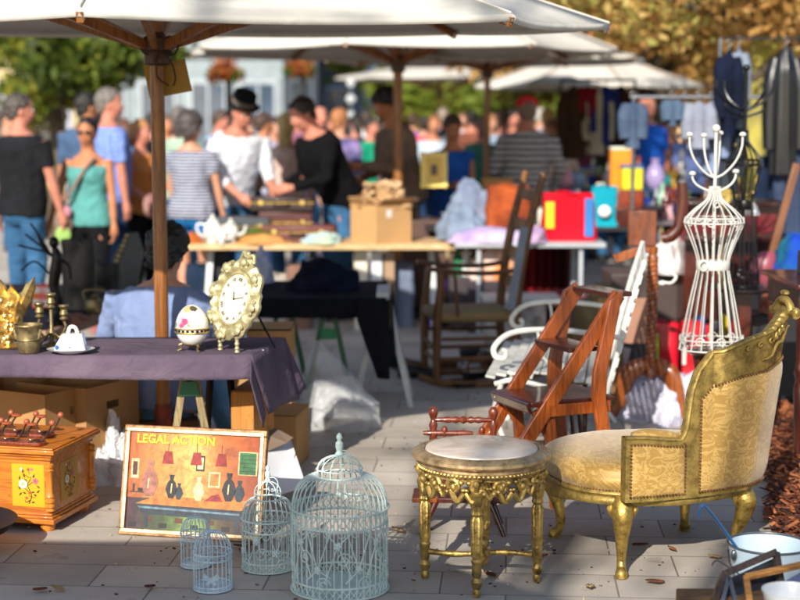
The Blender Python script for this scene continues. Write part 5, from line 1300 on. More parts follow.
        if hat == 'top': m = MB(); m.M = HM@Matrix.Rotation(R(8), 4, 'X'); m.lathe([(.0955,.075),(.0965,.08),(.0965,.105),(.0955,.11)], 28, (0,.012,0), sy=1.12); m.build('hat_band', fabric('#6a6058'), o)
    if glasses:
        m = MB(); m.M = HM
        for s_ in (-1,1): m.ball((s_*.032,-.101,.004), (.026,.006,.019), 12); m.tube([(s_*.055,-.098,.008),(s_*.078,-.04,.01),(s_*.08,.02,.0)], .003, 6)
        m.tube([(-.01,-.105,.008),(.01,-.105,.008)], .003, 6); m.build('sunglasses', plain('#17110e', .1), body)
    if top:
        m = MB(); torso(m, .022, toplen-.04, 1.47 if not openneck else 1.37)
        zb_ = T[0]
        for s_ in (-1,1):
            a_, e_, w_ = arms[s_]; f_ = .9 if fem else 1.0
            if sleeve > 0:
                L_ = []; n_ = 8
                for i in range(n_+1):
                    u = sleeve*i/n_; L_.append(a_.lerp(e_, u*2) if u <= .5 else e_.lerp(w_, (u-.5)*2))
                r0 = .068*f_; r1 = np.interp(sleeve, [0,.3,.5,1], [.066,.062,.052,.038])*f_
                m.tube(L_, [r0, (r0+r1)/2, r1], 14)
            elif sleeve == 0 and not openneck: m.tube([a_+Vector((-s_*.05,0,.02)), a_+Vector((-s_*.02,0,.0))], .055*f_, 10)
        if openneck:
            for s_ in (-1,1): m.tube([U((s_*.075,-.075,1.36)), U((s_*.08,-.05,1.42)), U((s_*.085,.0,1.455)), U((s_*.08,.06,1.40)), U((s_*.07,.10,1.33))], .014, 8)
        m.build(topname, top, body, remesh=vx_*1.15, smooth=60)
    if bottom:
        m = MB()
        if skirt:
            m.loft([(pv+Vector((0,0,.08)),(.15,0,0),(0,.11,0)),(pv+Vector((0,0,-.02)),(.185,0,0),(0,.14,0)),(pv+Vector((0,0,-.3)),(.20,0,0),(0,.16,0)),(pv+Vector((0,0,-.85*blen)),(.23,0,0),(0,.19,0))], 24)
        else:
            c_ = pv; m.loft([(c_+Vector((0,0,.08)),(.148,0,0),(0,.118,0)),(c_,(.182 if fem else .176,0,0),(0,.136,0)),(c_+Vector((0,0,-.10)),(.175,0,0),(0,.13,0)),(c_+Vector((0,0,-.15)),(.12,0,0),(0,.09,0))], 20)
            for s_ in (-1,1):
                hp_, kn2, an = legs[s_]; L_ = []
                for i in range(13):
                    u = blen*i/12; L_.append(hp_.lerp(kn2, u*2) if u <= .5 else kn2.lerp(an, (u-.5)*2))
                m.tube(L_, [.098,.086,.074,.068,.062] if blen > .7 else [.10,.092,.086], 14)
        m.build(botname, bottom, body, remesh=vx_*1.2, smooth=60)
    for ch in body.children:
        if ch.name.split('.')[0] in (topname, botname):
            md = ch.modifiers.new('folds', 'DISPLACE'); md.texture = FOLD; md.strength = .034 if vx_ < .015 else .03; md.mid_level = .5
        if ch.name.split('.')[0] == 'hair':
            md = ch.modifiers.new('sub', 'SUBSURF'); md.levels = md.render_levels = 2 if vx_ < .015 else 1
            md = ch.modifiers.new('locks', 'DISPLACE'); md.texture = LOCK; md.strength = .035; md.mid_level = .45
    for s_ in (-1,1):
        an = legs[s_][2]; kn2 = legs[s_][1]; dirf = Vector((s_*.15,-1,0)).normalized()
        m = MB(); zf = max(0, an.z-.07)
        m.loft([(an+Vector((0,.045,-.05)),(.03,0,0),(0,.0,.03)),(an+Vector((0,.02,-.03)),(.040,0,0),(0,0,.045)),(an+dirf*.03+Vector((0,0,-.035)),(.044,0,0),(0,0,.04)),(an+dirf*.10+Vector((0,0,-.045)),(.048,0,0),(0,0,.03)),(an+dirf*.16+Vector((0,0,-.05)),(.044,0,0),(0,0,.024)),(an+dirf*.195+Vector((0,0,-.055)),(.02,0,0),(0,0,.014))], 14)
        m.build('shoe', shoe or SHOE_BK, body, smooth=60)
    body['_k'] = k
    return body
def attach(m, name, mat, body, **kw): return m.build(name, mat, body, **kw)

STR1 = stripes('#b9bcc8', '#3c4360', 38, 2, .55); STR2 = stripes('#b4b4b8', '#3c3e46', 19, 2, .45); CHK = stripes('#8fa6e0', '#6d86cc', 26, 2, .5, check='#5a70c0'); TEAL = stripes('#4f8f8c', '#5c9c98', 60, 0, .5)
p = person('man in a plain black t-shirt and jeans at the left edge, turned away', 21, 11.9, 1.80, 150, fabric('#202226','#17181b',.4), .34, DENIM, 1, ('short','#4a423c'), hy=-38, skin='pink', wide=1.12, hl=(.31,-.06,.86), hr=(-.30,-.10,.86), toplen=.9)
p = person('woman in a teal strap top and sunglasses carrying a shoulder bag', 88, 12.0, 1.62, -12, TEAL, 0, BLACKF, .95, ('tied','#1f1713'), hy=10, fem=True, skin='tan', glasses=True, openneck=True, hl=(.24,-.04,.80), hr=(-.33,-.08,.86), topname='strap_top', shoe=plain('#b06a60'), fl=(.12,-.12,.07), wide=1.05)
m = MB(); m.tube(spline([(.10,-.10,1.44),(.03,-.175,1.32),(-.09,-.185,1.14),(-.20,-.15,1.02)], 6), .014, 8, flat=(1.4,.8)); m.ball((-.17,-.14,.90), (.085,.05,.13), 14); m.build('shoulder_bag', fabric('#8a7468'), p)
m = MB(); m.ball((-.16,-.18,.80), (.07,.03,.07), 12); m.ball((-.12,-.185,.99), (.045,.03,.05), 10, m=1); m.build('bag_scarf', [fabric('#9cc06a'), fabric('#c98a9a')], p)
p = person('grey haired man in a blue checked shirt behind the teal topped woman', 110, 13.2, 1.86, 120, CHK, .42, DENIM_DK, 1, ('short','#77706a'), hy=-25, skin='pink', wide=1.12)
p = person('dark haired man in a slate blue shirt behind the checked shirt man', 88, 14.6, 1.84, 170, fabric('#4a6284'), .5, DENIM_DK, 1, ('short','#201a18'), hy=-40, skin='tan', wide=1.1)
p = person('woman with a pink patterned bag passing behind the parasol pole', 141, 13.6, 1.60, 60, fabric('#d58a4a'), .1, BLACKF, 1, ('long','#c08a50'), fem=True, skin='pink', hr=(-.2,-.25,1.0), hl=(.2,-.3,1.05))
m = MB(); m.ball((-.18,-.28,.96), (.13,.09,.12), 14); m.build('hand_bag', fabric('#b8988a','#7a3a48'), p)
p = person('person in black standing between the parasol pole and the shops', 154, 17, 1.66, 160, BLACKF, 1, BLACKF, 1, ('short','#15110f'))
p = person('bare armed woman with grey bob in a navy striped t-shirt and blue shorts', 191, 12.5, 1.67, 160, STR1, .3, fabric('#1d6fb0','#175a94',.4), .30, ('bob','#4a4240'), fem=True, skin='fair', hy=-10, hp=8, hr=(-.25,-.12,.82), hl=(.24,-.15,.84), wide=1.12, botname='shorts')
p = person('grey haired man in a pale green shirt behind the striped t-shirt woman', 181, 15.0, 1.72, 150, fabric('#9fb8a4'), .5, DENIM, 1, ('short','#6e6862'))
p = person('man in a black brimmed hat and loose white shirt leaning over the plank table', 229, 12.9, 1.83, 35, fabric('#dfe3ec','#c2c8d6',.7), .75, DENIM, 1, ('short','#2a2220'), lean=18, hp=12, hat='top', skin='pink', hl=(.15,-.42,1.0), hr=(-.12,-.38,.96), wide=1.15)
p = person('dark haired woman in a blue sleeveless top behind the white shirted man', 247, 13.4, 1.62, -40, fabric('#28407e','#1c2f66',.6), 0, NAVYF, 1, ('short','#241a18'), fem=True, skin='tan', lean=10, hp=20, hl=(.16,-.30,1.05), hr=(-.1,-.34,1.02), openneck=True)
p = person('person in a lavender grey shirt in the middle of the crowd', 264, 16.5, 1.66, 140, fabric('#a9a9bc'), .45, DENIM_DK, 1, ('short','#4a3428'), skin='tan', hy=-20)
p = person('blonde woman in a cream lace top seen from behind', 287, 14.0, 1.66, 175, fabric('#dfc6bb','#c8a99c',.7), .6, DENIM, 1, ('long','#d8b878'), fem=True, hl=(.2,-.25,1.02), hr=(-.2,-.2,1.0), wide=1.1)
p = person('man in a black jumper and jeans bending over the suitcases', 341, 12.65, 1.86, -62, fabric('#0d0d10','#08080a',.4), 1, DENIM, 1, ('short','#2c1d14'), lean=27, hp=14, hl=(.18,-.48,1.02), hr=(-.22,-.40,1.0), skin='pink', wide=1.18)
p = person('grey bald person in a lilac top far behind the black jumper man', 320, 18, 1.74, 30, fabric('#9a6fae'), .5, DENIM, 1, ('bald','#888888'), skin='pink')
p = person('ginger haired person in a navy top with lilac collar', 340, 16, 1.70, 150, fabric('#34406c','#9a86b8'), .6, NAVYF, 1, ('short','#b87a4c'), hy=-10)
p = person('dark haired man in a brown tweed jacket reading beside the cardboard box', 406, 13.3, 1.88, -68, fabric('#8a7464','#64544a',.6), 1, fabric('#4a3f36'), 1, ('curly','#1c1310'), lean=14, hp=22, hl=(.10,-.40,1.14), hr=(-.12,-.34,1.02), skin='tan', wide=1.2)
p = person('woman in a royal blue dress with long brown hair behind the gold frame', 452, 13.6, 1.64, 20, fabric('#2460c0','#184890',.5), .12, fabric('#2460c0','#184890',.5), .4, ('long','#4a2c1c'), fem=True, hp=26, skin='tan', hl=(.08,-.26,1.10), hr=(-.10,-.26,1.12), botname='skirt', skirt=True)
p = person('person in a bright green top far behind the brown jacket man', 371, 19, 1.60, 60, fabric('#1f9c78'), .5, DENIM, 1, ('short','#2a1c16'), skin='pink')
p = person('person with a red top under the middle parasol', 424, 22, 1.62, 180, fabric('#c83a4a'), .5, DENIM_DK, 1, ('short','#2e201a'))
p = person('person in a purple shirt under the middle parasol', 413, 25, 1.66, 160, fabric('#8a4a9a'), .5, DENIM, 1, ('short','#4a3020'))
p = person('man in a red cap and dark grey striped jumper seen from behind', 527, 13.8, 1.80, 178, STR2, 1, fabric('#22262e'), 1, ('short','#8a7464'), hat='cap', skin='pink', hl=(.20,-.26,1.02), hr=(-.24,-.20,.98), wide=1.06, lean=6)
p = person('person in a pale blue shirt just left of the red capped man', 503, 19, 1.70, 150, fabric('#8fa4b8'), .5, DENIM, 1, ('short','#5a4030'), skin='pink')
p = person('bald man in a bright blue polo shirt at the clothes rail', 646, 17.0, 1.86, 30, fabric('#2160c8','#1a4ea6',.5), .4, DENIM, 1, ('bald','#6a5a50'), skin='pink', wide=1.1)
p = person('seated man in a blue shirt with his back to the viewer, behind the purple table', 160, 7.42, 1.74, 168, fabric('#8292b8','#6f80a8',.5), .6, fabric('#6f96b8','#58809f'), .98, ('curly','#120d0b'), lean=12, hp=6, pelvis=(0,.06,.33), fl=(.20,-.30,.07), fr=(-.26,-.26,.07), hl=(.24,-.34,.62), hr=(-.26,-.30,.62), shoe=plain('#6b5c50'), wide=1.28, toplen=.88, vx_=.010)
seat = thing('low_stool', 'low dark stool under the seated man', 'stool', (wx(160,7.42,.8), 7.36, 0), R(10))
m = MB(); m.box((0,0,.20),(.36,.32,.03)); m.build('seat', OLDWOOD, seat, bevel=.004)
for a_ in (-1,1):
    for b2 in (-1,1): m = MB(); m.bar((a_*.15,b2*.13,.19),(a_*.17,b2*.15,0),.03,.03); m.build('leg', OLDWOOD, seat)
# crowd farther back: coarser figures
crowd = [
 (8,19,1.7,90,'#5a6a50','short','#3a2a20','person in an olive top beyond the black t-shirt man'),
 (166,19,1.64,20,'#b0a8a0','short','#6a5040','person in a beige top behind the grey bob woman'),
 (212,18,1.7,70,'#9ab0c8','short','#4a3528','person in a light blue shirt beyond the hatted man'),
 (252,21,1.68,200,'#c8bfc8','short','#7a6050','person in a pale mauve top far back in the crowd'),
 (300,22,1.72,10,'#8a5a6a','short','#2a1c16','person in a plum top far behind the blonde woman'),
 (356,20,1.66,180,'#3c4658','long','#2a201a','person in a slate top far behind the brown jacket man'),
 (384,24,1.7,40,'#d0c8b8','short','#8a7060','person in a cream shirt under the second parasol'),
 (433,19,1.64,20,'#b8c8d8','long','#8a5a3a','person in an ice blue top left of the blue dress woman'),
 (470,21,1.7,160,'#7a4a3a','short','#1e1612','person in a rust top right of the blue dress woman'),
 (486,24,1.66,30,'#e0d4c4','long','#a87848','person in a cream top close to the third parasol pole'),
 (548,19,1.72,200,'#d8b890','short','#c89858','fair haired person in a sand coloured top right of the red cap'),
 (560,22,1.68,30,'#c8a8a0','short','#5a3a2a','person in a dusty pink top behind the hanging garments'),
 (574,17,1.7,180,'#6a3040','long','#3a1c14','long haired woman in a maroon coat by the garments'),
 (592,18,1.66,20,'#c8c0a8','short','#8a6a50','person in a khaki cream jacket by the garments'),
 (606,21,1.7,160,'#2a3a7a','short','#2a2018','person in a dark blue coat beside the brown hangings'),
 (622,20,1.64,60,'#4a3028','short','#181210','person in a dark brown coat behind the blue polo man'),
 (668,18,1.6,300,'#c89060','long','#3a2418','bare armed person in a tan top reaching towards the rail'),
 (684,20,1.7,170,'#e8e4e0','short','#4a3a30','person in a white top below the clothes rail'),
 (702,22,1.62,20,'#7a88a8','short','#2c2019','person in a grey blue top below the clothes rail'),
 (786,16,1.7,20,'#4a5468','short','#3a2a20','person in a charcoal top at the right edge under the tree'),
]
crowd += [
 (30,22,1.7,60,'#b8a890','short','#5a4a3a','person in a biscuit top far behind the black t-shirt man'),
 (126,18,1.6,200,'#6a8ab0','long','#6a4028','long haired person in denim blue behind the parasol pole'),
 (174,23,1.72,20,'#505860','short','#2a2420','person in a dark grey top far behind the striped t-shirt woman'),
 (222,21,1.66,160,'#d8c8b0','short','#8a6a4a','person in an oatmeal top behind the black hat'),
 (272,19,1.62,30,'#c07880','long','#3a2018','dark haired person in a rose top between the lavender shirt and the blonde'),
 (311,25,1.74,180,'#6a7280','short','#b8b0a8','white haired person in steel grey by the slate building'),
 (331,24,1.6,20,'#d0a060','short','#2a1a12','person in an ochre top beside the lilac topped bald person'),
 (362,26,1.7,90,'#e0e0e4','short','#4a3a30','person in a white top by the white sign post'),
 (392,19,1.66,200,'#704858','long','#2a1810','person in a wine coloured top behind the second pole'),
 (443,24,1.74,190,'#48586a','short','#9a8a7a','person in a blue grey jacket in front of the hedge'),
 (461,27,1.68,20,'#c8b8c8','short','#6a4a3a','person in a pale lilac top in front of the hedge'),
 (478,18,1.62,150,'#3a6a5a','long','#7a5030','person in a bottle green top near the third pole'),
 (513,22,1.7,30,'#b06a50','short','#2a2018','person in a brick coloured top left of the red cap'),
 (540,24,1.74,170,'#8a8a98','short','#c0b8b0','white haired person in a grey top right of the red cap'),
 (555,16.5,1.6,340,'#e0c0b0','long','#8a5a38','person in a peach top right of the striped jumper'),
 (583,23,1.7,20,'#a8b8c0','short','#3a2c24','person in an icy grey top behind the fur stole'),
 (612,17.5,1.64,190,'#5a5048','short','#1a1410','person in a taupe jacket behind the brown hangings'),
 (656,21,1.7,160,'#c04838','short','#3a2a22','person in a tomato red top behind the blue polo man'),
 (695,17,1.66,200,'#5a6a9a','long','#5a3820','person in a periwinkle top behind the white blouse'),
 (716,20,1.72,30,'#a89878','short','#2c221c','person in a mushroom coloured jacket behind the grey dress'),
]
for i, (px, d, h, yw, c, hs, hc, lb) in enumerate(crowd):
    person(lb, px, d, h, yw, fabric(c), .5 if i % 3 else 1, [DENIM, DENIM_DK, BLACKF][i % 3], 1, (hs, hc), fem=hs == 'long', skin=['fair','tan','pink'][i % 3], vx_=.02, hl=(.2,-.25*(i % 2)-.03,.9+.1*(i % 2)), hr=(-.24+.1*(i % 3),-.04-.14*(i % 3),.86+.16*(i % 3)), lean=(i*5) % 16, hp=(i*7) % 22-4, hy=(i*37) % 50-25, wide=1+.04*(i % 5))
# ================================================================= stall tables
def table(name, label, xa, xb, ya, yb, z, mat, legs='trestle', th=.03, legmat=None, cat='table'):
    cx, cy = (xa+xb)/2, (ya+yb)/2; t = thing(name, label, cat, (cx, cy, 0))
    m = MB(); m.box((0,0,z-th/2),(xb-xa,yb-ya,th)); m.build('tabletop', mat, t, bevel=.003)
    lm = legmat or legm
    for s_ in (-1,1):
        lx = s_*((xb-xa)/2-.18)
        for b2 in (-1,1):
            m = MB()
            if legs == 'trestle': m.bar((lx, b2*.05, z-th-.01), (lx+s_*.02, b2*(yb-ya)*.48, 0), .045, .025)
            else: m.bar((lx, b2*(yb-ya)*.4, z-th), (lx, b2*(yb-ya)*.42, 0), .028, .028)
            m.build('leg', lm, t)
    return t
ZT3 = wz(236, 11.15)
ZL = .68
# long plank table
y3a = wy(244, ZL); y3b = y3a+.62
xa, xb = wx(183, y3a, ZL), wx(456, y3a, ZL)
table('plank_table', 'long sunlit plank table carrying suitcases and the cardboard box', xa, xb, y3a, y3b, ZL, PLANK, 'trestle', .045, plain('#cfd2d4', .5))
WLEG = plain('#c9ccd0', .5)
t = thing('folding_trestle', 'white folding trestle standing on the paving left of the rocking chair', 'trestle', (wx(383,8.8,.4), 8.75, 0))
zt_ = .72
for s_ in (-1,1):
    m = MB(); m.bar((s_*.02,0,zt_-.09),(s_*.16,-.02,0),.03,.045,(0,1,0)); m.build('leg', WLEG, t); m = MB(); m.bar((s_*.02,.28,zt_-.09),(s_*.16,.34,0),.03,.045,(0,1,0)); m.build('leg', WLEG, t)
m = MB(); m.box((0,.14,zt_-.08),(.07,.42,.04)); m.build('trestle_head', WLEG, t)
# middle black table
zM = .63; ym = wy(300, zM); ymb = wy(281, zM); xa, xb = wx(240, ym, zM), wx(386, ym, zM)
t = thing('trestle_table', 'middle trestle table under the black cloth', 'table', ((xa+xb)/2, (ym+ymb)/2, 0))
hw_ = (xb-xa)/2; hd_ = (ymb-ym)/2
m = MB(); m.box((0,0,zM-.02),(2*hw_-.03,2*hd_-.03,.025)); m.build('tabletop', PLANK, t)
GRN = plain('#2c5a3e', .5)
for px in (328,):
    lx = wx(px, ym, .5)-(xa+xb)/2
    for s_ in (-1,1): m = MB(); m.bar((lx+s_*.02,-hd_+.1,zM-.04),(lx+s_*.14,-hd_+.08,0),.028,.03,(0,1,0)); m.build('leg', GRN, t)
    m = MB(); m.box((lx,-hd_+.07,zM-.20),(.08,.02,.06)); m.build('bracket', plain('#1f7a4d'), t)
for s_ in (-1,1): m = MB(); m.bar((-hw_+.2+s_*.02,.1,zM-.04),(-hw_+.2+s_*.14,.12,0),.028,.03,(0,1,0)); m.build('leg', GRN, t)
m = MB()
m.grid(lambda u, v: (xa+(xb-xa)*u, ym+(ymb-ym)*v, zM+.003*noise.noise((u*8,v*5,3))), 30, 10)
m.grid(lambda u, v: (xa+(xb-xa)*u, ym-.01-.015*sin(u*30)*(1-v), zM-.10*(1-v)), 40, 4)
m.grid(lambda u, v: (xb+.02+.03*sin(u*9)*(1-v)+.01, ym+(ymb-ym)*u, zM-(.30 if u < .9 else .2)*(1-v)-.14*(1-v)*sin(u*PI)), 18, 8)
m.grid(lambda u, v: (xb-.16+.18*u, ym-.02-.02*sin(u*9)*(1-v), zM-.44*(1-v)*min(1, .25+u*1.2)), 8, 8)
tag(m.build('tablecloth', BLACK_CLOTH, None, smooth=50, solid=.004), 'black cloth over the middle trestle table', 'tablecloth')
heap('clothes_pile', 'dark navy clothes heaped on the black clothed table', 'clothes', (wx(322, (ym+ymb)/2, zM), (ym+ymb)/2, zM), (.40,.34,.17), fabric('#12192e','#0a0e1c',.7), 3, .35)
heap('paper', 'crumpled lavender paper behind the table clock', 'paper', (wx(262, ymb+.1, zM), ymb-.1, zM), (.18,.16,.20), fabric('#b8bcd4'), 13, .3)
# grey white folding table at the right of the plank table
z4 = .70; y4a = wy(243, z4); y4b = y4a+.6; xa, xb = wx(455, y4a, z4), wx(606, y4a, z4)
table('folding_table', 'grey white folding table carrying the red bag and lilac cloths', xa, xb, y4a, y4b, z4, plain('#aeb2b6', .5), 'post', .035, plain('#b4bac0', .4))
X4 = lambda px, dy=.2: (wx(px, y4a+dy, z4), y4a+dy, z4)
X3 = lambda px, dy=.25: (wx(px, y3a+dy, ZL), y3a+dy, ZL)
# ---- things on the plank table
def suitcase(label, c, w_, d_, h_, mat, rz=0, piping=GOLD, open_lid=False, hand=True):
    t = thing('suitcase', label, 'suitcase', c, rz)
    m = MB(); m.box((0,0,h_*.3),(w_,d_,h_*.6)); m.build('case_body', mat, t, bevel=.012)
    m = MB(); m.box((0,0,h_*.81),(w_,d_,h_*.38)); m.build('lid', mat, t, bevel=.012)
    m = MB(); m.box((0,0,h_*.61),(w_+.004,d_+.004,.006)); m.build('metal_edge', piping, t)
    for s_ in (-.32,.32):
        m = MB(); m.box((s_*w_,-d_/2-.004,h_*.62),(.035,.01,.035)); m.build('latch', BRASS_BRIGHT, t, bevel=.002)
    if hand: m = MB(); m.tube(spline([(-.06,-d_/2,h_*.5),(-.05,-d_/2-.03,h_*.5),(.05,-d_/2-.03,h_*.5),(.06,-d_/2,h_*.5)], 5), .008, 8); m.build('handle', plain('#2a1712'), t)
    return t
BR1 = plain('#6a3a30', .4, coat=.2); BR2 = plain('#2c1a18', .4, coat=.2); GRS = plain('#434a50', .5)
sB_ = suitcase('long brown suitcase with brass latches at the front of the plank table', X3(300, .26), .56, .30, .13, BR1, R(-3))
suitcase('dark grey suitcase behind the white figurines', X3(243, .42), .42, .26, .18, GRS, R(4))
c_ = X3(286, .50); suitcase('dark brown suitcase standing behind the long brown one', (c_[0], c_[1], c_[2]), .42, .20, .22, plain('#57302c', .4, coat=.2), R(2))
suitcase('nearly black suitcase lying on top of the standing dark brown one', (c_[0]-.02, c_[1], c_[2]+.222), .50, .24, .11, BR2, R(-2))
WHP = plain('#e6e4de', .15, var=.06, coat=.6)
def figurine(label, c, s_=1.0):
    t = thing('teapot', label, 'teapot', c)
    m = MB(); m.lathe([(.03,0),(.035,.008),(.028,.016),(.05,.045),(.056,.075),(.045,.11),(.028,.13),(.03,.14),(.001,.15)], 20); m.v = [(a*s_, b*s_, c2*s_) for a, b, c2 in m.v]; m.build('pot_body', WHP, t)
    m = MB(); m.tube(spline([(.045*s_,0,.05*s_),(.09*s_,0,.07*s_),(.105*s_,0,.12*s_)], 5), [.014*s_,.010*s_,.007*s_], 8); m.build('spout', WHP, t)
    m = MB(); m.tube(spline([(-.04*s_,0,.11*s_),(-.09*s_,0,.11*s_),(-.085*s_,0,.06*s_),(-.05*s_,0,.04*s_)], 5), .007*s_, 8); m.build('handle', WHP, t)
    m = MB(); m.ball((0,0,.158*s_), .012*s_, 8); m.build('lid_knob', WHP, t)
figurine('tall white porcelain teapot left of the grey suitcase', X3(213, .08), 1.3); figurine('smaller white porcelain teapot in front of the grey suitcase', X3(231, .14), 1.1)
figurine('lowest white porcelain teapot between the other two', X3(222, .0), .75)
heap('stuffed_animal', 'tan cloth bundle lying along the front of the plank table', 'cloth bundle', X3(262, .06), (.40,.16,.07), fabric('#c89058','#b07840'), 21, .3)
heap('cloth', 'olive green cloth behind the tan bundle', 'cloth', X3(258, .15), (.32,.12,.10), fabric('#5a6428','#424a1c'), 22, .35)
t = heap('cloth', 'pale green flowered cloth in front of the long brown suitcase', 'cloth', X3(322, .03), (.30,.12,.09), fabric('#b4c4a0','#90a8b8'), 23, .3)
heap('cloth', 'orange brown bread like bundle at the left end of the plank table', 'cloth bundle', X3(193, .1), (.14,.12,.08), fabric('#b0602c'), 24, .3)
# cardboard box with paper
c_ = X3(381, .22)
t = thing('cardboard_box', 'open cardboard box filled with crumpled brown paper on the plank table', 'box', c_, R(38))
bw = .33; bh = .29
m = MB()
for k in range(4):
    a_ = PI/2*k; m.box((cos(a_)*bw/2, sin(a_)*bw/2, bh/2), (.006 if k % 2 == 0 else bw, bw if k % 2 == 0 else .006, bh))
m.box((0,0,.004),(bw,bw,.006)); m.build('carton', plain('#c49a68', .85, 0, .12, 3, .2, 30, .2), t, smooth=0)
for k in range(4):
    a_ = PI/2*k; m = MB(); n_ = Vector((cos(a_), sin(a_), 0)); tt_ = Vector((-sin(a_), cos(a_), 0)); b0 = n_*bw/2+Vector((0,0,bh)); o1 = n_*(.06 if k % 2 else .04)+Vector((0,0,.05 if k != 0 else .0))
    m.add([b0-tt_*bw/2, b0+tt_*bw/2, b0+tt_*bw*.45+o1, b0-tt_*bw*.45+o1], [(0,1,2,3)]); m.build('flap', plain('#b58a5a', .85), t, smooth=0, solid=.004)
m = MB(); m.box((-.05,-bw/2-.004,bh*.78),(.05,.002,.06)); m.build('label', plain('#e8e6e0', .6), t, smooth=0)
rg3 = random.Random(5)
pap = heap('crumpled_paper', 'crumpled brown and white paper sticking out of the cardboard box', 'paper', (c_[0], c_[1], c_[2]+.27), (.34,.34,.13), fabric('#c8a47c','#a07c54',.8), 31, .7, 4.5, 44)
m = MB()
for i in range(16):
    a_ = rg3.random()*6.28; r_ = rg3.uniform(.02,.14); z_ = .10+rg3.random()*.08
    m.grid(lambda u, v: (r_*cos(a_)+(u-.5)*.11+.03*noise.noise((u*3+i,v*3,i)), r_*sin(a_)+(v-.5)*.11, z_+.07*noise.noise((u*4,v*4,i*3.3))), 5, 5)
m.build('loose_sheets', fabric('#d8bb94','#b08c64',.8), pap, smooth=0)
# hand-held gold frame behind
def goldframe(label, px, py, d, w_, h_, rz=0, lean_=-8):
    x_, y_, z_ = P(px, py, d); t = thing('picture_frame', label, 'picture frame', (x_, y_, z_-h_/2), 0, rot=(R(lean_), 0, rz)); bw_ = w_*.2
    m = MB()
    for s_ in (-1,1): m.box((s_*(w_/2-bw_/2),0,h_/2),(bw_,.03,h_)); m.box((0,0,h_/2+s_*(h_/2-bw_/2)),(w_-2*bw_,.03,bw_))
    for a_ in (-1,0,1):
        for b2 in (-1,0,1):
            if a_ or b2: m.ball((a_*(w_/2-bw_/3),-.012,h_/2+b2*(h_/2-bw_/3)),(.022,.014,.022),8)
    m.build('frame', plain('#ffe27a', .35, 0, .2, 20), t, bevel=.006)
    m = MB(); m.box((0,.0,h_/2),(w_-2*bw_,.01,h_-2*bw_)); m.build('mount', plain('#f0c860', .5), t, smooth=0)
    m = MB(); m.box((0,-.008,h_/2),(w_*.24,.006,h_*.3)); m.build('small_picture', plain('#5a4a40', .4), t, smooth=0)
goldframe('bright gold picture frame standing between the box and the grey cloths', 434, 170, 12.9, .22, .29)
# ---- things on the folding table
heap('cloth', 'lilac and white patterned cloths folded along the folding table', 'cloth', X4(490, .12), (.62,.26,.11), fabric('#c0b4d0','#9a84b4'), 41, .2)
heap('cloth', 'bundled lilac cloth beside the red bag', 'cloth', X4(533, .05), (.22,.22,.13), fabric('#b49cb8','#8a6c94'), 42, .3)
def bag(name, label, c, w_, d_, h_, mat, rz=0, band=None, cat='bag', band2=None):
    t = thing(name, label, cat, c, rz); m = MB()
    m.grid(lambda u, v: tuple(a_*b_ for a_, b_ in zip((cos(2*PI*u), sin(2*PI*u), 1), (w_/2*(1-.06*v)*min(1.25, 1/max(abs(cos(2*PI*u)), abs(sin(2*PI*u))))*(1+.04*noise.noise((u*9,v*4,w_*9))), d_/2*(1-.3*v)*min(1.2, 1/max(abs(cos(2*PI*u)), abs(sin(2*PI*u)))), h_*v)))[:3], 32, 10)
    o = m.build('bag_body', mat, t, smooth=60); md = o.modifiers.new('folds', 'DISPLACE'); md.texture = FOLD; md.strength = min(.05, w_*.14); md.mid_level = .5
    for s_ in (-1,1): m = MB(); m.tube(spline([(-w_*.22,s_*d_*.3,h_*.96),(-w_*.16,s_*d_*.36,h_*1.04),(w_*.02,s_*d_*.5,h_*1.02),(w_*.2,s_*d_*.4,h_*.95)], 5), .004, 6); m.build('handle', mat, t)
    if band: m = MB(); m.box((-w_*.38,-d_*.54,h_*.55),(w_*.16,.01,h_*.55)); m.build('side_stripe', band, t)
    if band2: m = MB(); m.box((w_*.36,-d_*.54,h_*.5),(w_*.16,.01,h_*.8)); m.build('side_stripe', band2, t)
    return t
bag('shopping_bag', 'bright red shopping bag with yellow and blue stripes on the folding table', (X4(568,.28)[0], y4a+.28, z4+.0), .40, .22, .36, fabric('#d8182c','#b81022',.8), 0, plain('#e0d020'), band2=plain('#2878c0'))
y5 = y4a+.95
# a second row of stall tables behind
z5 = .74
table('stall_table', 'stall table with dark cloth behind the folding table', wx(425, y5+.35, z5), wx(700, y5+.35, z5), y5+.1, y5+.8, z5, plain('#2a2226', .8), 'post')
X5 = lambda px, dy=.4: (wx(px, y5+dy, z5), y5+dy, z5)
heap('cloth', 'slate grey textile heap left of the lilac cloths', 'cloth', (wx(462, y4a+.55, z4), y4a+.4, z4), (.36,.32,.24), fabric('#8795aa','#6f7d92',.7), 51, .3)
heap('cloth', 'taller grey blue draped textile rising behind the slate heap', 'cloth', X5(470, .3), (.40,.28,.38), fabric('#8a98ae','#73809a',.7), 52, .25)
bag('cloth_bag', 'maroon and orange patterned cloth bag behind the rocking chair', X5(508, .15), .36, .2, .34, fabric('#5a2420','#b0562c',.8), R(4))
bag('tote_bag', 'turquoise tote bag with a white motif on the stall table', X5(604, .25), .22, .12, .33, fabric('#189cb0','#1488a0',.5), 0, band=None)
c_ = X5(604, .16); m = MB(); m.ball((c_[0], c_[1]-.02, c_[2]+.13), (.05,.012,.05), 10); tag(m.build('white_plate', WHP), 'small white plate leaning against the turquoise tote bag', 'plate')
def boxy(name, label, cat, c, sz, mat, rz=0, lid=None):
    m = MB(); m.box((0,0,sz[2]/2), sz); o = m.build(name, mat, None, loc=c, rot=rz, bevel=min(.008, min(sz)*.1)); tag(o, label, cat)
    if lid: m = MB(); m.box((0,0,sz[2]+.012),(sz[0]*1.04,sz[1]*1.04,.025)); m.build('lid', lid, o, bevel=.003)
    return o
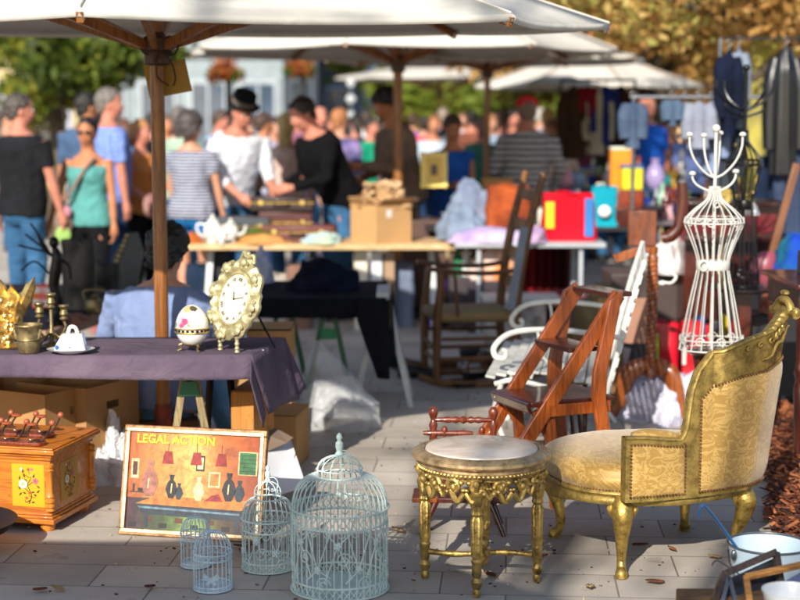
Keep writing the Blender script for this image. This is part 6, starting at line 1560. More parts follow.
c_ = X5(628, .3)
boxy('wooden_box', 'red brown wooden box with a lid beside the turquoise tote bag', 'box', c_, (.24,.2,.15), MAHOG, 0, REDWOOD)
boxy('wooden_box', 'upper red brown wooden box carrying the yellow box', 'box', (c_[0], c_[1], c_[2]+.177), (.22,.18,.12), REDWOOD, 0)
boxy('card_box', 'bright yellow cardboard box with a blue base on the brown boxes', 'box', (c_[0]+.02, c_[1], c_[2]+.300), (.17,.14,.18), plain('#d8d020', .5), 0, plain('#1f5aa0'))
boxy('card_box', 'orange box with a pale lid behind the yellow box', 'box', X5(619, .65), (.17,.14,.62), plain('#f08c10', .5), 0, plain('#d8dcc8'))
m = MB(); 
# assorted china and bric-a-brac on the second row
def vase(name, label, c, s_, mat, kind=0, cat='vase'):
    pf = [[(.03,0),(.05,.02),(.06,.07),(.045,.12),(.02,.15),(.028,.18),(.024,.18)], [(.04,0),(.065,.03),(.07,.07),(.05,.10),(.055,.11),(.001,.12)], [(.05,0),(.02,.01),(.015,.06),(.05,.09),(.07,.11),(.066,.11)], [(.035,0),(.035,.13),(.015,.16),(.013,.21),(.016,.22)]][kind % 4]
    m = MB(); m.lathe([(a_*s_, b_*s_) for a_, b_ in pf], 16); tag(m.build(name, mat, None, loc=c), label, cat)
WH = WHP
items = [(462,'vase','squat white vase behind the slate heap',1.1,WH,1),(448,'vase','small white bowl beside the gold frame',1.0,WH,2),(487,'jug','cream pot in the row of china behind the lilac cloths',1.0,plain('#cfc6a8'),1),
 (546,'jug','white shell shaped dish on the stall table',1.3,WH,2),(556,'vase','rounded white jar behind the red bag',1.1,WH,1),(574,'vase','cream vase behind the red bag',1.2,plain('#e0d4b4'),0),(589,'vase','slim white vase left of the turquoise tote',1.0,WH,0),
 (645,'bottle','clear grey bottle beside the wooden boxes',1.2,plain('#9aa6ac',.1),3),(656,'bottle','dark brown bottle beside the wooden boxes',1.1,plain('#3a2010',.1),3),(668,'vase','pale pink vase on the stall table',1.2,plain('#d8a8b0'),0),(680,'vase','white pitcher left of the dress form',1.4,WH,1),(692,'vase','blue and white jar behind the dress form',1.2,plain('#8aa0c8'),0)]
for i, (px, nm, lb, s_, mt, kd) in enumerate(items): vase(nm, lb, X5(px, .2+.1*(i % 4)), s_, mt, kd, nm)
boxy('book_pile', 'pile of pale books behind the slate heap', 'books', X5(478, .62), (.34,.24,.16), plain('#c9b48a'))
boxy('card_box', 'large tan cardboard box behind the third parasol pole', 'box', (wx(497, 13.2, .8), 13.2, .78), (.26,.2,.34), CARD)
boxy('counter', 'counter carrying the tan cardboard box, behind the gold frame', 'counter', (wx(470, 13.3, .4), 13.3, 0), (1.3,.6,.775), plain('#5a4036'))
boxy('red_cloth_strip', 'crimson folded cloth in front of the red capped man', 'cloth', X5(505, .55), (.44,.2,.05), fabric('#a81c34'))
heap('cloth', 'crumpled white cloth on the stall table left of the red bag', 'cloth', X5(533, .5), (.36,.2,.12), fabric('#dcdccc'), 55, .4)
# ---- under the folding table and plank table
boxy('storage_box', 'mottled grey white wooden crate on the ground behind the bench', 'crate', (wx(520, 10.9, .2), 10.9, 0), (.52,.4,.36), plain('#cfc4b8', .8, var=.6, scale=9, c2='#6a625c'), 0, plain('#d0ccc4'))
boxy('storage_box', 'grey crate with a pink red lid behind the bench arm', 'crate', (wx(566, 10.9, .2), 10.9, 0), (.34,.4,.34), plain('#6a5a50', .8, var=.5), 0, plain('#b8485a'))
heap('cloth', 'khaki sack slumped behind the white bench back', 'sack', (wx(603, 9.6, .3), 9.6, .34), (.38,.34,.26), fabric('#8a7c58','#6c6044',.7), 61, .25)
boxy('storage_box', 'low cardboard box under the khaki sack', 'box', (wx(603, 9.6, .2), 9.6, 0), (.42,.36,.34), CARD_DK)
boxy('plywood_panel', 'tan plywood panel standing behind the bench back', 'panel', (wx(615, 8.9, .3), 8.9, 0), (.20,.05,.60), wood('#b98a50','#93683a',1,2,.6,0))
boxy('display_board', 'pink brown upright board with a dark lower half right of the valet post', 'panel', (wx(636, 8.8, .3), 8.75, 0), (.17,.05,.36), plain('#2c2630'), 0)
boxy('display_board', 'pink brown upper board standing on the dark board', 'panel', (wx(636, 8.8, .3), 8.75, .362), (.17,.05,.26), plain('#a87c66'))
t = bag('tall_bag', 'tall bright red bag with yellow green stripe beside the valet post', (wx(664, 8.9, .1), 8.9, .16), .15, .12, .30, plain('#d0142c', .35), 0, plain('#a8d020'))
boxy('storage_box', 'low lavender box under the tall red bag', 'box', (wx(664, 8.95, .1), 8.95, 0), (.2,.2,.155), plain('#7a7488'))
t = bag('tall_bag', 'second red bag half hidden behind the white dress form', (wx(690, 9.1, .1), 9.1, .10), .13, .12, .34, plain('#c81828', .35), 0, plain('#e8e4d8'))
boxy('storage_box', 'shallow grey box under the second red bag', 'box', (wx(690, 9.15, .1), 9.15, 0), (.2,.2,.095), plain('#55505c'))
heap('plastic_bag', 'lavender white plastic bags heaped behind the valet legs', 'bag', (wx(664, 8.3, .1), 8.35, 0), (.5,.34,.24), plastic((.72,.70,.85),.9), 65, .5)
heap('cloth', 'white fluffy heap behind the white dress form', 'cloth', (wx(668, 10.2, .6), 10.2, .62), (.34,.3,.24), fabric('#e4e0e0'), 66, .5)
boxy('stall_counter', 'low counter under the white fluffy heap', 'counter', (wx(675, 10.3, .3), 10.4, 0), (.9,.5,.615), plain('#4a3c3a'))
# dark upright cabinet behind the dress forms
cx_, cy_ = wx(722, 10.2, .8), 9.9
t = thing('upright_cabinet', 'dark mahogany cabinet with red panels behind the dress forms', 'cabinet', (cx_, cy_, 0))
zt1 = wz(205, cy_); m = MB(); m.box((0,.15,zt1/2),(.60,.30,zt1)); m.build('cabinet_body', MAHOG, t, bevel=.006)
m = MB(); m.box((0,.10,zt1+.012),(.66,.42,.025)); m.box((0,-.06,wz(238,cy_)),(.66,.14,.03)); m.build('ledges', wood('#3a1612','#1c0a08',1,0,.2,.6), t, bevel=.004)
for s_ in (-1,1): m = MB(); m.box((s_*.15,-.006,wz(222,cy_)),(.24,.012,.13)); m.build('red_panel', plain('#6a1420', .3, coat=.4), t)
m = MB(); m.box((0,-.004,wz(252,cy_)),(.5,.01,.03)); m.build('keyboard_strip', plain('#1a1414', .3), t)
# coloured toys / tins below it
cols = ['#2a6ab0','#d8c020','#2c8a4a','#c82430','#e0762a','#d8d8d0','#3a3a44','#b0d048']
for i in range(14):
    px = 690+(i % 7)*8.5; zz_ = .0 if i < 7 else .262; 
    names = ['blue','yellow','green','red','orange','white','charcoal','lime']
    ly = 'bottom' if i < 7 else 'upper'
    boxy('tin', '%s tin, number %d from the left in the %s row behind the dress form' % (names[i*3 % 8], i % 7+1, ly), 'tin', (wx(px, 9.35, .2), 9.35+.04*(i % 2), zz_), (.052,.09,.26-(i % 3)*.03 if i < 7 else .12+.03*(i % 3)), plain(cols[i*3 % 8], .35))
boxy('shelf', 'thin grey shelf board lying on the bottom row of tins', 'shelf', (wx(715, 9.37, .2), 9.37, .261-.006+.002), (.42,.2,.004), GREYWOOD)
# brass swing lamp in front of the cabinet
lx, ly, lz = P(724, 196, 9.0)
t = thing('brass_lamp', 'brass wall lamp with round disc and jointed arm by the black dress form', 'lamp', (lx, ly, 0))
m = MB(); m.tube([(0,0,lz),(0,.03,lz)], .05, 20); m.build('brass_disc', BRASS_BRIGHT, t)
m = MB(); m.tube(spline([(0,.02,lz),(.09,.02,lz+.0),(.17,.02,lz+.02),(.185,.02,lz+.12),(.12,.02,lz+.2),(.06,.02,lz+.3)], 6), .009, 8); m.build('arm', BRASS_BRIGHT, t)
m = MB(); m.tube([(0,.03,lz),(0,.03,.02)], .012, 8); m.lathe([(.11,0),(.11,.02),(.02,.03)], 20, (0,.03,0)); m.build('stand', BRASS, t)
m = MB(); m.lathe([(.02,0),(.035,-.03),(.05,-.07),(.048,-.07)], 16, (.165,.02,lz-.04)); m.build('white_shade', WHP, t)
# left: low dark table with curios
zl = .50; ya_ = wy(330, zl); xr = wx(47, ya_, zl)
xr2 = wx(128, wy(302, zl), zl)
m = MB(); yb_ = 10.6
qx = lambda y_: xr+(xr2-xr)*(y_-ya_)/(wy(302,zl)-ya_)
t = thing('low_table', 'low dark cloth covered table behind the candelabra, with pale wooden edge', 'table')
m.add([(-4.2,ya_,zl),(qx(ya_),ya_,zl),(qx(yb_),yb_,zl),(-4.2,yb_,zl)], [(0,1,2,3)]); m.build('table_cloth', fabric('#1e1c2a','#14121c',.4), t, smooth=0)
m = MB(); m.bar((qx(ya_)+.02,ya_,zl-.03),(qx(yb_)+.02,yb_,zl-.03),.035,.06); m.bar((-4.2,ya_,zl-.03),(qx(ya_),ya_,zl-.03),.03,.055); m.build('wooden_edge', wood('#a5836a','#7a5c48',1,1,.5,0), t)
for y_ in (ya_+.15, yb_-.15):
    for xx in (-.15,-1.6): m = MB(); m.bar((qx(y_)+xx,y_,zl-.01),(qx(y_)+xx,y_,0),.04,.04); m.build('leg', OLDWOOD, t)
L = lambda px, y_: (wx(px, y_, zl), y_, zl+.002)
# black figurine lamp
c_ = L(57, 8.5)
t = thing('bronze_figure', 'tall black bronze figure holding branches, behind the candelabra', 'statue', c_)
m = MB(); m.lathe([(.05,0),(.055,.02),(.03,.04),(.02,.08)], 14); m.tube(spline([(0,0,.05),(.01,0,.14),(-.01,0,.22),(.0,0,.30),(.01,0,.38),(-.005,0,.43)], 5), [.016,.026,.03,.034,.03,.014], 10)
m.ball((-.005,0,.455), (.028,.03,.034), 10); m.tube(spline([(.0,0,.37),(-.06,0,.42),(-.09,0,.50)], 5), .010, 8); m.tube(spline([(.01,0,.37),(.07,0,.33),(.08,0,.25)], 5), .010, 8); m.build('figure', DARKMETAL, t)
m = MB()
for a_, b2 in ((-.16,.50),(-.13,.56),(-.20,.44),(-.19,.30)): m.tube(spline([(-.03,0,.40 if b2 > .4 else .28),(a_*.6,0,(b2+.40)/2),(a_,0,b2)], 5), .006, 6)
m.tube(spline([(0,0,.05),(.012,-.03,-.0)], 3), .008, 6); m.build('branches', DARKMETAL, t)
bag('gift_bag', 'orange white and pink striped gift bag on the low dark table', L(44, 9.3), .13, .08, .13, stripes('#f0e8e0','#f08030',14,2,.5,check='#e85898'), 0)
for px, y_, lb, w_, h_ in ((80,9.2,'black upright leather bag left of the gilded mirror',.20,.52),(101,9.7,'wide black leather bag behind the brass kettle',.24,.28)):
    bag('leather_bag', lb, L(px, y_), w_, .12, h_*.8, plain('#0f0e10', .45), 0)
t = thing('mirror', 'dark mirror with gilded beaded edge leaning behind the brass kettle', 'mirror', L(120, 9.9), 0, rot=(R(-8), R(10), R(10)))
m = MB(); m.prism([(-.10,0),(.10,0),(.11,.30),(.05,.42),(-.02,.40),(-.08,.25)], .02, 'xz', 0); m.build('mirror_glass', plain('#2a2418', .15, var=.4), t)
m = MB()
for i in range(12): m.ball((-.10+.008*i, -.01, .01+.034*i), .016, 8)
m.build('beaded_edge', gold((.5,.36,.14)), t)
c_ = L(95, 9.0); t = thing('brass_kettle', 'round brass kettle on the low dark table', 'kettle', c_)
m = MB(); m.lathe([(.04,0),(.055,.02),(.06,.05),(.045,.08),(.02,.09),(.025,.10),(.001,.12)], 18); m.build('kettle_body', BRASS, t); m = MB(); m.tube(spline([(-.05,0,.06),(-.06,0,.13),(.06,0,.13),(.05,0,.06)], 6), .006, 8); m.build('handle', BRASS, t)
c_ = L(118, 8.9); boxy('enamel_tray', 'blue and red enamel dish near the edge of the low dark table', 'dish', c_, (.14,.1,.02), plain('#2a4ab0', .2, c2='#b02020', var=.5, scale=30))
c_ = L(75, 8.6); heap('cloth', 'crumpled brown leather purse on the low dark table', 'purse', c_, (.16,.12,.05), plain('#7a5240', .5), 71, .3)
x_, y_ = wx(137, 10.6, .5), 10.6; t = thing('brass_horn', 'tall brass horn standing on end behind the seated man', 'horn', (x_, y_, 0))
m = MB(); m.lathe([(.07,0),(.05,.03),(.025,.12),(.018,.4),(.014,.7),(.02,.72)], 18); m.build('horn_bell', gold((.55,.42,.16)), t); m = MB(); m.ball((0,0,.735), (.022,.022,.012), 10); m.build('mouthpiece', BRASS, t)
# clutter under the plank table
UT = lambda px, dy=0: (wx(px, y3a+.3+dy, .2), y3a+.3+dy, 0)
for i, (px, w_, h_, c, lb, nm) in enumerate([(200,.22,.5,'#22344a','navy carrier bag under the left end of the plank table','bag'),(222,.14,.6,'#3c3c40','charcoal rucksack standing under the plank table','rucksack'),(275,.24,.42,'#c0b8b0','cream plush bag under the suitcases','bag'),(300,.2,.5,'#8a6a5a','brown and white patterned bag under the long brown suitcase','bag'),(436,.16,.36,'#5a2a8a','purple bag under the right end of the plank table','bag'),(404,.16,.5,'#7c88a0','grey blue bag beside the white folding legs','bag'),(448,.18,.3,'#141416','black bag behind the rocking chair arm','bag')]):
    bag('carrier_bag' if nm == 'bag' else nm, lb, UT(px, .05*(i % 3)), w_, .2, h_, fabric(c), 0)
for i, (px, c, h_, lb) in enumerate([(361,'#e8e0cc',.62,'white poster board leaning under the plank table'),(378,'#e2e4e8',.6,'second white board leaning under the cardboard box'),(388,'#a88a70',.6,'brown board beside the two white boards')]): boxy('poster_board', lb, 'board', UT(px, -.1), (.10,.03,h_), plain(c))
for i, (px, c, lb) in enumerate([(458,'#1e7a4a','green glass bottle on the low shelf left of the folding table'),(466,'#e8ecec','white bottle next to the green glass bottle'),(474,'#1a1a1c','black bottle beside the white bottle')]): vase('bottle', lb, (wx(px, y3a+.2, .6), y3a+.2, .42), 1.1, plain(c, .15), 3, 'bottle')
boxy('side_shelf', 'low shelf carrying three bottles by the folding table', 'shelf', (wx(468, y3a+.2, .3), y3a+.2, 0), (.3,.2,.418), plain('#3a3236'))
heap('cloth', 'orange and white patterned cloth hanging under the folding table', 'cloth', (wx(493, y4a+.3, .4), y4a+.3, .40), (.4,.3,.26), fabric('#e88838','#e8d8d0',.7), 81, .3)
boxy('storage_box', 'dark box under the orange patterned cloth', 'box', (wx(493, y4a+.3, .2), y4a+.3, 0), (.4,.3,.398), plain('#32282e'))
for px, c, lb in ((545,'#5a1016','dark red garment hanging from the folding table'),(562,'#3a0c14','maroon garment hanging from the folding table'),(527,'#8a2028','crimson garment hanging from the folding table')):
    m = MB(); m.grid(lambda u, v: ((u-.5)*.16, .02*sin(u*14), v*.68), 10, 4); o = m.build('hanging_garment', fabric(c), None, solid=.01, loc=(wx(px, y4a+.5, .4), y4a+.66, .06)); tag(o, lb, 'garment')
# small dark clutter in the shade by the rocking chair
G2 = lambda px, py: G(px, py)
for i, (px, py, lb) in enumerate([(408,370,'dark leather shoe left of the rocking chair'),(418,378,'worn black shoe by the folding trestle'),(447,372,'small black iron pot in front of the rocker'),(462,386,'dark ashtray like dish on the shaded paving'),(478,378,'dark metal flat iron on the shaded paving'),(488,366,'dark brown cup beside the flat iron'),(470,360,'small wooden bowl behind the flat iron')]):
    c_ = G(px, py)
    if i < 2:
        m = MB(); m.loft([((-.13,0,.04),(0,.03,0),(0,0,.03)),((-.08,0,.05),(0,.04,0),(0,0,.05)),((0,0,.04),(0,.045,0),(0,0,.035)),((.1,0,.03),(0,.045,0),(0,0,.028)),((.14,0,.025),(0,.02,0),(0,0,.015))], 12); o = m.build('shoe', SHOE_BK, None, loc=c_, rot=R(30*i-20)); tag(o, lb, 'shoe')
    elif i in (2,5,6): m = MB(); m.lathe([(.04,0),(.07,.03),(.075,.07),(.065,.085),(.06,.085),(.06,.04),(.001,.02)], 18); m.tube(spline([(.06,0,.07),(.11,0,.06),(.07,0,.02)], 4), .006, 6); o = m.build('pot', plain(['#15130f','#3a2218','#5a3a20'][i % 3]), None, loc=c_); tag(o, lb, 'pot')
    elif i == 3: m = MB(); m.lathe([(.07,0),(.11,.02),(.105,.03),(.06,.012),(.001,.01)], 22); tag(m.build('dish', DARKMETAL, None, loc=c_), lb, 'dish')
    else:
        o = thing('flat_iron', lb, 'flat iron', c_, R(20)); m = MB(); m.prism([(-.09,-.045),(.02,-.05),(.12,0),(.02,.05),(-.09,.045)], .045, 'xy', 0); m.build('iron_sole', DARKMETAL, o, bevel=.005); m = MB(); m.tube(spline([(-.07,0,.04),(-.06,0,.10),(.04,0,.10),(.05,0,.04)], 5), .01, 8); m.build('handle', OLDWOOD, o)
c_ = G(452, 388); m = MB(); m.add([(0,0,.004),(.10,.01,.01),(.12,.06,.004),(.03,.07,.012)], [(0,1,2,3)]); tag(m.build('paper_scrap', WHITE_WIRE, None, loc=c_, solid=.001), 'scrap of white paper on the shaded paving', 'paper')
# right side: clothes rail, jackets, instrument
yr = 11.4; zr = wz(97, yr); xa, xb = wx(630, yr, zr), wx(842, yr, zr)
t = thing('clothes_rail', 'chrome clothes rail running behind the dress forms to the right edge', 'clothes rail')
m = MB(); m.tube([(xa,yr,zr),(xb,yr,zr)], .014, 10); m.build('rail_bar', plain('#b4b8bc', .25, .9), t)
m = MB(); m.tube([(wx(718,yr,zr),yr+.0,zr+.42),(xb,yr,zr+.42)], .008, 10); m.build('upper_bar', plain('#4a4c50', .3, .8), t)
for x_ in (xa+.03, wx(719,yr,zr), xb-.05): m = MB(); m.tube([(x_,yr,0),(x_,yr,zr+(.0 if x_ < xa+.1 else .42))], .014, 10); m.build('rail_post', plain('#8a8e92', .3, .9), t)
def jacket(label, px, ztop, w_, h_, mat, y_=yr, folds=8, name='jacket'):
    t = thing(name, label, name, (wx(px, y_, ztop), y_, ztop-h_))
    m = MB(); sh = .13
    def fn(u, v):
        a_ = 2*PI*u; wv = w_/2*(1 if v < .8 else float(np.interp(v, [.8,.93,1], [1,.72,.15])))*(.82+.18*(1-v)); dpt = .085*(1 if v < .9 else .5)
        r_ = 1+.10*sin(folds*a_+2*v)*(1-v*.7); return (cos(a_)*wv*r_, sin(a_)*dpt*r_, h_*v)
    m.grid(fn, 48, 14); m.build('garment_body', mat, t, smooth=60)
    for s_ in (-1,1):
        m = MB(); m.tube(spline([(s_*w_*.36,0,h_*.90),(s_*w_*.52,-.02,h_*.72),(s_*w_*.56,-.03,h_*.42),(s_*w_*.55,-.04,h_*.20)], 5), [.05,.062,.055,.048], 10); m.build('sleeve', mat, t)
    m = MB(); m.tube(spline([(0,0,h_*.97),(0,0,h_+.02),(.02,0,h_+.045),(0,0,h_+.07),(-.02,0,h_+.05)], 5), .004, 6); m.build('hanger_hook', plain('#b0b0b0', .3, .9), t)
    return t
LEA = plain('#14161a', .35, 0, .4, 5, .4, 14, coat=.2)
jacket('long black leather coat on the rail right of the tree trunk', 786, zr+.36, .20, .92, LEA)
jacket('navy blue jacket hanging left of the tree trunk', 729, zr+.34, .10, .62, fabric('#141c34','#0c1222',.6))
jacket('pale grey jacket sleeve garment beside the navy jacket', 739, zr+.37, .06, .60, fabric('#8a96a8','#6c7888',.6), yr+.15)
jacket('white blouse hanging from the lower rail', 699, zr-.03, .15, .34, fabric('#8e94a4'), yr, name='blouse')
jacket('washed denim shirt hanging from the lower rail', 712, zr-.03, .15, .52, fabric('#8494b8'), yr+.2, name='shirt')
jacket('pale peach shirt hanging near the left end of the lower rail', 686, zr-.03, .10, .30, fabric('#e0b890'), yr+.1, name='shirt')
jacket('blue grey denim jacket at the left end of the lower rail', 633, zr-.03, .10, .34, fabric('#56667e','#3c4a60',.7), yr)
jacket('sky blue small shirt on the lower rail', 672, zr-.03, .06, .18, fabric('#52667e'), yr, name='shirt')
jacket('dark grey dress hanging between the white blouse and the trunk', 725, zr-.03, .2, .7, fabric('#3a4048'), yr+.25, name='dress')
jacket('long navy dress hanging right of the trunk below the leather coat', 779, zr-.35, .24, .95, fabric('#1c2a44','#141e32',.5), yr+.25, name='dress')
jacket('slate blue dress at the right edge of the rail', 796, zr-.2, .2, .8, fabric('#3a4660'), yr+.1, name='dress')
# hanging garments under the far parasol
for px, c, lb, h_ in ((574,'#3c2a1c','long brown fur stole hanging under the far parasol',.75),(588,'#7a1420','narrow dark red scarf hanging under the far parasol',.34),(606,'#1c2a6a','deep blue garment hanging under the far parasol',.6),(621,'#2a1610','dark brown coat hanging under the far parasol',.9),(598,'#a8a088','cream grey shawl hanging under the far parasol',.7)):
    jacket(lb, px, 1.95, .22 if h_ > .4 else .12, h_, fabric(c), 16.0, name='garment')
t = thing('clothes_rail', 'dark clothes rail under the far parasol holding brown and blue garments', 'clothes rail')
m = MB(); m.tube([(wx(560,16,1.9),16,2.0),(wx(636,16,1.9),16,2.0)], .014, 8); m.build('rail_bar', DARKMETAL, t)
for px in (561,635): m = MB(); m.tube([(wx(px,16,1.9),16,0),(wx(px,16,1.9),16,2.0)], .014, 8); m.build('rail_post', DARKMETAL, t)
# far stall tables with clutter (each item its own thing)
t0_ = table('stall_table', 'far stall table with blue cloth behind the red capped man', wx(560,15,.8), wx(700,15,.8), 14.8, 15.5, .95, fabric('#34466c'), 'post')
cn = ['pink','pale blue','cream','dark green','silver','amber','white','rust','lilac','teal','mustard','grey']
cc = ['#d898a8','#98b0d0','#e0d4b0','#2a4a34','#b8bcc4','#c88030','#e8e8e8','#9a4a2a','#a898c8','#2a8a8a','#c8a030','#888890']
for i in range(12): vase('vase', '%s ornament on the far blue clothed stall table' % cn[i], (wx(566+i*11, 15.0, .95), 14.95+.12*(i % 4), .95), 1.1+.5*((i*7) % 3)/2, plain(cc[i], .25), i, 'ornament')
table('stall_table', 'stall table crowded with glassware left of the clothes rail', wx(638,12.6,.8), wx(760,12.6,.8), 12.5, 13.1, .80, plain('#6a6068'), 'post')
cn2 = ['smoky','clear white','dark red','navy blue','pale gold','sea green','black','violet','bronze','ivory']
cc2 = ['#6a6a74','#dfe2e6','#6a1a20','#24305a','#d0b070','#6aa898','#18181c','#4a3a6a','#6a4a28','#e0d8c4']
for i in range(10): vase('glass_vase', '%s glass piece on the crowded table by the clothes rail' % cn2[i], (wx(646+i*11.5, 12.7, .85), 12.65+.1*(i % 3), .80), 1.0+.35*((i*5) % 4)/3, plain(cc2[i], .12), i+1, 'glassware')
boxy('suitcase_stack', 'dark trunk standing under the glassware table', 'trunk', (wx(690, 12.8, .3), 12.8, 0), (.7,.4,.5), plain('#3a2c2a'))
# mandolin like instrument & cloths at right
c_ = (wx(762, 9.5, .5), 9.5, 0)
boxy('storage_box', 'dark crate under the pink instrument near the mulch', 'crate', (c_[0]+.05, c_[1]+.1, 0), (.55,.4,.60), plain('#26262c'))
t = thing('lute', 'pink brown stringed instrument leaning with its long neck up', 'instrument', (c_[0], c_[1], .60), 0, rot=(0, R(14), 0))
m = MB(); m.ball((0,0,.11), (.11,.06,.12), 18); m.build('sound_body', plain('#9a4a58', .3, coat=.4), t); m = MB(); m.bar((0,-.0,.2),(0,.0,.78),.045,.03,(0,1,0)); m.build('neck', wood('#8a5a3a','#5a3824',1,2,.4,.3), t, bevel=.004)
heap('cloth', 'green and blue cloth bundle at the right edge', 'cloth', (wx(797, 9.3, .8), 9.3, .64), (.3,.3,.28), fabric('#1f6a4a','#1c3cb0'), 91, .3)
boxy('storage_box', 'grey crate under the green and blue cloth', 'crate', (wx(797, 9.3, .3), 9.35, 0), (.4,.4,.63), plain('#44444c'))
heap('bread_basket', 'copper coloured crumpled metal pieces on the crate near the mulch', 'metalware', (wx(779, 8.9, .6), 8.9, .52), (.24,.2,.14), plain('#b06848', .35, .5), 92, .4)
boxy('storage_box', 'black crate under the copper coloured metal pieces', 'crate', (wx(779, 8.9, .3), 8.95, 0), (.36,.3,.515), plain('#1c1e24'))
# large canvas panel beside the tree
x_, y_, z_ = P(700, 150, 10.8)
# ================================================================= trees and foliage
def leafmat(stops, trans=.35):
    t = NT('leaves'); at = t.new('Attribute'); at.attribute_name = 'v'; c = t.ramp(at.outputs['Fac'], stops); t.col(c); t.done(.55, spec=.3)
    tr = t.new('BsdfTranslucent'); t.ln(c, tr.inputs['Color']); mx = t.new('MixShader'); mx.inputs[0].default_value = trans
    t.ln(t.bs.outputs[0], mx.inputs[1]); t.ln(tr.outputs[0], mx.inputs[2]); t.ln(mx.outputs[0], t.n['Material Output'].inputs['Surface']); return t.m
def leaves(name, clumps, n, size, mat, parent=None, seed=1, flat=.6):
    g = np.random.default_rng(seed); cl = np.array(clumps, float); w_ = cl[:,3]**2; idx = g.choice(len(cl), n, p=w_/w_.sum())
    d = g.normal(size=(n,3)); d /= np.linalg.norm(d, axis=1)[:,None]; r = g.random(n)**.45
    c = cl[idx,:3]+d*(r*cl[idx,3])[:,None]*np.array([1,1,.8]); 
    u = g.normal(size=(n,3)); u /= np.linalg.norm(u, axis=1)[:,None]; v = np.cross(u, g.normal(size=(n,3))); v /= np.linalg.norm(v, axis=1)[:,None]
    s = size*(.6+.8*g.random(n))[:,None]; vs = np.stack([c-u*s, c-v*s*.5, c+u*s, c+v*s*.5], 1).reshape(-1,3)
    me = bpy.data.meshes.new(name); me.vertices.add(4*n); me.vertices.foreach_set('co', vs.ravel()); me.loops.add(4*n); me.loops.foreach_set('vertex_index', np.arange(4*n))
    me.polygons.add(n); me.polygons.foreach_set('loop_start', np.arange(n)*4); me.polygons.foreach_set('loop_total', np.full(n, 4))
    me.update(calc_edges=True); a = me.attributes.new('v', 'FLOAT', 'FACE')
    cv = g.random(len(cl))[idx]; a.data.foreach_set('value', np.clip(.5*g.random(n)+.5*cv, 0, 1)); me.materials.append(mat)
    o = bpy.data.objects.new(name, me); COL.objects.link(o)
    if parent: o.parent = parent
    return o
BARK = plain('#5a4e3c', .9, var=.5, scale=6, bump=1, bscale=18)
def tree(label, x, y, z0, cr, n, size, mat, th=.18, seed=1, nc=26, squash=.75, bark=BARK, limbs=7, crown_c=None):
    t = thing('tree', label, 'tree', (x, y, 0)); g = random.Random(seed)
    cc = Vector(crown_c) if crown_c else Vector((0,0,z0+cr*squash*.8))
    m = MB(); m.tube(spline([(0,0,0),(g.uniform(-.08,.08),0,z0*.4),(g.uniform(-.1,.1),.05,z0*.8),(0,0,z0+.3)], 6), [th*1.35,th,th*.9,th*.75], 14); m.build('trunk', bark, t, smooth=60)
    cl = []
    for i in range(nc):
        d = Vector((g.gauss(0,1), g.gauss(0,1), g.gauss(0,1)*.8)).normalized()*(g.random()**.4)*cr*.82
        cl.append((cc.x+d.x, cc.y+d.y, cc.z+d.z*squash, cr*g.uniform(.16,.34)))
    for i in range(limbs):
        c = Vector(cl[i*3 % nc][:3]); m = MB(); st = Vector((0,0,z0*.75+.25*g.random()*z0)); m.tube(spline([st, st.lerp(c,.4)+Vector((0,0,-.1)), st.lerp(c,.8), c], 5), [th*.4,th*.22,th*.09], 8); m.build('limb', BARK, t, smooth=60)
    leaves('crown', cl, n, size, mat, t, seed); return t
GREENL = leafmat([(0,'#26330f'),(.35,'#42541a'),(.6,'#6a7a2a'),(.85,'#a09a3c'),(1,'#b07a2c')])
AUTL = leafmat([(0,'#7a6430'),(.25,'#ac8448'),(.5,'#cc9c5c'),(.7,'#a8a858'),(.85,'#c4b468'),(1,'#dcaa74')], .45)
FARL = leafmat([(0,'#4a5a1a'),(.4,'#6c7c28'),(.7,'#93983a'),(1,'#a8a648')])
tree('green leafed tree left of the nearest parasol, in front of the cream house', wx(52,21,2), 21, 1.75, 1.75, 15000, .085, GREENL, .12, 5, 34, .62, crown_c=(.1,0,2.62))
tree('autumn brown tree whose yellowish trunk stands between the hanging coats', wx(755,13.2,2), 13.2, 2.6, 1.9, 12000, .05, AUTL, .125, 8, 30, .62, plain('#b0a448', .9, var=.6, scale=4, bump=1, bscale=18, c2='#6a6440'), crown_c=(-.35,0,3.05))  # trunk bark mottled from yellow to dull olive, limbs keep the brown bark
tree('wide autumn tree behind the far parasol at the upper right', wx(650,19,2), 19, 2.3, 2.4, 13000, .06, AUTL, .16, 11, 38, .5, crown_c=(0,0,3.0))
tree('second autumn tree at the far right behind the clothes rail', wx(800,22,2), 22, 2.0, 2.5, 18000, .07, AUTL, .16, 12, 30, .7)
tree('autumn tree with green patches above the middle parasols', wx(590,27,2), 27, 2.2, 2.8, 14000, .12, leafmat([(0,'#3c4016'),(.4,'#6e6a26'),(.7,'#a8742c'),(1,'#b8602c')]), .2, 14, 30, .6)
for i, (px, d, cr, lb) in enumerate(((345,44,2.6,'light green tree behind the slate blue shop'),(405,40,3.0,'sunny green tree beyond the second parasol'),(450,46,3.4,'broad light green tree above the blue dress woman'),(520,50,3.6,'yellow green tree behind the red capped man'))):
    tree(lb, wx(px,d,1), d, .8, cr, 6000, .2, FARL, .2, 20+i, 24, .7)
tree('dark green tree far behind the hanging garments', wx(620,44,1), 44, .8, 3.6, 7000, .2, leafmat([(0,'#232a12'),(.6,'#4a4a1e'),(1,'#6a4a24')]), .2, 31, 24, .7)
tree('brown leafed tree far behind the clothes rail', wx(735,40,1), 40, .5, 3.8, 9000, .2, leafmat([(0,'#54401c'),(.6,'#96703a'),(1,'#b88848')]), .2, 33, 28, .7)
